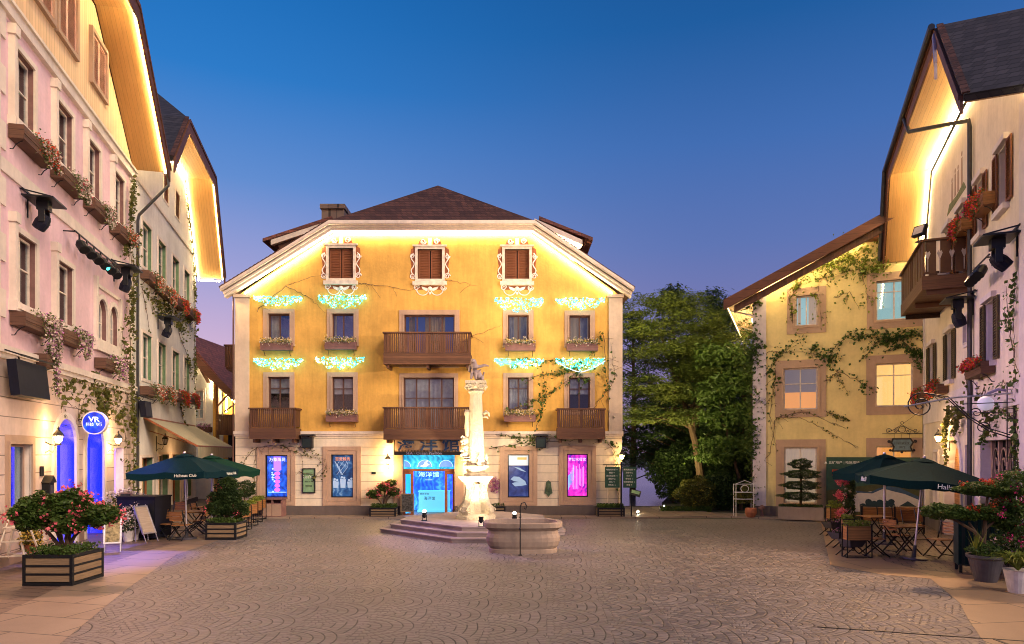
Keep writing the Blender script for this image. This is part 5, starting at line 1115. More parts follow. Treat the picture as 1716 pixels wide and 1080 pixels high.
# ================================================================ STAGE LIGHTS
def moving_head(loc, rz, label, tilt=0):
    r_ = empty('moving_head_light', loc, rz, label, 'stage light', 'stage lights on the house fronts')
    m = MB(); m.box(-.45, .45, -.75, -.05, .42, .46); m.bar((-.4, -.7, .46), (-.4, 0, .6), .03); m.bar((.4, -.7, .46), (.4, 0, .6), .03); m.bar((-.42, -.06, .6), (.42, -.06, .6), .04); m.bar((0, -.02, .6), (0, -.02, .0), .03); m.box(-.4, .4, -.7, -.1, .461, .47); m.build('rain_hood', 'dark_metal', r_)
    m = MB(); m.box(-.14, .14, -.52, -.26, .2, .42); m.box(-.19, -.14, -.46, -.32, -.12, .2); m.box(.14, .19, -.46, -.32, -.12, .2); m.build('yoke', 'dark_metal', r_)
    m = MB(); m.lathe([(.10, -.30), (.15, -.28), (.17, -.1), (.14, .05), (.10, .12)], (0, 0, 0), 12); m.xf(Matrix.Translation((0, -.39, -.02)) @ Matrix.Rotation(R(20 + tilt), 4, 'X')); m.build('lamp_head', 'navy_box', r_); return r_
moving_head(onf(FL, 45, 365), FL.ang, 'black moving stage light under a hood at upper left of the pink wall', 10)
moving_head(onf(FL, 190, 472), FL.ang, 'black stage light by the downpipe end of the pink wall')
moving_head(onf(FL, 264, 552), FL.ang, 'black stage light among dry vines on the white house', 5)
moving_head(onf(FR, 1632, 528), FR.ang, 'black stage light hung just beneath the timber balcony')
moving_head(onf(FR, 1706, 430), FR.ang, 'big black stage light nearest the camera on the cream wall', 25)
pb = empty('par_can_bar', onf(FL, 103, 388), FL.ang, 'row of black par cans on a rail, one lens teal', 'stage light')
ub0, ub1 = 0, FL.u(178) - FL.u(103)
m = MB(); m.bar((ub0, -.3, .05), (ub1, -.3, .05), .03); m.bar((ub0 + .1, 0, .05), (ub0 + .1, -.32, .05), .03); m.bar((ub1 - .1, 0, .05), (ub1 - .1, -.32, .05), .03); m.build('rail', 'iron', pb)
for i in range(6):
    u_ = ub0 + .35 + i * (ub1 - .6) / 5.2; m = MB(); m.lathe([(.13, -.22), (.13, .02), (.08, .12)], (0, 0, 0), 12); m.xf(Matrix.Translation((u_, -.34, -.22)) @ Matrix.Rotation(R(-35), 4, 'X') @ Matrix.Rotation(R(25), 4, 'Y')); m.bar((u_, -.3, .05), (u_, -.3, -.2), .05, .03); p_ = m.build('par_can', 'dark_metal', pb)
    if i == 3:
        m = MB(); m.ball((u_ + .02, -.47, -.36), .07, n=8, k=6, sz=1.4); m.build('lens', 'teal_lens', p_)
rb = empty('par_can_bar', onf(FR, 1688, 432), FR.ang, 'row of ribbed black par cans beside the big stage light', 'stage light')
m = MB(); m.bar((-1.6, -.35, .12), (0, -.35, .12), .03); m.bar((-.3, 0, .12), (-.3, -.36, .12), .03); m.build('rail', 'iron', rb)
for i in range(4):
    m = MB(); u_ = -1.4 + i * .32; m.lathe([(.12, -.2), (.12, .02), (.07, .1)], (0, 0, 0), 12); m.xf(Matrix.Translation((u_, -.4, -.12)) @ Matrix.Rotation(R(-30), 4, 'X') @ Matrix.Rotation(R(-25), 4, 'Y')); m.build('par_can', 'dark_metal', rb)
# dark speaker panels with hoods
def dspk(F, px, py, w_, h_, label, d=.45):
    r_ = empty('hooded_speaker', onf(F, px, py), F.ang, label, 'speaker', 'hooded loudspeakers on the left houses')
    m = MB(); m.box(-w_ / 2, w_ / 2, -d, -d + .2, -h_ / 2, h_ / 2); m.xf(Matrix.Rotation(R(-6), 4, 'X')); m.build('cabinet', 'navy_box', r_)
    m = MB(); m.bar((-w_ / 2 - .1, -d - .1, h_ / 2 + .12), (w_ / 2 + .1, -d - .1, h_ / 2 + .12), .04); m.bar((-w_ / 2, 0, h_ / 2 + .3), (-w_ / 2, -d - .1, h_ / 2 + .12), .035); m.bar((w_ / 2, 0, h_ / 2 + .3), (w_ / 2, -d - .1, h_ / 2 + .12), .035); m.bar((-w_ / 2 - .1, 0, h_ / 2 + .3), (w_ / 2 + .1, 0, h_ / 2 + .3), .04); m.bar((0, -.1, h_ / 2 + .2), (0, -.4, 0), .03); m.build('hood_frame', 'iron', r_)
dspk(FL, 22, 640, 1.7, .85, 'long black loudspeaker at the left edge above the ground floor'); dspk(FL, 226, 688, .8, .55, 'black loudspeaker hung at the start of the awning')
# flood lamp standing on the timber balcony
bf = empty('balcony_floodlight', FR.W(6.9, -1.15, 8.98), FR.ang + R(40), 'square floodlight mounted on the timber balcony rail', 'floodlight')
m = MB(); m.box(-.2, .2, -.08, .04, -.16, .16); m.xf(Matrix.Translation((0, 0, .24)) @ Matrix.Rotation(R(-20), 4, 'X')); m.bar((-.12, .05, 0), (-.12, .05, .2), .03); m.bar((.12, .05, 0), (.12, .05, .2), .03); m.box(-.16, .16, -.02, .1, -.06, -.02); m.build('housing', 'dark_metal', bf)
m = MB(); m.box(-.16, .16, -.088, -.081, -.12, .12); m.xf(Matrix.Translation((0, 0, .24)) @ Matrix.Rotation(R(-20), 4, 'X')); m.build('lens', 'curtain', bf)
# ================================================================ LIGHT GARLANDS on the yellow house
nr = np.random.default_rng(11)
def garland(seed, wv=2.05, hv=.5, warm=.12, swag=False):
    rr = random.Random(seed); r_ = empty('light_garland', (0, 0, 0))
    wire = MB(); prev = None; nodes = []
    for i in range(15):
        a = -1 + 2 * i / 14; dep = hv * (1 - abs(a) ** 1.3) * (.55 + .45 * rr.random()) + .1; x = a * wv / 2
        pts = [(x + .02 * rr.uniform(-1, 1) * k_, -.10 - .02 * rr.random(), -dep * k_ / 4) for k_ in range(5)]; wire.tube(pts, .005, 4)
    wire.tube([(-wv / 2 + wv * i / 20, -.1, .01 * rr.uniform(-1, 1)) for i in range(21)], .008, 4); wire.build('wire', 'bronze_green', r_)
    tb, bb_, wb = MB(), MB(), MB()
    kb = MB()
    for i in range(250):
        a = rr.uniform(-1, 1); dep = hv * (1 - .75 * abs(a) ** 2.6) * (.62 + .38 * abs(math.sin(6.3 * a + seed * 1.7))) + .06; f = rr.random() ** .9; x = a * wv / 2
        z = -dep * f + .04; q = rr.random(); warm_ = q < warm * (1 if f > .6 or a < -.8 else .2)
        tgt = wb if warm_ else (kb if q > .84 else (bb_ if q > .62 else tb))
        s_ = .015 + .014 * rr.random(); c0 = Vector((x, -.12 - .05 * rr.random(), z))
        tgt.add([c0 + Vector(d) * s_ for d in ((1, 0, 0), (-1, 0, 0), (0, 1, 0), (0, -1, 0), (0, 0, 1), (0, 0, -1))], [(0, 2, 4), (2, 1, 4), (1, 3, 4), (3, 0, 4), (2, 0, 5), (1, 2, 5), (3, 1, 5), (0, 3, 5)])
    kb.build('white_bulbs', 'bulb_white', r_)
    if swag:
        for i in range(60):
            a = -1 + 2 * i / 59; x = a * wv / 2; z = -hv * (1 - abs(a) ** 1.5) * .95 - .08; c0 = Vector((x, -.15, z)); s_ = .026; wb.add([c0 + Vector(d) * s_ for d in ((1, 0, 0), (-1, 0, 0), (0, 1, 0), (0, -1, 0), (0, 0, 1), (0, 0, -1))], [(0, 2, 4), (2, 1, 4), (1, 3, 4), (3, 0, 4), (2, 0, 5), (1, 2, 5), (3, 1, 5), (0, 3, 5)])
    tb.build('teal_bulbs', 'bulb_teal', r_); bb_.build('blue_bulbs', 'bulb_blue', r_); wb.build('warm_bulbs', 'bulb_warm' if not swag else 'white_glow', r_); return r_
gl = [(468, 499, 'teal light garland above the leftmost upper window of the yellow house'), (575, 498, 'teal light garland under the left attic shutters'), (870, 502, 'teal light garland under the right attic shutters'), (972, 502, 'teal light garland above the rightmost upper window'),
      (468, 603, 'teal light garland between the leftmost upper and lower windows'), (571, 601, 'teal light garland with warm bulbs over the first floor window left of the middle balconies'), (870, 603, 'teal light garland over the first floor window right of the column'), (972, 603, 'teal light garland edged with a white swag line beside the right pilaster')]
for i, (px, py, lb_) in enumerate(gl):
    g_ = garland(i + 5, 2.05 if i != 1 else 2.0, (.42, .52, .58, .46, .44, .46, .40, .48)[i], (.10, .03, .03, .05, .12, .22, .05, .08)[i], swag=(i == 7))
    place(g_, (c.o[0] + uc(px), c.o[1], zc(py)), 0, lb_, 'light garlands on the yellow house'); g_['category'] = 'light garland'
    lamp('garland_glow', 'POINT', (c.o[0] + uc(px), c.o[1] - .5, zc(py + 6)), 5, (.02, .9, 1), size=.25)

for o in list(COL.objects):
    if o.parent is None and o.type == 'EMPTY' and o.name.split('.')[0] in ('moving_head_light', 'wall_lantern', 'par_can_bar', 'hooded_speaker') and o.location.x < -12.5: o.scale = (1.1, 1.1, 1.1)
# ================================================================ PLANTS
def blob(n, cen, rad, rng_, shell=.55):
    """n points inside an uneven ellipsoid, denser towards its shell"""
    d = rng_.normal(size=(n, 3)); d /= np.linalg.norm(d, axis=1)[:, None]; r_ = rng_.uniform(shell ** 3, 1, n) ** (1 / 3)
    wob = 1 + .18 * np.sin(d[:, 0] * 5 + cen[0] * 3) * np.cos(d[:, 2] * 6 + cen[1]); return np.asarray(cen) + d * (r_ * wob)[:, None] * np.asarray(rad)
def flowers(mb, pts, s, rng_, m=0):
    for p in pts: mb.leaves(np.asarray(p) + rng_.normal(size=(20, 3)) * s * .42, s * .42, rng_, m, 0, .9)
    return mb
_pl = {}
def flower_box(F, px, py, L, label, kind='white', group=None, v=0, hang=.35, n=1.0, wide=.26, mat='box_wood'):
    """px,py: top left corner of the box on the facade"""
    seed = int(px * 7 + py); g_ = np.random.default_rng(seed); loc = onf(F, px, py, v)
    r_ = empty('flower_box', loc, F.ang, label, 'flower box', group); r_.scale = (F.k,) * 3
    m = MB(); h_ = .31; m.box(0, L, -wide - .06, -wide - .03, -h_, 0); m.box(0, .03, -wide - .03, -.05, -h_, 0); m.box(L - .03, L, -wide - .03, -.05, -h_, 0); m.box(.03, L - .03, -wide - .03, -.05, -h_, -h_ + .03); m.box(0, L, -.05, -.02, -h_, 0); m.box(-.01, L + .01, -wide - .075, -wide - .061, -h_ * .62, -h_ * .45)
    m.build('box', mat, r_)
    m = MB()
    for x in (.12, L - .12): m.tube([(x, -.0, -h_ - .2), (x, -.06, -h_ - .2), (x, -.12, -h_ - .1), (x, -.2, -h_ - .03), (x, -wide, -h_ - .01)], .012, 5)
    m.build('bracket', 'iron', r_)
    nf = int((420 if F is not FL else 260) * L * n); far = (4.5, 1.1) if F is FL else ((1.1, 2.8) if F is FR else (1, 1)); xs_ = L * g_.beta(*far, nf); P = np.stack([xs_, -.18 - np.abs(g_.normal(0, .09, nf)), g_.normal(.05, .07, nf)], 1)
    nh = int(520 * L * n * (hang > .1)); xh = L * (g_.beta(7.0, 1.6, nh) if F is not FR else g_.beta(1.3, 3.0, nh)) if hang > .3 else g_.uniform(0, L, nh); dz = g_.uniform(0, 1, nh) ** 1.1 * hang * (0.5 + .5 * np.abs(np.sin(xh * 6 + seed)))
    Q = np.stack([xh, -wide - .08 - np.abs(g_.normal(0, .05, nh)), .06 - dz], 1)
    m = MB(); m.leaves(np.vstack([P, Q]), .065, g_); m.build('foliage', 'leaf_box', r_)
    A = np.vstack([P, Q]); 
    sets = {'white': [('white_flower', .55), ('pink_flower', .06)], 'pinkwhite': [('white_flower', .5), ('purple_flower', .2)], 'red': [('red_flower', .6), ('magenta_flower', .12)], 'mixed': [('red_flower', .28), ('white_flower', .30)], 'redgreen': [('red_flower', .2), ('white_flower', .25)], 'small': [('white_flower', .5), ('yellow_flower', .25)], 'pink': [('purple_flower', .7)]}[kind]
    for mt, fr in sets:
        k_ = g_.random(len(A)) < fr; m = MB(); m.leaves(A[k_] + g_.normal(size=(k_.sum(), 3)) * .015 + [0, -.03, .01], .055, g_, 0, 0, .95); m.build('blossoms', mt, r_)
    return r_
gp = 'flower boxes under the pink house windows'
for px, py, L, lb_, kd, hg in ((12, 206, 1.7, 'wooden flower box with red and white blooms, nearest the camera on the top floor', 'mixed', .55), (83, 276, 1.55, 'wooden flower box with cream trailing blooms, second along the top floor', 'white', .55), (138, 329, 1.5, 'wooden flower box with cream trailing blooms, third along the top floor', 'white', .6), (182, 373, 1.45, 'wooden flower box at the far end of the pink top floor', 'mixed', .5),
                               (15, 521, 1.75, 'wooden box spilling pink and white petunias under the first floor window at the edge', 'pinkwhite', .75), (84, 549, 1.65, 'wooden box spilling pale petunias beneath the second first floor window', 'pinkwhite', .7), (157, 599, 1.6, 'wooden box of faded pink trailing flowers under the twin arched window', 'pinkwhite', .6)):
    flower_box(FL, px, py, L, lb_, kd, gp, hang=hg)
f_ = flower_box(FL, 52, 592, .5, 'narrow hanging column of dry flowers at the end of the long loudspeaker', 'pinkwhite', gp, hang=1.3, n=1.6)
gp = 'flower boxes on the white house'
for px, py, L, lb_, kd in ((234, 452, 1.7, 'flower box with cream trailing blooms, first on the upper row of the white house', 'redgreen'), (258, 476, 1.8, 'flower box of red and white blooms, second on the upper row', 'mixed'), (284, 497, 1.7, 'flower box heavy with red blooms, third on the upper row', 'red'), (306, 516, 1.6, 'flower box of red blooms at the far upper corner of the white house', 'red'),
                           (233, 647, 1.8, 'flower box with long cream trails, first on the lower row over the awning', 'redgreen'), (258, 652, 1.8, 'flower box with mixed trails, second on the lower row over the awning', 'redgreen'), (284, 658, 1.8, 'flower box packed with red flowers over the middle of the awning', 'red'), (306, 663, 1.7, 'flower box with red flowers at the far end over the awning', 'red')):
    flower_box(FL, px, py, L, lb_, kd, gp, hang=.6, n=1.1)
gp = 'flower boxes under the yellow house windows'
for px, py, L, lb_ in ((440, 576, 1.3, 'low flower box under the leftmost upper window of the yellow house'), (547, 575, 1.3, 'low flower box under the second upper window of the yellow house'), (847, 577, 1.25, 'low flower box under the upper window right of the balcony'), (949, 577, 1.3, 'low flower box under the rightmost upper window'), (549, 695, 1.3, 'low flower box beneath the first floor window left of the middle balcony'), (845, 695, 1.3, 'low flower box beneath the first floor window right of the column')):
    flower_box(FC, px, py, L, lb_, 'small', gp, hang=.05, wide=.22, mat='purple_brown')
gp = 'flower boxes under the shuttered windows'
for px, py, L, lb_, kd, hg in ((1652, 345, 1.15, 'timber flower box with orange red trails nearest the camera under the upper shutters', 'red', .5), (1618, 384, 1.1, 'timber flower box with orange red trails at the balcony end', 'red', .6), (1640, 617, 1.7, 'timber flower box with dark red blooms beside the downpipe', 'red', .2), (1577, 649, 1.3, 'timber flower box with crimson trails between two shuttered windows', 'red', .5), (1549, 661, 1.1, 'timber flower box with crimson trails at the far corner of the cream house', 'red', .5)):
    flower_box(FR, px, py, L, lb_, kd, gp, hang=hg, mat='orange_wood' if py < 400 else 'box_wood')
o_ = flower_box(FK, 330, 716, .9, 'small dark box of mauve flowers on the alley cottage wall', 'pink', None, hang=.1, v=-.02)
# climbing plants ------------------------------------------------
def vine(F, lines, label, seed, leafmat='leaf_vine', dens=26, size=.11, spread=.12, v=-.04, stemmat='dry_stem', bare=0.0, r0=.014):
    """lines: image polylines on the wall plane (px, py); leaves gather along them"""
    g_ = np.random.default_rng(seed); r_ = empty('climbing_vine', F.W(0, 0, 0), F.ang, label, 'climbing plant', 'vines on the house walls'); r_.scale = (F.k,) * 3
    st = MB(); pts_all = []
    for ln in lines:
        dn = dens; P = [F.uz(x, y, v) for x, y in ln[0]] if isinstance(ln, tuple) else [F.uz(x, y, v) for x, y in ln]
        if isinstance(ln, tuple): dn = ln[1] * max(1, dens / 60)
        # resample with wobble
        Q = []
        for i in range(len(P) - 1):
            L = math.hypot(P[i + 1][0] - P[i][0], P[i + 1][1] - P[i][1]); n = max(2, int(L / .12))
            for k_ in range(n):
                f = k_ / n; Q.append((P[i][0] + (P[i + 1][0] - P[i][0]) * f + g_.normal() * .025, v + g_.normal() * .006, P[i][1] + (P[i + 1][1] - P[i][1]) * f + g_.normal() * .025))
        Q.append((P[-1][0], v, P[-1][1])); nq = len(Q); st.tube(Q, [r0 * (1 - .75 * i / nq) for i in range(nq)], 4)
        Qa = np.array(Q)
        # side tendrils
        for k_ in range(int(nq / 7)):
            i = g_.integers(0, nq); a = g_.uniform(0, 2 * PI); L = g_.uniform(.15, .6); q0 = Qa[i]; T = [tuple(q0 + np.array([math.cos(a) * L * f + g_.normal() * .02, 0, math.sin(a) * L * f - .25 * L * f * f])) for f in (0, .33, .66, 1)]
            st.tube(T, r0 * .4, 4); pts_all += [np.array(T[j]) + g_.normal(size=3) * .05 for j in (1, 2, 3) for _ in range(int(dn / 9))]
        for i in range(nq):
            if g_.random() < bare: continue
            cl = max(0, math.sin(i * .21 + seed * 1.3)) ** 1.3 * 1.5 + .22
            for _ in range(int(dn * .12 * cl * 1.6 + g_.random())): pts_all.append(Qa[i] + g_.normal(size=3) * [spread, .03, spread])
    st.build('stem', stemmat, r_)
    if pts_all:
        A = np.array(pts_all); A[:, 1] = np.minimum(A[:, 1], v + .01) - np.abs(g_.normal(size=len(A))) * .03; m = MB(); m.leaves(A, size, g_, 0, 0, .8); m.build('leaves', leafmat, r_)
    return r_
vine(FL, [([(222, 880), (224, 760), (220, 640), (218, 560), (224, 470), (216, 400), (220, 330), (226, 300)], 60), ([(224, 470), (232, 420), (236, 380)], 20), ([(220, 640), (205, 560), (212, 520)], 40), ([(218, 400), (205, 430)], 25)], 'leafy vine climbing the downpipe between the pink and white houses', 1, dens=60, size=.12, v=-.2)
vine(FL, [([(95, 655), (130, 640), (165, 655), (200, 680), (218, 700)], 24), ([(105, 670), (150, 668), (190, 690), (214, 735)], 20), ([(130, 640), (150, 630), (190, 650), (215, 660)], 12), ([(205, 690), (212, 760), (216, 830)], 14), ([(150, 640), (175, 680), (210, 690)], 5), ([(100, 668), (140, 690), (200, 705)], 5)], 'green vine trailing across the pink ground floor above the arches', 2, size=.16, spread=.16)
vine(FL, [([(328, 690), (326, 600), (327, 520), (324, 440), (318, 370), (312, 330)], 26), ([(236, 480), (262, 510), (290, 540), (318, 560)], 24), ([(255, 500), (300, 530), (322, 540)], 22), ([(240, 490), (252, 560)], 6), ([(300, 560), (315, 600), (324, 640)], 12)], 'thin vine wandering across the upper wall of the white house', 3, size=.12)
vine(FL, [([(300, 660), (306, 700), (312, 720)], 60)], 'green trailing tuft at the far corner above the awning', 31, size=.13, spread=.25)
vine(FC, [([(1037, 850), (1030, 760), (1010, 730), (1000, 690)], 6), ([(890, 740), (905, 700), (915, 650), (905, 610), (930, 600), (960, 620), (985, 640)], 22), ([(905, 610), (880, 600), (860, 615)], 14), ([(850, 690), (880, 680), (920, 660), (950, 640), (990, 600), (1010, 560)], 16), ([(880, 640), (900, 630), (940, 625), (985, 610)], 20), ([(820, 752), (870, 745), (930, 740), (1000, 735), (1035, 745)], 10), ([(822, 728), (880, 734), (960, 732)], 10), ([(1012, 560), (1015, 620), (1022, 700)], 5), ([(990, 690), (1030, 640), (1025, 580)], 5)], 'dark vine spreading over the right half of the yellow facade', 4, size=.13, spread=.07, v=-.09, leafmat='leaf')
vine(FC, [([(428, 845), (426, 790), (430, 750), (470, 746), (520, 752), (550, 790)], 8), ([(430, 750), (410, 770), (400, 800)], 7), ([(470, 746), (500, 760), (545, 770)], 10), ([(500, 790), (540, 800), (548, 775)], 8)], 'sparse dry vine round the jellyfish poster case', 5, size=.10, spread=.07, v=-.1)
vine(FC, [([(430, 520), (480, 480), (520, 465), (545, 460)], 0), ([(600, 475), (650, 480), (685, 488), (700, 480)], 0), ([(480, 480), (520, 500), (545, 525)], 0), ([(745, 590), (800, 560), (840, 545)], 0), ([(700, 480), (740, 470), (800, 478)], 0)], 'bare vine stems crossing the yellow wall under the attic windows', 6, size=.07, spread=.05, bare=.8)
vine(FY, [([(1262, 860), (1260, 780), (1259, 700), (1260, 620), (1262, 540), (1264, 500)], 70), ([(1262, 600), (1290, 590), (1340, 590), (1400, 600)], 40), ([(1262, 640), (1290, 620), (1310, 590), (1340, 570)], 38), ([(1264, 660), (1280, 690), (1300, 640)], 28)], 'dense vine up the near corner and over the middle of the lemon wall', 7, dens=100, size=.12, spread=.16, leafmat='leaf')
vine(FY, [([(1325, 500), (1350, 460), (1400, 440), (1440, 430), (1478, 420)], 60), ([(1370, 470), (1420, 455), (1480, 445)], 70), ([(1330, 540), (1320, 490), (1345, 470)], 26), ([(1440, 450), (1450, 480), (1455, 510)], 40), ([(1400, 500), (1425, 490), (1440, 520)], 22), ([(1372, 480), (1376, 540)], 26), ([(1390, 415), (1440, 400), (1475, 400)], 30)], 'bright floodlit vine under the lemon gable', 8, dens=110, size=.11, spread=.2, leafmat='leaf_bright')
vine(FY, [([(1390, 590), (1420, 565), (1460, 560), (1500, 575)], 26), ([(1445, 600), (1470, 575), (1520, 560), (1548, 565)], 60), ([(1480, 590), (1520, 580), (1548, 600)], 50), ([(1400, 620), (1440, 640), (1465, 655)], 12), ([(1500, 560), (1530, 590), (1545, 620)], 20)], 'fan of green vine between the upper and lower lemon windows', 9, dens=90, size=.12, spread=.12, leafmat='leaf')
vine(FY, [([(1262, 800), (1290, 760), (1300, 700), (1340, 700), (1400, 730), (1440, 750)], 4), ([(1300, 700), (1350, 690), (1420, 720)], 6), ([(1385, 690), (1420, 705)], 20), ([(1300, 620), (1290, 700), (1302, 760)], 4), ([(1385, 640), (1400, 625), (1420, 660)], 14)], 'thin bare stems low on the lemon wall', 10, size=.10, spread=.06)
vine(FR, [([(1712, 980), (1708, 860), (1704, 720), (1700, 600), (1698, 520), (1700, 470)], 26), ([(1698, 700), (1680, 690), (1660, 700), (1648, 740)], 40), ([(1704, 650), (1680, 640), (1660, 660)], 18), ([(1700, 600), (1690, 540), (1686, 480)], 30)], 'flowering vine up the near corner of the cream house', 12, size=.12, spread=.12, leafmat='leaf')
vine(FR, [([(1612, 700), (1600, 690), (1590, 700), (1583, 730), (1588, 760)], 60), ([(1624, 700), (1612, 690), (1600, 720)], 50), ([(1622, 660), (1618, 620), (1622, 590)], 14), ([(1640, 680), (1650, 650), (1655, 720)], 30)], 'leafy vine tangled round the bright lantern on the cream house', 13, size=.13, spread=.16, leafmat='leaf_vine', v=-.15)
# potted and crated plants ------------------------------------------
def crate(m1, m2, w_, d_, h_, x0=0, y0=0):
    """dark metal frame and pale boards"""
    for x in (x0 - w_ / 2, x0 + w_ / 2):
        for y in (y0 - d_ / 2, y0 + d_ / 2): m1.box(x - .03, x + .03, y - .03, y + .03, 0, h_)
    for z in (.03, h_ - .03):
        m1.box(x0 - w_ / 2 + .03, x0 + w_ / 2 - .03, y0 - d_ / 2 - .028, y0 - d_ / 2 + .028, z - .03, z + .03); m1.box(x0 - w_ / 2 + .03, x0 + w_ / 2 - .03, y0 + d_ / 2 - .028, y0 + d_ / 2 + .028, z - .03, z + .03)
        m1.box(x0 - w_ / 2 - .028, x0 - w_ / 2 + .028, y0 - d_ / 2 + .03, y0 + d_ / 2 - .03, z - .03, z + .03); m1.box(x0 + w_ / 2 - .028, x0 + w_ / 2 + .028, y0 - d_ / 2 + .03, y0 + d_ / 2 - .03, z - .03, z + .03)
    n = 3; hh = (h_ - .12) / n
    for i in (1, 2):
        z = .06 + i * hh
        m1.box(x0 - w_ / 2 + .03, x0 + w_ / 2 - .03, y0 - d_ / 2 - .024, y0 - d_ / 2 + .024, z - .022, z + .022); m1.box(x0 - w_ / 2 - .024, x0 - w_ / 2 + .024, y0 - d_ / 2 + .03, y0 + d_ / 2 - .03, z - .022, z + .022); m1.box(x0 + w_ / 2 - .024, x0 + w_ / 2 + .024, y0 - d_ / 2 + .03, y0 + d_ / 2 - .03, z - .022, z + .022)
    for i in range(n):
        za = .06 + i * hh + .015; zb = .06 + (i + 1) * hh - .015
        m2.box(x0 - w_ / 2 + .03, x0 + w_ / 2 - .03, y0 - d_ / 2 - .015, y0 - d_ / 2 + .015, za, zb); m2.box(x0 - w_ / 2 + .03, x0 + w_ / 2 - .03, y0 + d_ / 2 - .015, y0 + d_ / 2 + .015, za, zb)
        m2.box(x0 - w_ / 2 - .015, x0 - w_ / 2 + .015, y0 - d_ / 2 + .03, y0 + d_ / 2 - .03, za, zb); m2.box(x0 + w_ / 2 - .015, x0 + w_ / 2 + .015, y0 - d_ / 2 + .03, y0 + d_ / 2 - .03, za, zb)
def crate_plant(name, loc, rz, w_, d_, h_, blobs, label, cat, seed, trunk=None, leafmat='leaf_dark', flw=None, nl=5200, group=None, under=1.0, lsize=.075):
    g_ = np.random.default_rng(seed); r_ = empty(name, (loc[0], loc[1], .012), rz, label, cat, group)
    a, b_ = MB(), MB(); crate(a, b_, w_, d_, h_); cr = a.build('crate_frame', 'dark_metal', r_); b_.build('boards', 'crate_wood', r_)
    MB().box(-w_ / 2 + .02, w_ / 2 - .02, -d_ / 2 + .02, d_ / 2 - .02, .05, h_ - .08).build('soil', 'soil', r_)
    if under:
        P = np.stack([g_.uniform(-w_ / 2, w_ / 2, int(900 * under)), g_.uniform(-d_ / 2, d_ / 2, int(900 * under)), h_ - .08 + g_.random(int(900 * under)) * .22], 1); m = MB(); m.leaves(P, .07, g_); m.build('underplanting', 'leaf', r_)
    if blobs:
        tk = MB(); base = Vector((0, 0, h_ - .1))
        for (x, y, z, rx, ry, rz_) in blobs: 
            mid = Vector((x * .35 + g_.normal() * .04, y * .35, h_ + (z - h_) * .45)); tk.tube([base + Vector((g_.normal() * .05, g_.normal() * .05, 0)), mid, (x, y, z)], [.05, .035, .015], 7)
        tk.build('trunk', 'bark', r_); m = MB(); tot = sum(q[3] * q[4] * q[5] for q in blobs)
        fl = []
        for q in blobs:
            n = int(nl * (q[3] * q[4] * q[5]) / tot); m.leaves(blob(n, q[:3], q[3:], g_), lsize, g_, 0, .3)
            if flw:
                k_ = int(flw[1] * (q[3] * q[4]) / max(1e-6, sum(w2[3] * w2[4] for w2 in blobs))); p = blob(k_, q[:3], q[3:], g_, .95); fl.append(p)
        m.build('foliage', leafmat, r_)
        if flw: m = MB(); flowers(m, np.vstack(fl), flw[2], g_); m.build('blossoms', flw[0], r_)
    return r_
x, y = G(80, 983); bx, by = -9.34, 14.25
crate_plant('planter_tree', (bx, by), R(0), .95, 1.0, .62, [(-.62, -.1, 1.40, .42, .36, .36), (.02, .1, 1.55, .46, .42, .34), (.70, .0, 1.38, .42, .36, .24), (.25, -.25, 1.22, .34, .3, .20), (-.3, .3, 1.22, .38, .34, .22), (-.45, -.1, 1.78, .16, .16, .12)], 'pink flowering standard tree in a slatted crate at the left foreground', 'planter', 21, None, 'leaf', ('pink_flower', 44, .17), 12500, under=1.6, lsize=.095)
x, y = G(372, 905); crate_plant('planter_tree', (x, y + .35), R(0), .88, .85, .52, [(-.25, 0, .95, .42, .38, .28), (.1, .05, 1.25, .38, .35, .28), (.35, 0, .9, .35, .35, .25), (.0, 0, 1.62, .33, .32, .30), (-.3, 0, 1.3, .28, .28, .18)], 'dark leafy shrub with few pink blooms in a slatted crate below the umbrellas', 'planter', 22, None, 'leaf_dark', ('pink_flower', 9, .12), 12000)
x, y = G(641, 869); crate_plant('planter_tree', (x, y + .35), 0, 1.02, .62, .42, [(-.42, 0, .95, .32, .28, .20), (.05, 0, 1.25, .30, .28, .22), (.38, 0, 1.05, .26, .26, .18), (.3, 0, 1.42, .22, .2, .15)], 'small coral blossomed tree in a slatted crate left of the shop door', 'planter', 23, None, 'leaf', ('pink_flower', 34, .14), 5000, under=1.6)
x, y = G(826, 866, 0); crate_plant('planter_tree', (x + .1, y + .1), 0, .8, .5, .42, [(.0, 0, 1.3, .30, .28, .42)], 'reddish shrub half hidden behind the fountain column', 'planter', 24, None, 'purple_flower', None, 1500)
x, y = G(1024, 869); crate_plant('planter_box', (x, y + .3), 0, 1.05, .6, .42, [], 'low slatted crate of dark grasses beside the directory sign', 'planter', 25, under=2.2)
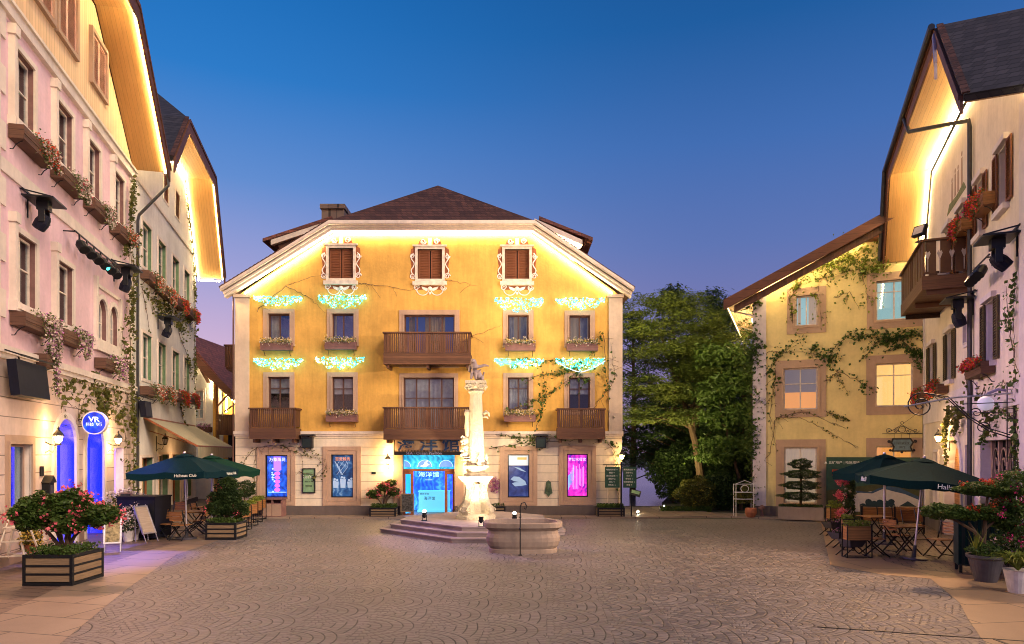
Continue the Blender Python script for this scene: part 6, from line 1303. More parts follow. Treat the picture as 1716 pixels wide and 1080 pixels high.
# topiary ball and rack planters at left
def ball_tree(loc, r_, h_, label, seed, pot=True):
    g_ = np.random.default_rng(seed); o = empty('topiary_tree', (loc[0], loc[1], .01), 0, label, 'topiary')
    if pot: MB().lathe([(.16, 0), (.2, .3), (.22, .32), (.18, .32), (.01, .28)], (0, 0, 0), 16).build('pot', 'grey_pot', o)
    MB().tube([(0, 0, .25), (.02, 0, .6), (0, 0, h_)], [.03, .025, .02], 7).build('trunk', 'bark', o)
    m = MB(); m.leaves(blob(3200, (0, 0, h_ + .05), (r_, r_, r_ * .75), g_, .75), .06, g_, 0, .2); m.build('foliage', 'leaf_dark', o); return o
x, y = G(409, 868); ball_tree((x, y), .46, 1.12, 'round clipped topiary beyond the left umbrellas', 31)
def rack_planter(label, grp, seed, w_=.55):
    g_ = np.random.default_rng(seed); o = empty('rack_planter', (0, 0, 0), 0, label, 'planter', grp)
    m = MB()
    for x in (-w_ / 2, w_ / 2):
        for y in (-.14, .14): m.box(x - .012, x + .012, y - .012, y + .012, 0, .86)
        m.box(x - .011, x + .011, -.128, .128, .0, .022); m.box(x - .011, x + .011, -.128, .128, .838, .86)
    m.box(-w_ / 2 + .012, w_ / 2 - .012, -.151, -.129, 0, .02); m.box(-w_ / 2 + .012, w_ / 2 - .012, .129, .151, 0, .02); m.build('stand', 'dark_metal', o)
    MB().box(-w_ / 2 + .013, w_ / 2 - .013, -.127, .127, .45, .80).build('trough', 'orange_wood', o)
    P = np.stack([g_.uniform(-w_ / 2, w_ / 2, 420), g_.uniform(-.13, .13, 420), .80 + g_.random(420) * .14], 1); m = MB(); m.leaves(P, .06, g_); m.build('foliage', 'leaf_bright', o); return o
proto = rack_planter('orange boarded rack planter nearest the crate shrub under the left umbrella', 'rack planters by the left cafe', 33)
for i, (px, py, lb_) in enumerate(((407, 889, None), (419, 882, 'second rack planter from the crate shrub'), (427, 876, 'third rack planter, behind the round topiary'), (434, 871, 'farthest rack planter from the camera at left'))):
    x, y = G(px, py); o = proto if i == 0 else copy_tree(proto); place(o, (x, y, .008), R(76), lb_)
proto2 = rack_planter('orange boarded rack planter on thin black legs at the front of the right cafe', 'rack planters by the right cafe', 34, .62)
for i, (px, py, rz, lb_) in enumerate(((1436, 935, 0, None), (1420, 921, 70, 'rack planter with yellow green leaves turned edge on, front left of the right cafe'), (1402, 892, 8, 'rack planter with yellow flowers at the banner end of the cafe'), (1395, 884, 60, 'rack planter half hidden beside the banner'))):
    x, y = G(px, py); o = proto2 if i == 0 else copy_tree(proto2); place(o, (x, y, .012), R(rz), lb_)
# ================================================================ CAFE FURNITURE
def chair_proto():
    o = empty('folding_chair', (0, 0, 0)); tag(o, 'x', 'chair')
    s = MB()
    for i in range(5): s.box(-.21, .21, -.2 + i * .085, -.2 + i * .085 + .07, .44, .46)
    s.build('seat', 'orange_wood', o); s = MB()
    for i in range(4): s.box(-.21, .21, .0, .018, .60 + i * .075, .60 + i * .075 + .06)
    s.xf(Matrix.Translation((0, .19, 0)) @ Matrix.Rotation(R(-8), 4, 'X')); s.build('backrest', 'orange_wood', o)
    for sg in (-1, 1):
        x_ = sg * .225; f = MB(); f.tube([(x_, -.30, 0), (x_, -.20, .08), (x_, .02, .28), (x_, .18, .46), (x_, .24, .66), (x_, .31, .92)], .018, 6); f.build('leg', 'dark_metal', o)
        f = MB(); x2 = sg * .205; f.tube([(x2, .32, 0), (x2, .22, .08), (x2, .0, .27), (x2, -.19, .43)], .018, 6); f.build('leg', 'dark_metal', o)
    for q in (((-.225, .02, .28), (.225, .02, .28)), ((-.225, -.27, .03), (.225, -.27, .03)), ((-.205, .29, .03), (.205, .29, .03))): MB().bar(q[0], q[1], .018).build('stretcher', 'dark_metal', o)
    return o
def table_proto(w_=.75):
    o = empty('cafe_table', (0, 0, 0)); tag(o, 'x', 'table'); s = MB()
    for i in range(8): s.box(-w_ / 2, w_ / 2, -w_ / 2 + i * w_ / 8, -w_ / 2 + (i + .88) * w_ / 8, .72, .74)
    s.build('tabletop', 'orange_wood', o)
    f = MB(); f.box(-w_ / 2, w_ / 2, -w_ / 2 + .05, -w_ / 2 + .08, .70, .719); f.box(-w_ / 2, w_ / 2, w_ / 2 - .08, w_ / 2 - .05, .70, .719); f.build('apron', 'dark_metal', o)
    for sg in (-1, 1):
        for s2 in (-1, 1): f = MB(); f.tube([(sg * .36, s2 * .28, 0), (sg * .22, s2 * .28, .14), (-sg * .08, s2 * .28, .42), (-sg * .30, s2 * .28, .70)], .018, 6); f.build('leg', 'dark_metal', o)
    return o
ch0 = chair_proto(); tb0 = table_proto()
usedc = [False]; usedt = [False]
def chair(x, y, rz, label, group):
    o = ch0 if not usedc[0] else copy_tree(ch0); usedc[0] = True; place(o, (x, y, .012), R(rz), label, group); return o
def table(x, y, rz, label, group):
    o = tb0 if not usedt[0] else copy_tree(tb0); usedt[0] = True; place(o, (x, y, .012), R(rz), label, group); return o
def umbrella(x, y, top, half, rim, mat, label, rz=0, tilt=(0, 0), txt=None, seed=0, txtsides=(0,)):
    o = empty('parasol', (x, y, .012), rz, label, 'parasol', 'dark parasols over the cafe tables'); o.rotation_euler = (R(tilt[0]), R(tilt[1]), rz)
    m = MB(); m.tube([(0, 0, 0), (0, 0, top)], .024, 10); m.build('pole', 'silver', o); MB().ball((0, 0, top + .05), .045, n=10, k=8).build('finial', 'silver', o)
    MB().lathe([(.3, 0), (.3, .04), (.05, .06), (.04, .35)], (0, 0, 0), 20).build('base_plate', 'grey_pot', o)
    cv = MB(); n = 8; R_c = []
    k8 = [(math.cos(PI / 4 * i + PI / 4) * (1.0 if i % 2 == 0 else .70), math.sin(PI / 4 * i + PI / 4) * (1.0 if i % 2 == 0 else .70)) for i in range(8)]
    rad = half * 1.414; N = 10
    def pt(i, f, k_):   # between rib i and i+1
        a, b_ = k8[i % 8], k8[(i + 1) % 8]; x_ = (a[0] + (b_[0] - a[0]) * k_) * rad * f; y_ = (a[1] + (b_[1] - a[1]) * k_) * rad * f
        z_ = top - (top - rim) * (f ** 1.12) - .05 * f * math.sin(PI * k_) * (1 if f > .2 else 0) * f; return (x_, y_, z_)
    vs = []; fs = []
    for i in range(8):
        o0 = len(vs)
        for a in range(N + 1):
            for b_ in range(6): vs.append(pt(i, a / N, b_ / 5))
        for a in range(N):
            for b_ in range(5): q = o0 + a * 6 + b_; fs.append((q, q + 1, q + 7, q + 6))
        o0 = len(vs)
        for b_ in range(6): p = pt(i, 1, b_ / 5); vs.append((p[0] * 1.002, p[1] * 1.002, p[2])); vs.append((p[0] * .985, p[1] * .985, p[2] - .19 - .02 * math.sin(b_ * 1.7 + i + seed)))
        for b_ in range(5): q = o0 + b_ * 2; fs.append((q, q + 2, q + 3, q + 1))
    cv.add(vs, fs); cn_ = cv.build('canopy', mat, o, True)
    cv = MB(); cv.lathe([(.32, top - .07), (.2, top - .02), (.02, top + .03)], (0, 0, 0), 8, rot=PI / 8); cv.build('vent_cap', mat, o)
    for i in range(8): a = pt(i, .97, 0); MB().tube([(0, 0, top - .10), (a[0] * .5, a[1] * .5, pt(i, .5, 0)[2] - .03), (a[0], a[1], a[2] - .03)], .01, 5).build('rib', 'silver', o)
    MB().tube([(.04, 0, 1.2), (.05, .03, 1.6), (.03, 0, 2.1)], .012, 5).build('crank_cord', 'silver', o)
    if txt:
        for sd in txtsides:
            d_ = half; a = R(90 * sd)
            t_ = text(txt[0], txt[1], 'pale_letter', o, (0, 0, 0), align='CENTER', ext=.003)
            M_ = Matrix.Rotation(a, 4, 'Z') @ Matrix.Translation((txt[2], -d_ * 1.0 - .012, rim - .12)) @ Matrix.Rotation(R(84), 4, 'X'); t_.matrix_local = M_
    return o
# left cafe
x, y = G(313, 904); umbrella(x - .0, y, 2.62, 1.17, 2.10, 'fabric_blue', 'blue green parasol nearest the camera in front of the awning', R(-2), (0, -1.5), ('Hallstatt Club', .12, .62), 1, (0, 1))
x, y = G(349, 893); umbrella(x - .1, y + .5, 2.55, 1.15, 2.06, 'fabric_green2', 'green parasol behind the blue one, near the round topiary', R(-8), (0, 0), ('Hallstatt Club', .11, .4), 2, (0,))
x, y = G(308, 898); table(x + .1, y + .5, 10, 'slatted cafe table under the blue parasol', 'tables of the left cafe')
for px, py, rz, lb_ in ((283, 903, 60, 'wooden folding chair beside the leaning grey board'), (305, 905, 170, 'wooden folding chair at the front of the left cafe, back to the camera'), (330, 896, -80, 'wooden folding chair right of the blue parasol pole'), (296, 884, 0, 'wooden folding chair behind the table under the blue parasol')):
    x, y = G(px, py); chair(x, y, rz, lb_, 'folding chairs of the left cafe')
x, y = G(352, 884); table(x, y, 0, 'slatted cafe table under the green parasol', 'tables of the left cafe')
for px, py, rz, lb_ in ((338, 886, 90, 'dark folding chair left of the green parasol pole'), (366, 879, -90, 'dark folding chair behind the crate shrub'), (350, 876, 0, 'dark folding chair farthest back under the green parasol')):
    x, y = G(px, py); chair(x, y, rz, lb_, 'folding chairs of the left cafe')
# right cafe
x, y = G(1521, 938); umbrella(x + .15, y, 2.52, 1.36, 2.00, 'fabric_green', 'big dark green parasol in front of the cream house', R(-20), (-1, 5.5), ('Hallstatt Club', .16, .50), 4, (0, 3))
x, y = G(1482, 912); umbrella(x, y, 2.60, 1.0, 2.08, 'fabric_green', 'second dark green parasol nearer the banner', R(10), (0, 0), ('Hallstatt', .15, .1), 5, (0,))
x, y = G(1522, 931); table(x, y + .3, 8, 'slatted cafe table under the big right parasol', 'tables of the right cafe')
x, y = G(1478, 908); table(x - .1, y + .2, 5, 'slatted cafe table under the parasol by the banner', 'tables of the right cafe')
for px, py, rz, lb_ in ((1465, 932, 80, 'folding chair side on at the left of the big parasol table'), (1575, 934, -75, 'folding chair side on beside the dark menu cabinet'), (1532, 905, 5, 'folding chair behind the big parasol table facing the camera'), (1488, 900, -10, 'folding chair facing the camera beneath the banner'), (1505, 925, 110, 'folding chair between the two right parasol poles')):
    x, y = G(px, py); chair(x, y, rz, lb_, 'folding chairs of the right cafe')
for i, (px0, px1, lb_) in enumerate(((1445, 1497, 'long low plank trough screening the cafe in front of the banner'), (1500, 1546, 'long low plank trough meeting the cream house corner'))):
    a = Vector(G(px0, 893)); b_ = Vector(G(px1, 895)); mid = (a + b_) / 2; L = (b_ - a).length; o = empty('plank_screen', (mid.x, mid.y, .012), math.atan2(b_.y - a.y, b_.x - a.x), lb_, 'planter', 'plank screens behind the right cafe')
    m = MB(); m.box(-L / 2, L / 2, -.14, .14, .40, .85); m.build('trough', 'orange_wood', o); m = MB()
    for s in (-1, 1): m.box(s * (L / 2 + .001), s * (L / 2 + .05), -.15, .15, 0, .9)
    m.build('post', 'dark_metal', o)
# rocking flower barrows
for i, (px, py, lb_) in enumerate(((1396, 897, 'small dark flower barrow farthest along the right kerb'), (1409, 917, 'dark purple flower barrow, middle of three by the racks'), (1428, 931, 'dark flower barrow nearest the camera by the front rack'))):
    x, y = G(px, py); g_ = np.random.default_rng(50 + i); o = empty('flower_barrow', (x, y, .01), R(20), lb_, 'planter', 'small flower barrows by the right kerb')
    m = MB(); m.add([(-.2, -.14, .22), (.2, -.14, .22), (.2, .14, .22), (-.2, .14, .22), (-.3, -.22, .42), (.3, -.22, .42), (.3, .22, .42), (-.3, .22, .42)], [(0, 3, 2, 1), (0, 1, 5, 4), (1, 2, 6, 5), (2, 3, 7, 6), (3, 0, 4, 7)]); m.build('tray', 'grey_pot', o)
    m = MB()
    for yy in (-.13, .13): m.tube([(-.42, yy, .0), (-.1, yy, .2), (.35, yy, .42)], .016, 6); m.tube([(.36, yy, .0), (.1, yy, .2), (-.2, yy, .38)], .016, 6)
    m.build('legs', 'dark_metal', o); P = blob(260, (0, 0, .44), (.28, .2, .1), g_); m = MB(); m.leaves(P, .05, g_); m.build('foliage', 'leaf_dark', o); m = MB(); m.leaves(P[:60], .05, g_, 0, 0, 1); m.build('blossoms', 'purple_flower', o)
# tall flower spray in front of the banner
g_ = np.random.default_rng(61); x, y = G(1418, 898); o = empty('flower_column', (x, y, .012), 0, 'tall column of pink and red artificial blooms before the banner', 'plant')
MB().tube([(0, 0, 0), (.05, 0, .8), (-.05, 0, 1.9)], .025, 6).build('stem', 'bark', o); MB().lathe([(.16, 0), (.2, .35), (.01, .33)], (0, 0, 0), 14).build('pot', 'grey_pot', o)
P = np.vstack([blob(900, (.1, 0, z_), (.18, .18, .28), g_) for z_ in (.6, 1.0, 1.4, 1.75)]); m = MB(); m.leaves(P, .07, g_); m.build('foliage', 'leaf_dark', o)
m = MB(); flowers(m, np.vstack([blob(12, (-.15, -.05, z_), (.18, .15, .14), g_) for z_ in (.75, 1.3, 1.75, 1.85)]), .10, g_); m.build('blossoms', 'pink_flower', o)
m = MB(); flowers(m, blob(16, (-.02, -.1, 1.0), (.25, .15, .8), g_), .07, g_); m.build('blossoms', 'white_flower', o)
# ================================================================ BANNER
bn = empty('banner', FY.W(0, -.35, 0), FY.ang, 'wide green printed banner with a lake and mountain village before the lemon house', 'banner')
ub0, zb1 = FY.uz(1385, 766, 0); ub0 -= .02; ub1 = FY.u(1545, -.35) - .05; zb1 = 2.5; zb0 = .42 - .3
m = MB(); m.box(ub0, ub1, 0, .06, .08, zb1); m.build('panel', 'sign_green', bn)
simple('banner_olive', (.05, .055, .02), .7, bmp=0); simple('snow_white', (.50, .46, .42), .7, bmp=0, var=.1); simple('banner_blue', (.03, .07, .13), .7, bmp=0); simple('banner_dark', (.01, .03, .04), .7, bmp=0); simple('village_cream', (.55, .42, .24), .7, bmp=0)
L = ub1 - ub0
def bp(fx, fz): return (ub0 + fx * L, .08 + fz * (zb1 - .08))
def bpoly(nm, pts, mat, lay): mm = MB(); mm.prism([bp(*p) for p in pts][::-1], -.003 * lay, -.003 * lay + .002); return mm.build(nm, mat, bn)
bpoly('meadow', [(.0, .1), (.0, .45), (.3, .52), (.7, .60), (1, .62), (1, .0), (0, .0)][::-1], 'banner_olive', 1)
bpoly('mountain', [(.26, .12), (.27, .30), (.34, .42), (.52, .46), (.62, .52), (.78, .48), (.99, .34), (.99, .14)][::-1], 'snow_white', 2)
bpoly('lake_strip', [(.32, .46), (.48, .44), (.56, .50), (.66, .54), (.78, .52), (.99, .38), (.99, .33), (.84, .42), (.72, .46), (.62, .50), (.50, .42), (.33, .43)][::-1], 'banner_blue', 3)
mm = MB()
for i in range(16):
    x_, z_ = bp(.40 + .04 * i % .3 + .02 * (i % 3), .2 + .02 * (i % 5)); mm.prism([(x_ + .12 * math.cos(a * PI / 4), z_ + .1 * math.sin(a * PI / 4) + .003 * i) for a in range(8)], -.0125 - .0004 * i, -.0122 - .0004 * i)
mm.build('pines', 'banner_dark', bn)
mm = MB(); m2 = MB()
for i, (fx, s_) in enumerate(((.60, .7), (.68, .8), (.76, .9), (.87, 1.5))):
    x_, z_ = bp(fx, .10); mm.box(x_ - .15 * s_, x_ + .15 * s_, -.022, -.019, z_, z_ + .2 * s_); m2.prism([(x_ - .2 * s_, z_ + .2 * s_), (x_ + .2 * s_, z_ + .2 * s_), (x_, z_ + .34 * s_)], -.024, -.0225)
mm.build('village', 'village_cream', bn); m2.build('village_roofs', 'banner_dark', bn)
text('▲ 五矿地产 | 哈施塔特 | Coral', .125, 'pale_letter', bn, (*bp(.23, .93)[:1], -.012, bp(0, .91)[1]), ext=.002)
for ch, mt, fx in (('国', 'red_flower', .10), ('际', 'pale_letter', .17), ('咖', 'pale_letter', .24), ('啡', 'pale_letter', .31)): text(ch, .27, mt, bn, (bp(fx, 0)[0], -.012, bp(0, .74)[1]), ext=.002, bold=.005)
# ================================================================ TIERED TOPIARY in stone trough
x, y = G(1346, 874); o = empty('cloud_topiary', (x, y + .25, .05), FY.ang, 'four tiered cloud pruned shrub in a long stone trough', 'topiary'); g_ = np.random.default_rng(71)
MB().box(-.82, .82, -.28, .28, 0, .50).build('stone_trough', 'concrete', o); MB().tube([(0, 0, .5), (.03, 0, 1.2), (.0, 0, 2.2)], [.05, .045, .03], 8).build('trunk', 'bark', o)
m = MB(); 
for (cx, cz, rx, rz_, n) in ((0, 2.18, .44, .22, 4200), (.04, 1.78, .70, .19, 6500), (-.0, 1.34, .74, .19, 6500), (-.05, .92, .78, .18, 6500)): m.leaves(blob(n, (cx, 0, cz), (rx, rx * .7, rz_), g_, .6), .05, g_, 0, .6)
m.leaves(np.stack([g_.uniform(-.8, .8, 1600), g_.uniform(-.28, .28, 1600), .5 + g_.random(1600) * .09], 1), .05, g_); m.build('foliage', 'leaf_dark', o)
# white plant stand with pot
x, y = G(1246, 868); o = empty('plant_stand', (x, y, .04), 0, 'white metal gabled plant stand with pots in front of the trees', 'plant stand'); m = MB(); w_ = .36
for xx in (-w_, w_):
    for yy in (-.15, .15): m.bar((xx, yy, 0), (xx, yy, 1.35), .02)
for z_ in (.72, 1.0): m.box(-w_, w_, -.16, .16, z_, z_ + .02)
m.bar((-w_ - .06, -.15, 1.35), (w_ + .06, -.15, 1.35), .025); m.bar((-w_, -.15, 1.36), (0, -.15, 1.50), .02); m.bar((w_, -.15, 1.36), (0, -.15, 1.50), .02); m.tube([(.16 * math.cos(a * PI / 8), -.15, 1.16 + .14 * math.sin(a * PI / 8)) for a in range(17)], .014, 5); m.build('frame', 'white_paint', o)
m = MB(); m.leaves(np.vstack([blob(600, (0, 0, .88), (.4, .18, .14), g_), blob(350, (.1, 0, 1.15), (.2, .15, .15), g_), blob(250, (0, 0, .62), (.35, .15, .1), g_)]), .07, g_); m.build('foliage', 'leaf_vine', o)
x, y = G(1249, 868); o = empty('terracotta_pot', (x + .15, y - .22, .045), 0, 'round terracotta pot at the foot of the white plant stand', 'pot'); m = MB(); m.lathe([(.16, 0), (.24, .2), (.22, .36), (.20, .38), (.17, .38), (.01, .34)], (0, 0, 0), 20); m.build('pot_body', 'terracotta', o)
# hydrant shrub at the lemon plinth
x, y = G(1275, 868); o = empty('hydrant', (x, y - .12, .06), 0, 'dark red fire hydrant against the grey plinth of the lemon house', 'hydrant'); m = MB(); m.lathe([(.09, 0), (.09, .05), (.05, .08), (.05, .3), (.08, .34), (.08, .42), (.04, .48)], (0, 0, 0), 12); m.bar((-.13, 0, .36), (.13, 0, .36), .07); m.build('hydrant_body', 'purple_brown', o)
# ================================================================ DIRECTORY SIGN and info stand
x, y = G(1041, 869); o = empty('directory_sign', (x, y, .05), 0, 'green directory sign with two boards on one post by the lane', 'sign')
m = MB(); m.bar((.0, 0, 0), (0, 0, 2.25), .06); m.bar((-.75, 0, 2.13), (.62, 0, 2.13), .03)
for x_ in (-.6, -.12, .12, .5): m.bar((x_, 0, 2.13), (x_, 0, 2.05), .015)
m.build('post', 'dark_metal', o); b1 = MB().box(-.66, -.06, -.02, .02, 1.2, 2.05).build('board', 'sign_green', o); b2 = MB().box(.08, .62, -.02, .02, 1.2, 2.05).build('board', 'sign_green', o)
for bb_, x0 in ((b1, -.38), (b2, .33)):
    for i in range(6): text(('哈施塔特湖 →', '教堂 ↑', '奥式商业街 →', '游客中心', '码头 ↑', '停车场 →')[(i + (x0 > 0) * 2) % 6], .075, 'pale_letter', bb_, (x0, -.024, 1.93 - i * .125), ext=.001)
x, y = G(1058, 869); o = empty('info_stand', (x, y, .05), 0, 'slanted black information lectern right of the directory sign', 'sign'); m = MB(); m.bar((0, 0, 0), (0, 0, 1.05), .05); m.build('post', 'dark_metal', o); m = MB(); m.box(-.05, .38, -.03, .0, -.14, .14); m.xf(Matrix.Translation((0, 0, 1.02)) @ Matrix.Rotation(R(-35), 4, 'X') @ Matrix.Rotation(R(18), 4, 'Y')); m.build('panel', 'black_board', o)
m = MB(); m.box(0, .33, -.036, -.031, -.05, .1); m.xf(Matrix.Translation((0, 0, 1.02)) @ Matrix.Rotation(R(-35), 4, 'X') @ Matrix.Rotation(R(18), 4, 'Y')); m.build('sheet', 'paper_green', o)
def aboard(x, y, rz, w_, h_, label, face, lean=14, leg='silver'):
    o = empty('sandwich_board', (x, y, .012), R(rz), label, 'sandwich board', 'standing boards on the pavement')
    m = MB(); m.box(-w_ / 2, w_ / 2, -.02, .0, h_ * .25, h_); ring(m, rect(-w_ / 2, w_ / 2, h_ * .25, h_), .025, -.03, .01); m.xf(Matrix.Rotation(R(-lean), 4, 'X')); f = m.build('board_frame', leg, o)
    m = MB(); m.box(-w_ / 2 + .02, w_ / 2 - .02, -.025, -.021, h_ * .25 + .02, h_ - .02); m.xf(Matrix.Rotation(R(-lean), 4, 'X')); m.build('board_face', face, o)
    for s in (-1, 1):
        m = MB(); m.bar((s * (w_ / 2), 0, 0), (s * w_ / 2, math.sin(R(lean)) * h_ * .3, h_ * .3), .02); m.build('leg', leg, o); m = MB(); m.bar((s * w_ / 2, .42, 0), (s * w_ / 2 * .9, math.sin(R(lean)) * h_, h_ * .95), .02); m.build('leg', leg, o)
    return o
simple('menu_print', (.30, .24, .12), .6, scale=14, var=.7, bmp=0); simple('chalk', (.05, .05, .05), .8, scale=12, var=.9, bmp=0)
x, y = G(188, 926); aboard(x, y, 25, .38, .98, 'small printed sandwich board right of the flowering crate tree', 'menu_print')
x, y = G(176, 912); aboard(x + .0, y + 1.0, 20, .32, 1.42, 'tall menu board standing in front of the second blue arch', 'chalk', 8, 'mauve_stone')
x, y = G(255, 909); o = aboard(x, y, 68, .42, 1.15, 'leaning grey notice board seen edge on beside the black cabinet', 'grey_wood', 26)
x, y = G(683, 867); aboard(x, y - .1, 5, .5, .95, 'small chalk menu board on an easel left of the shop door', 'chalk', 8, 'crate_wood')
# dark cabinet
ax, ay = G(203, 904); bx_, by_ = G(256, 907); o = empty('equipment_cabinet', ((ax + bx_) / 2, (ay + by_) / 2 + .45, .01), R(-3), 'big black lidded cabinet with blue light on its top', 'cabinet')
wc = bx_ - ax; m = MB(); m.box(-wc / 2, wc / 2, -.45, .45, .05, 1.28); m.box(-wc / 2 - .02, wc / 2 + .02, -.47, .47, 1.281, 1.33); m.build('cabinet_body', 'navy_box', o); m = MB()
for x_ in (-wc / 4, wc / 4): m.box(x_ - wc / 4 + .03, x_ + wc / 4 - .03, -.462, -.451, .12, 1.2)
m.build('cabinet_door', 'dark_metal', o)
# ladder shelf with flower pots
x, y = G(27, 951); o = empty('ladder_shelf', (x, y, .01), R(10), 'pale wooden ladder shelf loaded with potted flowers at the left edge', 'plant stand'); m = MB()
for s in (-1, 1):
    for yy in (0, 0): pass
for yy in (-.28, .28):
    m.bar((-.36, yy, 0), (-.02, yy * .4, 1.42), .05, .03); m.bar((.36, yy, 0), (.02, yy * .4, 1.42), .05, .03)
for z_, hw_ in ((.28, .30), (.62, .22), (.95, .14)): m.bar((-hw_, -.24, z_), (hw_, -.24, z_), .03); m.bar((-hw_, .24, z_), (hw_, .24, z_), .03)
m.build('frame', 'cream_paint', o); m = MB()
for z_, hw_ in ((.28, .62), (.62, .52), (.95, .42)): m.box(.0, hw_, -.24, .24, z_, z_ + .025)
m.bar((.62, -.24, .28), (.40, -.24, .96), .03); m.build('shelf', 'cream_paint', o)
def potted(x, y, z, s, label, fl='yellow_flower', seed=1, pot='terracotta', lm='leaf_vine', group='potted flowers by the pink house', n=420, spread=1.0):
    g_ = np.random.default_rng(seed); o = empty('potted_plant', (x, y, z), 0, label, 'potted plant', group)
    MB().lathe([(.08 * s, 0), (.13 * s, .2 * s), (.14 * s, .22 * s), (.11 * s, .22 * s), (.01, .2 * s)], (0, 0, 0), 14).build('pot', pot, o)
    P = blob(n, (0, 0, .36 * s), (.24 * s * spread, .24 * s * spread, .2 * s), g_, .3); m = MB(); m.leaves(P, .065 * s ** .4, g_); m.build('foliage', lm, o)
    if fl: m = MB(); m.leaves(blob(int(n * .8), (0, 0, .4 * s), (.26 * s * spread, .26 * s * spread, .2 * s), g_, .7), .045 * s ** .4, g_, 0, 0, 1); m.build('blossoms', fl, o)
    return o
lx, ly = x, y
for i, (dx, z_, s_, fl, lb_) in enumerate(((.22, .975, .8, 'yellow_flower', 'small pot of yellow flowers on the top shelf of the ladder stand'), (.3, .65, .7, None, 'small green fern on the middle shelf of the ladder stand'), (.35, .31, .95, 'yellow_flower', 'pot of pale yellow flowers on the lowest shelf of the ladder stand'))): potted(lx + dx, ly, z_ + .01, s_, lb_, fl, 80 + i)
for i, (px, py, s_, fl, lb_, lm) in enumerate(((48, 938, 1.2, 'yellow_flower', 'terracotta pot of yellow blooms on the ground beside the crate tree', 'leaf_vine'), (62, 915, 1.5, 'pink_flower', 'dark pot of rosy leaves against the pink house wall', 'leaf_dark'), (92, 905, 1.7, None, 'terracotta pot behind the flowering crate tree', 'leaf')  , (215, 908, 1.5, 'white_flower', 'pot of white blossoms in front of the black cabinet', 'leaf_dark'), (207, 900, 2.6, 'white_flower', 'taller pot of pinkish white blossoms between arch and black cabinet', 'leaf_vine'), (226, 905, 1.9, 'white_flower', 'wide spray of white flowers leaning on the black cabinet', 'leaf_vine'))):
    x, y = G(px, py); potted(x, y, .012, s_, lb_, fl, 90 + i, 'terracotta' if i < 3 else 'white_pot', lm, n=700)
# letter box house and small fittings on the pink wall
mb_ = empty('letter_box', onf(FL, 71, 832), FL.ang, 'dark house shaped letter box between the poster window and first arch', 'letter box'); m = MB(); m.box(-.16, .16, -.22, -.01, 0, .36); m.prism([(-.22, .36), (.22, .36), (0, .56)], -.27, 0); m.build('box_body', 'dark_metal', mb_); m = MB(); m.box(-.1, .1, -.232, -.222, .06, .3); m.build('glass_front', 'grey_pot', mb_)
m = MB(); m.box(-.1, .1, -.03, 0, -.13, .13); o = m.build('meter_box', 'dark_metal'); o.location = onf(FL, 69, 790, -.04); o.rotation_euler = (0, 0, FL.ang); tag(o, 'small dark meter box on the pink wall above the letter box', 'meter box')
# ================================================================ RIGHT FOREGROUND: menu cabinet, bonsai, pots, shrub
ax, ay = G(1607, 962); o = empty('menu_cabinet', (ax + .62, ay + .15, .012), R(-24), 'dark green draped cabinet behind the bonsai tree', 'cabinet'); m = MB(); m.box(-.5, .55, -.28, .3, .16, 1.30); m.build('cabinet_body', 'dark_green_box', o)
for xx in (-.45, .5):
    for yy in (-.24, .26): MB().box(xx - .03, xx + .03, yy - .03, yy + .03, 0, .159).build('leg', 'dark_metal', o)
m = MB()
for i in range(9): m.box(-.49 + i * .12, -.44 + i * .12, -.295, -.281, .2, 1.26)
m.build('drape_folds', 'fabric_green', o)
x, y = G(1652, 975); o = empty('bonsai_tree', (x, y, .012), 0, 'sprawling bonsai with flat leaf pads and coral blooms in a grey tapered tub', 'bonsai'); g_ = np.random.default_rng(101)
MB().lathe([(.20, 0), (.26, .22), (.32, .46), (.36, .5), (.36, .55), (.31, .55), (.29, .5), (.01, .48)], (0, 0, 0), 28).build('tub', 'grey_pot', o)
m = MB(); T0 = Vector((.12, 0, .5))
for pts, rr in (([T0, (-.02, 0, .75), (-.22, 0, 1.02), (-.35, 0, 1.22)], [.06, .05, .035, .02]), ([(-.05, 0, .78), (-.02, 0, 1.1), (.0, 0, 1.5), (.05, 0, 1.85)], [.045, .04, .03, .02]), ([(-.22, 0, 1.02), (-.6, 0, 1.25), (-.9, 0, 1.35)], [.035, .025, .012]), ([(.0, 0, 1.1), (.25, 0, 1.3), (.45, 0, 1.4)], [.03, .02, .012])): m.tube(pts, rr, 8)
m.build('trunk', 'bark', o); m = MB(); pads = ((-.85, .0, 1.45, .50, .34, .17, 3200), (.05, .05, 1.42, .48, .38, .17, 3400), (.02, .0, 1.92, .62, .40, .17, 4200), (.45, .0, 1.5, .34, .3, .14, 1800), (-.4, 0, 1.38, .3, .28, .13, 1500), (.5, .1, 1.2, .3, .3, .14, 1300))
for q in pads: m.leaves(blob(q[6], q[:3], q[3:6], g_, .5), .065, g_, 0, .4)
m.build('foliage', 'leaf', o); m = MB(); flowers(m, np.vstack([blob(9, (q[0], q[1], q[2] + .1), (q[3] * .85, q[4] * .8, q[5] * .7), g_, .6) for q in pads[1:5]]), .085, g_); m.build('blossoms', 'red_flower', o)
P = blob(1100, (.0, 0, .66), (.34, .3, .16), g_); m = MB(); m.leaves(P, .06, g_); m.build('underplanting', 'leaf', o)
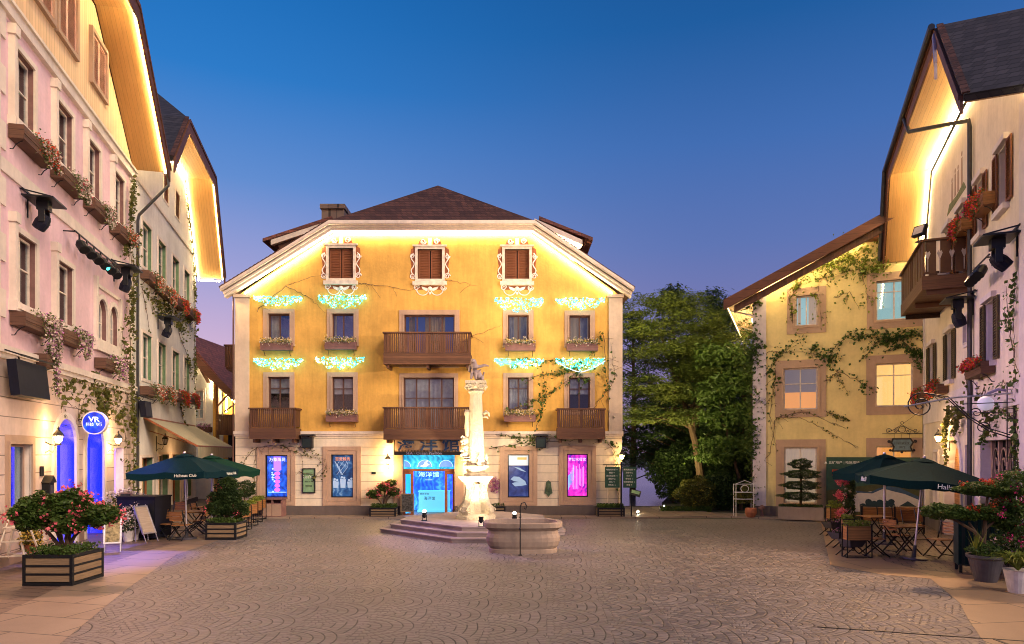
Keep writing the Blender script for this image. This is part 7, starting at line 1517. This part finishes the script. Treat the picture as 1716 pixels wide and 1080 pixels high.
def blades(m, n, r_, h_, g_, w_=.018, droop=.5):
    for i in range(n):
        a = g_.uniform(0, 2 * PI); L = h_ * g_.uniform(.6, 1.1); lean = g_.uniform(.15, 1) * r_; pts = []
        for k_ in range(6): f = k_ / 5; pts.append(Vector((math.cos(a) * lean * f, math.sin(a) * lean * f, L * (f * 1.4 - droop * 1.6 * f * f))))
        d = Vector((-math.sin(a), math.cos(a), 0)) * w_; vs = []
        for k_, p in enumerate(pts): wd = 1 - (k_ / 5) ** 2; vs += [p - d * wd, p + d * wd]
        m.add(vs, [(2 * k_, 2 * k_ + 1, 2 * k_ + 3, 2 * k_ + 2) for k_ in range(5)])
m = MB(); blades(m, 30, .25, .5, g_, .012, .2); m.xf(Matrix.Translation((-.22, -.05, .55))); m.build('grass_blades', 'leaf_bright', o)
x, y = G(1706, 994); o = empty('striped_grass_pot', (x, y, .012), 0, 'white pot of arching striped grass at the right edge', 'potted plant'); MB().lathe([(.16, 0), (.24, .42), (.26, .44), (.22, .44), (.01, .4)], (0, 0, 0), 20).build('pot', 'white_pot', o)
m = MB(); blades(m, 150, .72, .70, g_, .02, .66); m.xf(Matrix.Translation((0, 0, .42))); m.build('blades', 'leaf_bright', o)
x, y = G(1688, 972); o = potted(x + .15, y + .1, .012, 1.55, 'bushy pot of dusty pink flowers between the bonsai and striped grass', 'white_flower', 120, 'grey_pot', 'leaf_dark', 'pots at the right foreground', 1300)
x, y = G(1720, 985); o = empty('flowering_shrub', (x + .38, y + .55, .012), 0, 'tall magenta flowering shrub cut by the right edge', 'shrub'); g_ = np.random.default_rng(131); MB().lathe([(.2, 0), (.28, .4), (.01, .38)], (0, 0, 0), 18).build('pot', 'grey_pot', o); m = MB()
for i in range(7): a = i * .9; m.tube([(0, 0, .3), (.15 * math.cos(a), .1 * math.sin(a), 1.0), (.38 * math.cos(a), .3 * math.sin(a), 1.7)], [.02, .015, .008], 5)
m.build('stem', 'bark', o); P = np.vstack([blob(1100, (-.08, 0, z_), (.5, .45, .3), g_, .3) for z_ in (.9, 1.3, 1.7, 2.05)]); m = MB(); m.leaves(P, .075, g_); m.build('foliage', 'leaf', o); m = MB(); flowers(m, np.vstack([blob(14, (-.15, -.1, z_), (.52, .4, .26), g_, .8) for z_ in (1.0, 1.4, 1.8, 2.1)]), .095, g_); m.build('blossoms', 'magenta_flower', o)
x, y = G(1590, 880); potted(x, y, .012, 1.6, 'low dark fern against the cream house plinth', None, 141, 'grey_pot', 'leaf_dark', 'pots at the right foreground', 700)
m = MB(); m.box(-.12, .12, -.05, 0, -.2, .2); o = m.build('number_plate', 'dark_green_box'); o.location = onf(FR, 1709, 814, 0); o.rotation_euler = (0, 0, FR.ang); tag(o, 'small dark green plate on the cream house corner', 'number plate')
# ================================================================ TREES between the yellow and lemon houses
def limb_tree(name, loc, H_, trunkpts, limbs, clouds, label, leaf, seed, lsize=.16, flat=.5, aspect=.5, r0=.18, group='trees between the houses'):
    g_ = np.random.default_rng(seed); o = empty(name, (loc[0], loc[1], 0), 0, label, 'tree', group); m = MB(); n = len(trunkpts); m.tube(trunkpts, [r0 * (1 - .75 * i / (n - 1)) for i in range(n)], 9)
    for p0, p1, r_ in limbs: p0, p1 = Vector(p0), Vector(p1); mid = (p0 + p1) / 2 + Vector((g_.normal() * .15, g_.normal() * .15, .12)); m.tube([p0, mid, p1], [r_, r_ * .6, r_ * .25], 6)
    m.build('trunk', 'bark', o); m = MB()
    for (x_, y_, z_, rx, ry, rz_, nn) in clouds:
        # each cloud is many small flat sprays
        k_ = max(3, nn // 70); cs = blob(k_, (x_, y_, z_), (rx, ry, rz_), g_, .35)
        for cc_ in cs:
            q = g_.normal(size=(70, 3)) * np.array([.30, .30, .07 if flat > .4 else .18]) * (rx ** .4); m.leaves(cc_ + q, lsize, g_, 0, flat, aspect)
    m.build('crown', leaf, o); return o
def tz(py, Y): return EYE + (HOR - py) * Y / FPX
def tx(px, Y): return (px - 858) * Y / FPX
# feathery flat layered tree
Y1 = 33.5; bx1 = tx(1182, Y1); pt = lambda px, py, dy=0: (tx(px, Y1) - bx1, dy, tz(py, Y1))
cl = []
for (px, py, rx, rz_, n) in ((1080, 560, 1.4, .5, 3000), (1130, 520, 1.5, .6, 3600), (1170, 545, 1.6, .6, 3800), (1100, 600, 1.5, .5, 3200), (1150, 590, 1.6, .5, 3600), (1200, 580, 1.3, .6, 2600), (1075, 650, 1.3, .5, 2600), (1120, 660, 1.2, .45, 2600), (1190, 640, 1.3, .5, 2600), (1160, 625, 1.3, .4, 2600), (1065, 700, 1.0, .5, 1600), (1230, 640, .9, .6, 1600), (1060, 520, .9, .6, 1500), (1140, 700, 1.0, .4, 1500)):
    p = pt(px, py); cl.append((p[0], (px * 7 % 5 - 2) * .45, p[2], rx, rx * .9, rz_, n))
limb_tree('feathery_tree', (bx1, Y1), 9, [pt(1182, 880), pt(1174, 800), pt(1165, 740), pt(1150, 690), pt(1140, 650), pt(1128, 620, .2), pt(1110, 560, .3)], [(pt(1160, 720), pt(1090, 700), .07), (pt(1165, 740), pt(1175, 640), .09), (pt(1150, 690), pt(1200, 650), .07), (pt(1145, 665), pt(1080, 640), .06), (pt(1175, 640), pt(1180, 560), .06), (pt(1135, 640), pt(1160, 560), .07), (pt(1128, 620), pt(1075, 580), .06)], cl, 'tall tree with flat feathery sprays lit from below', 'leaf_tree', 201, .17, .6, .42, .22)
Y2 = 31.5; bx2 = tx(1240, Y2); p2 = lambda px, py, dy=0: (tx(px, Y2) - bx2, dy, tz(py, Y2)); cl = []
for (px, py, rx, rz_, n) in ((1205, 600, .8, .45, 1400), (1225, 640, .8, .5, 1500), (1195, 660, .7, .4, 1200), (1240, 690, .6, .6, 1200), (1215, 700, .7, .5, 1200), (1225, 750, .8, .5, 1300), (1195, 760, .7, .45, 1100)):
    p = p2(px, py); cl.append((p[0], (px % 4 - 2) * .25, p[2], rx, rx * .8, rz_, n))
limb_tree('broadleaf_tree', (bx2, Y2), 6, [p2(1243, 872), p2(1238, 800), p2(1222, 740), p2(1208, 690), p2(1203, 640)], [(p2(1222, 740), p2(1190, 700), .04), (p2(1210, 700), p2(1232, 660), .04)], cl, 'slender tree with large drooping leaves leaning by the lemon house', 'leaf', 202, .27, .1, .42, .09)
def conifer(px, py_top, Y, hw, label, seed, n=9000, leaf='leaf_dark'):
    g_ = np.random.default_rng(seed); H_ = tz(py_top, Y); o = empty('dark_tree', (tx(px, Y), Y, 0), 0, label, 'tree', 'trees between the houses'); m = MB(); m.tube([(0, 0, 0), (.1, 0, H_ * .5), (0, 0, H_ * .97)], [.2, .14, .03], 8); st = MB(); k_ = int(n / 80); m2 = MB()
    for i in range(k_):
        f = (i + .5) / k_; z_ = H_ * (.12 + .86 * f); rr = hw * (1 - f ** 2.2) * g_.uniform(.35, 1.1) + .15; a = g_.uniform(0, 2 * PI); c0 = np.array([math.cos(a) * rr, math.sin(a) * rr, z_ + .12 * rr]); 
        if i % 2 == 0: m.tube([(0, 0, z_ - .2 * rr), tuple(c0)], [.04, .012], 4)
        for _ in range(2): q = g_.normal(size=(40, 3)) * np.array([.34, .34, .10]); q[:, :2] += np.array([math.cos(a), math.sin(a)]) * g_.uniform(-.4, .1); m2.leaves(c0 + q, .20, g_, 0, .3, .35)
    for s_ in range(5):
        a = g_.uniform(0, 6.28); rr = hw * g_.uniform(.1, .6); zt_ = H_ * g_.uniform(.9, 1.03) - rr * .5
        for k2 in range(9):
            f = k2 / 9; q = g_.normal(size=(26, 3)) * np.array([.30 * f + .05, .30 * f + .05, .05]); m2.leaves(np.array([math.cos(a) * rr, math.sin(a) * rr, zt_ - f * 1.3]) + q, .16, g_, 0, .3, .35)
    m.build('trunk', 'bark', o); m2.build('crown', leaf, o); return o
conifer(1128, 478, 40, 3.0, 'dark evergreen with the highest ragged top behind the feathery tree', 211, 14000); conifer(1195, 482, 39, 2.6, 'dark evergreen near the lemon house roof', 212, 12000); conifer(1060, 520, 42, 2.6, 'dark evergreen half hidden by the yellow house corner', 213, 10000); conifer(1165, 560, 37, 3.0, 'dark bushy evergreen low behind the trunk', 214, 14000); conifer(1245, 580, 36, 2.2, 'dark evergreen crowding the lemon house flank', 215, 12000); conifer(1215, 500, 46, 3.4, 'dark evergreen far back on the right of the gap', 216, 10000)
def bush(px, py, Y, r_, label, seed, leaf='leaf_dark', n=2600, ls=.14):
    g_ = np.random.default_rng(seed); o = empty('bush', (tx(px, Y), Y, 0), 0, label, 'bush', 'bushes under the trees'); zz = r_[2]; m = MB(); m.leaves(blob(n, (0, 0, zz), r_, g_, .5), ls, g_, 0, .1); m.build('foliage', leaf, o); m = MB()
    for i in range(5): a = i * 1.3; m.tube([(0, 0, 0), (math.cos(a) * r_[0] * .4, math.sin(a) * r_[1] * .4, zz * 1.1)], [.03, .01], 4)
    m.build('stem', 'bark', o); return o
bush(1165, 0, 31.0, (.9, .7, .8), 'leafy green bush at the foot of the feathery tree', 221, 'leaf_vine'); bush(1205, 0, 31.5, (1.0, .8, .9), 'dark bush right of the trunk foot', 222, 'leaf_dark', 3400); bush(1232, 0, 33, (1.2, 1, 1.5), 'tall dark bush against the lemon house', 223, 'leaf_dark', 5200); bush(1128, 0, 35.5, (1.3, 1, 1.6), 'dark bush closing the lane beside the water', 224, 'leaf_dark', 5000); bush(1200, 0, 36.5, (2.6, 1, 2.2), 'broad dark thicket behind the trunks', 225, 'leaf_dark', 11000, .18); bush(1150, 0, 38, (1.6, 1, 2.2), 'dark thicket beyond the feathery tree', 226, 'leaf_dark', 8000, .18)
bush(1180, 0, 43, (5.0, 1.2, 3.6), 'deep dark thicket closing the gap behind all the trees', 227, 'leaf_dark', 15000, .26)
m = MB(); g_ = np.random.default_rng(5); x0, y0 = G(1110, 860); x1, y1 = G(1195, 860); m.leaves(np.stack([g_.uniform(x0, x1, 4200), g_.uniform(y0 + .1, y0 + .7, 4200), .02 + g_.random(4200) * .24], 1), .06, g_); tag(m.build('hedge_edging', 'leaf'), 'low clipped hedge strip under the feathery tree', 'hedge')
# shop things seen under the awning: dark counter and shelf
x, y = G(258, 888); 
# ================================================================ REMAINING LIGHTS from the fixtures
lamp('arch_blue', 'POINT', FL.W(-3.9, .35, 2.2), 10, (.05, .08, 1), size=.15); lamp('arch_blue', 'POINT', FL.W(-6.1, .35, 2.2), 9, (.05, .08, 1), size=.15)
lamp('head_blue', 'SPOT', FL.W(-3.0, -1.0, 6.6), 3000, (.13, .12, 1), (-10.6, 18.0, 0), .1, 31, .9)
lamp('hood_flood', 'SPOT', FL.W(4, -1.4, 8.6), 24000, (1, .74, .40), (13.0, 27.3, 4.5), .2, 34, .9)
lamp('head_violet', 'SPOT', FL.W(2.3, -.8, 8.9), 7000, (.35, .2, 1), (-1.9, 20.3, .3), .1, 16, .7)
lamp('head_violet_wall', 'SPOT', FL.W(-6.0, -1.0, 7.8), 5200, (.50, .30, 1), tuple(FR.W(9.5, 0, 3.2)), .15, 26, .8)
lamp('par_warm', 'SPOT', FR.W(8.5, -.8, 7.4), 2200, (1, .55, .28), (2.0, 13.0, 0), .3, 95, .9)
lamp('par_warm', 'SPOT', FL.W(-6.5, -.9, 8.3), 2200, (1, .50, .32), (-2.0, 12.0, 0), .3, 95, .9)
lamp('balcony_flood', 'SPOT', FR.W(6.9, -1.35, 9.3), 1500, (1, .66, .30), (0, 28.6, 5.5), .2, 70, .9)
lamp('hood_flood', 'SPOT', FL.W(1.5, -1.6, 9.0), 900, (1, .62, .28), (2.0, 28.6, 5), .2, 80, .9)
lamp('hood_flood', 'SPOT', FL.W(-3.5, -1.2, 8.0), 5500, (1, .68, .34), tuple(FR.W(1.0, 0, 6.0)), .2, 75, .9)
lamp('shop_glow', 'POINT', (uc(719) + c.o[0], c.o[1] + .8, 2.1), 30, (.15, .45, 1), size=.2)
lamp('cafe_glow', 'POINT', FL.W(5.5, -.7, 2.4), 30, (1, .55, .25), size=.2)

lamp('par_warm_wall', 'SPOT', FR.W(8.8, -.8, 7.4), 5000, (1, .74, .66), tuple(FL.W(-2.0, 0, 7.5)), .3, 100, .9)
lamp('tree_flood', 'SPOT', (c.o[0] + Wd + .4, c.o[1] - .6, 8.9), 1500, (1, .78, .34), (8.6, 34, 6.5), .2, 100, .9)
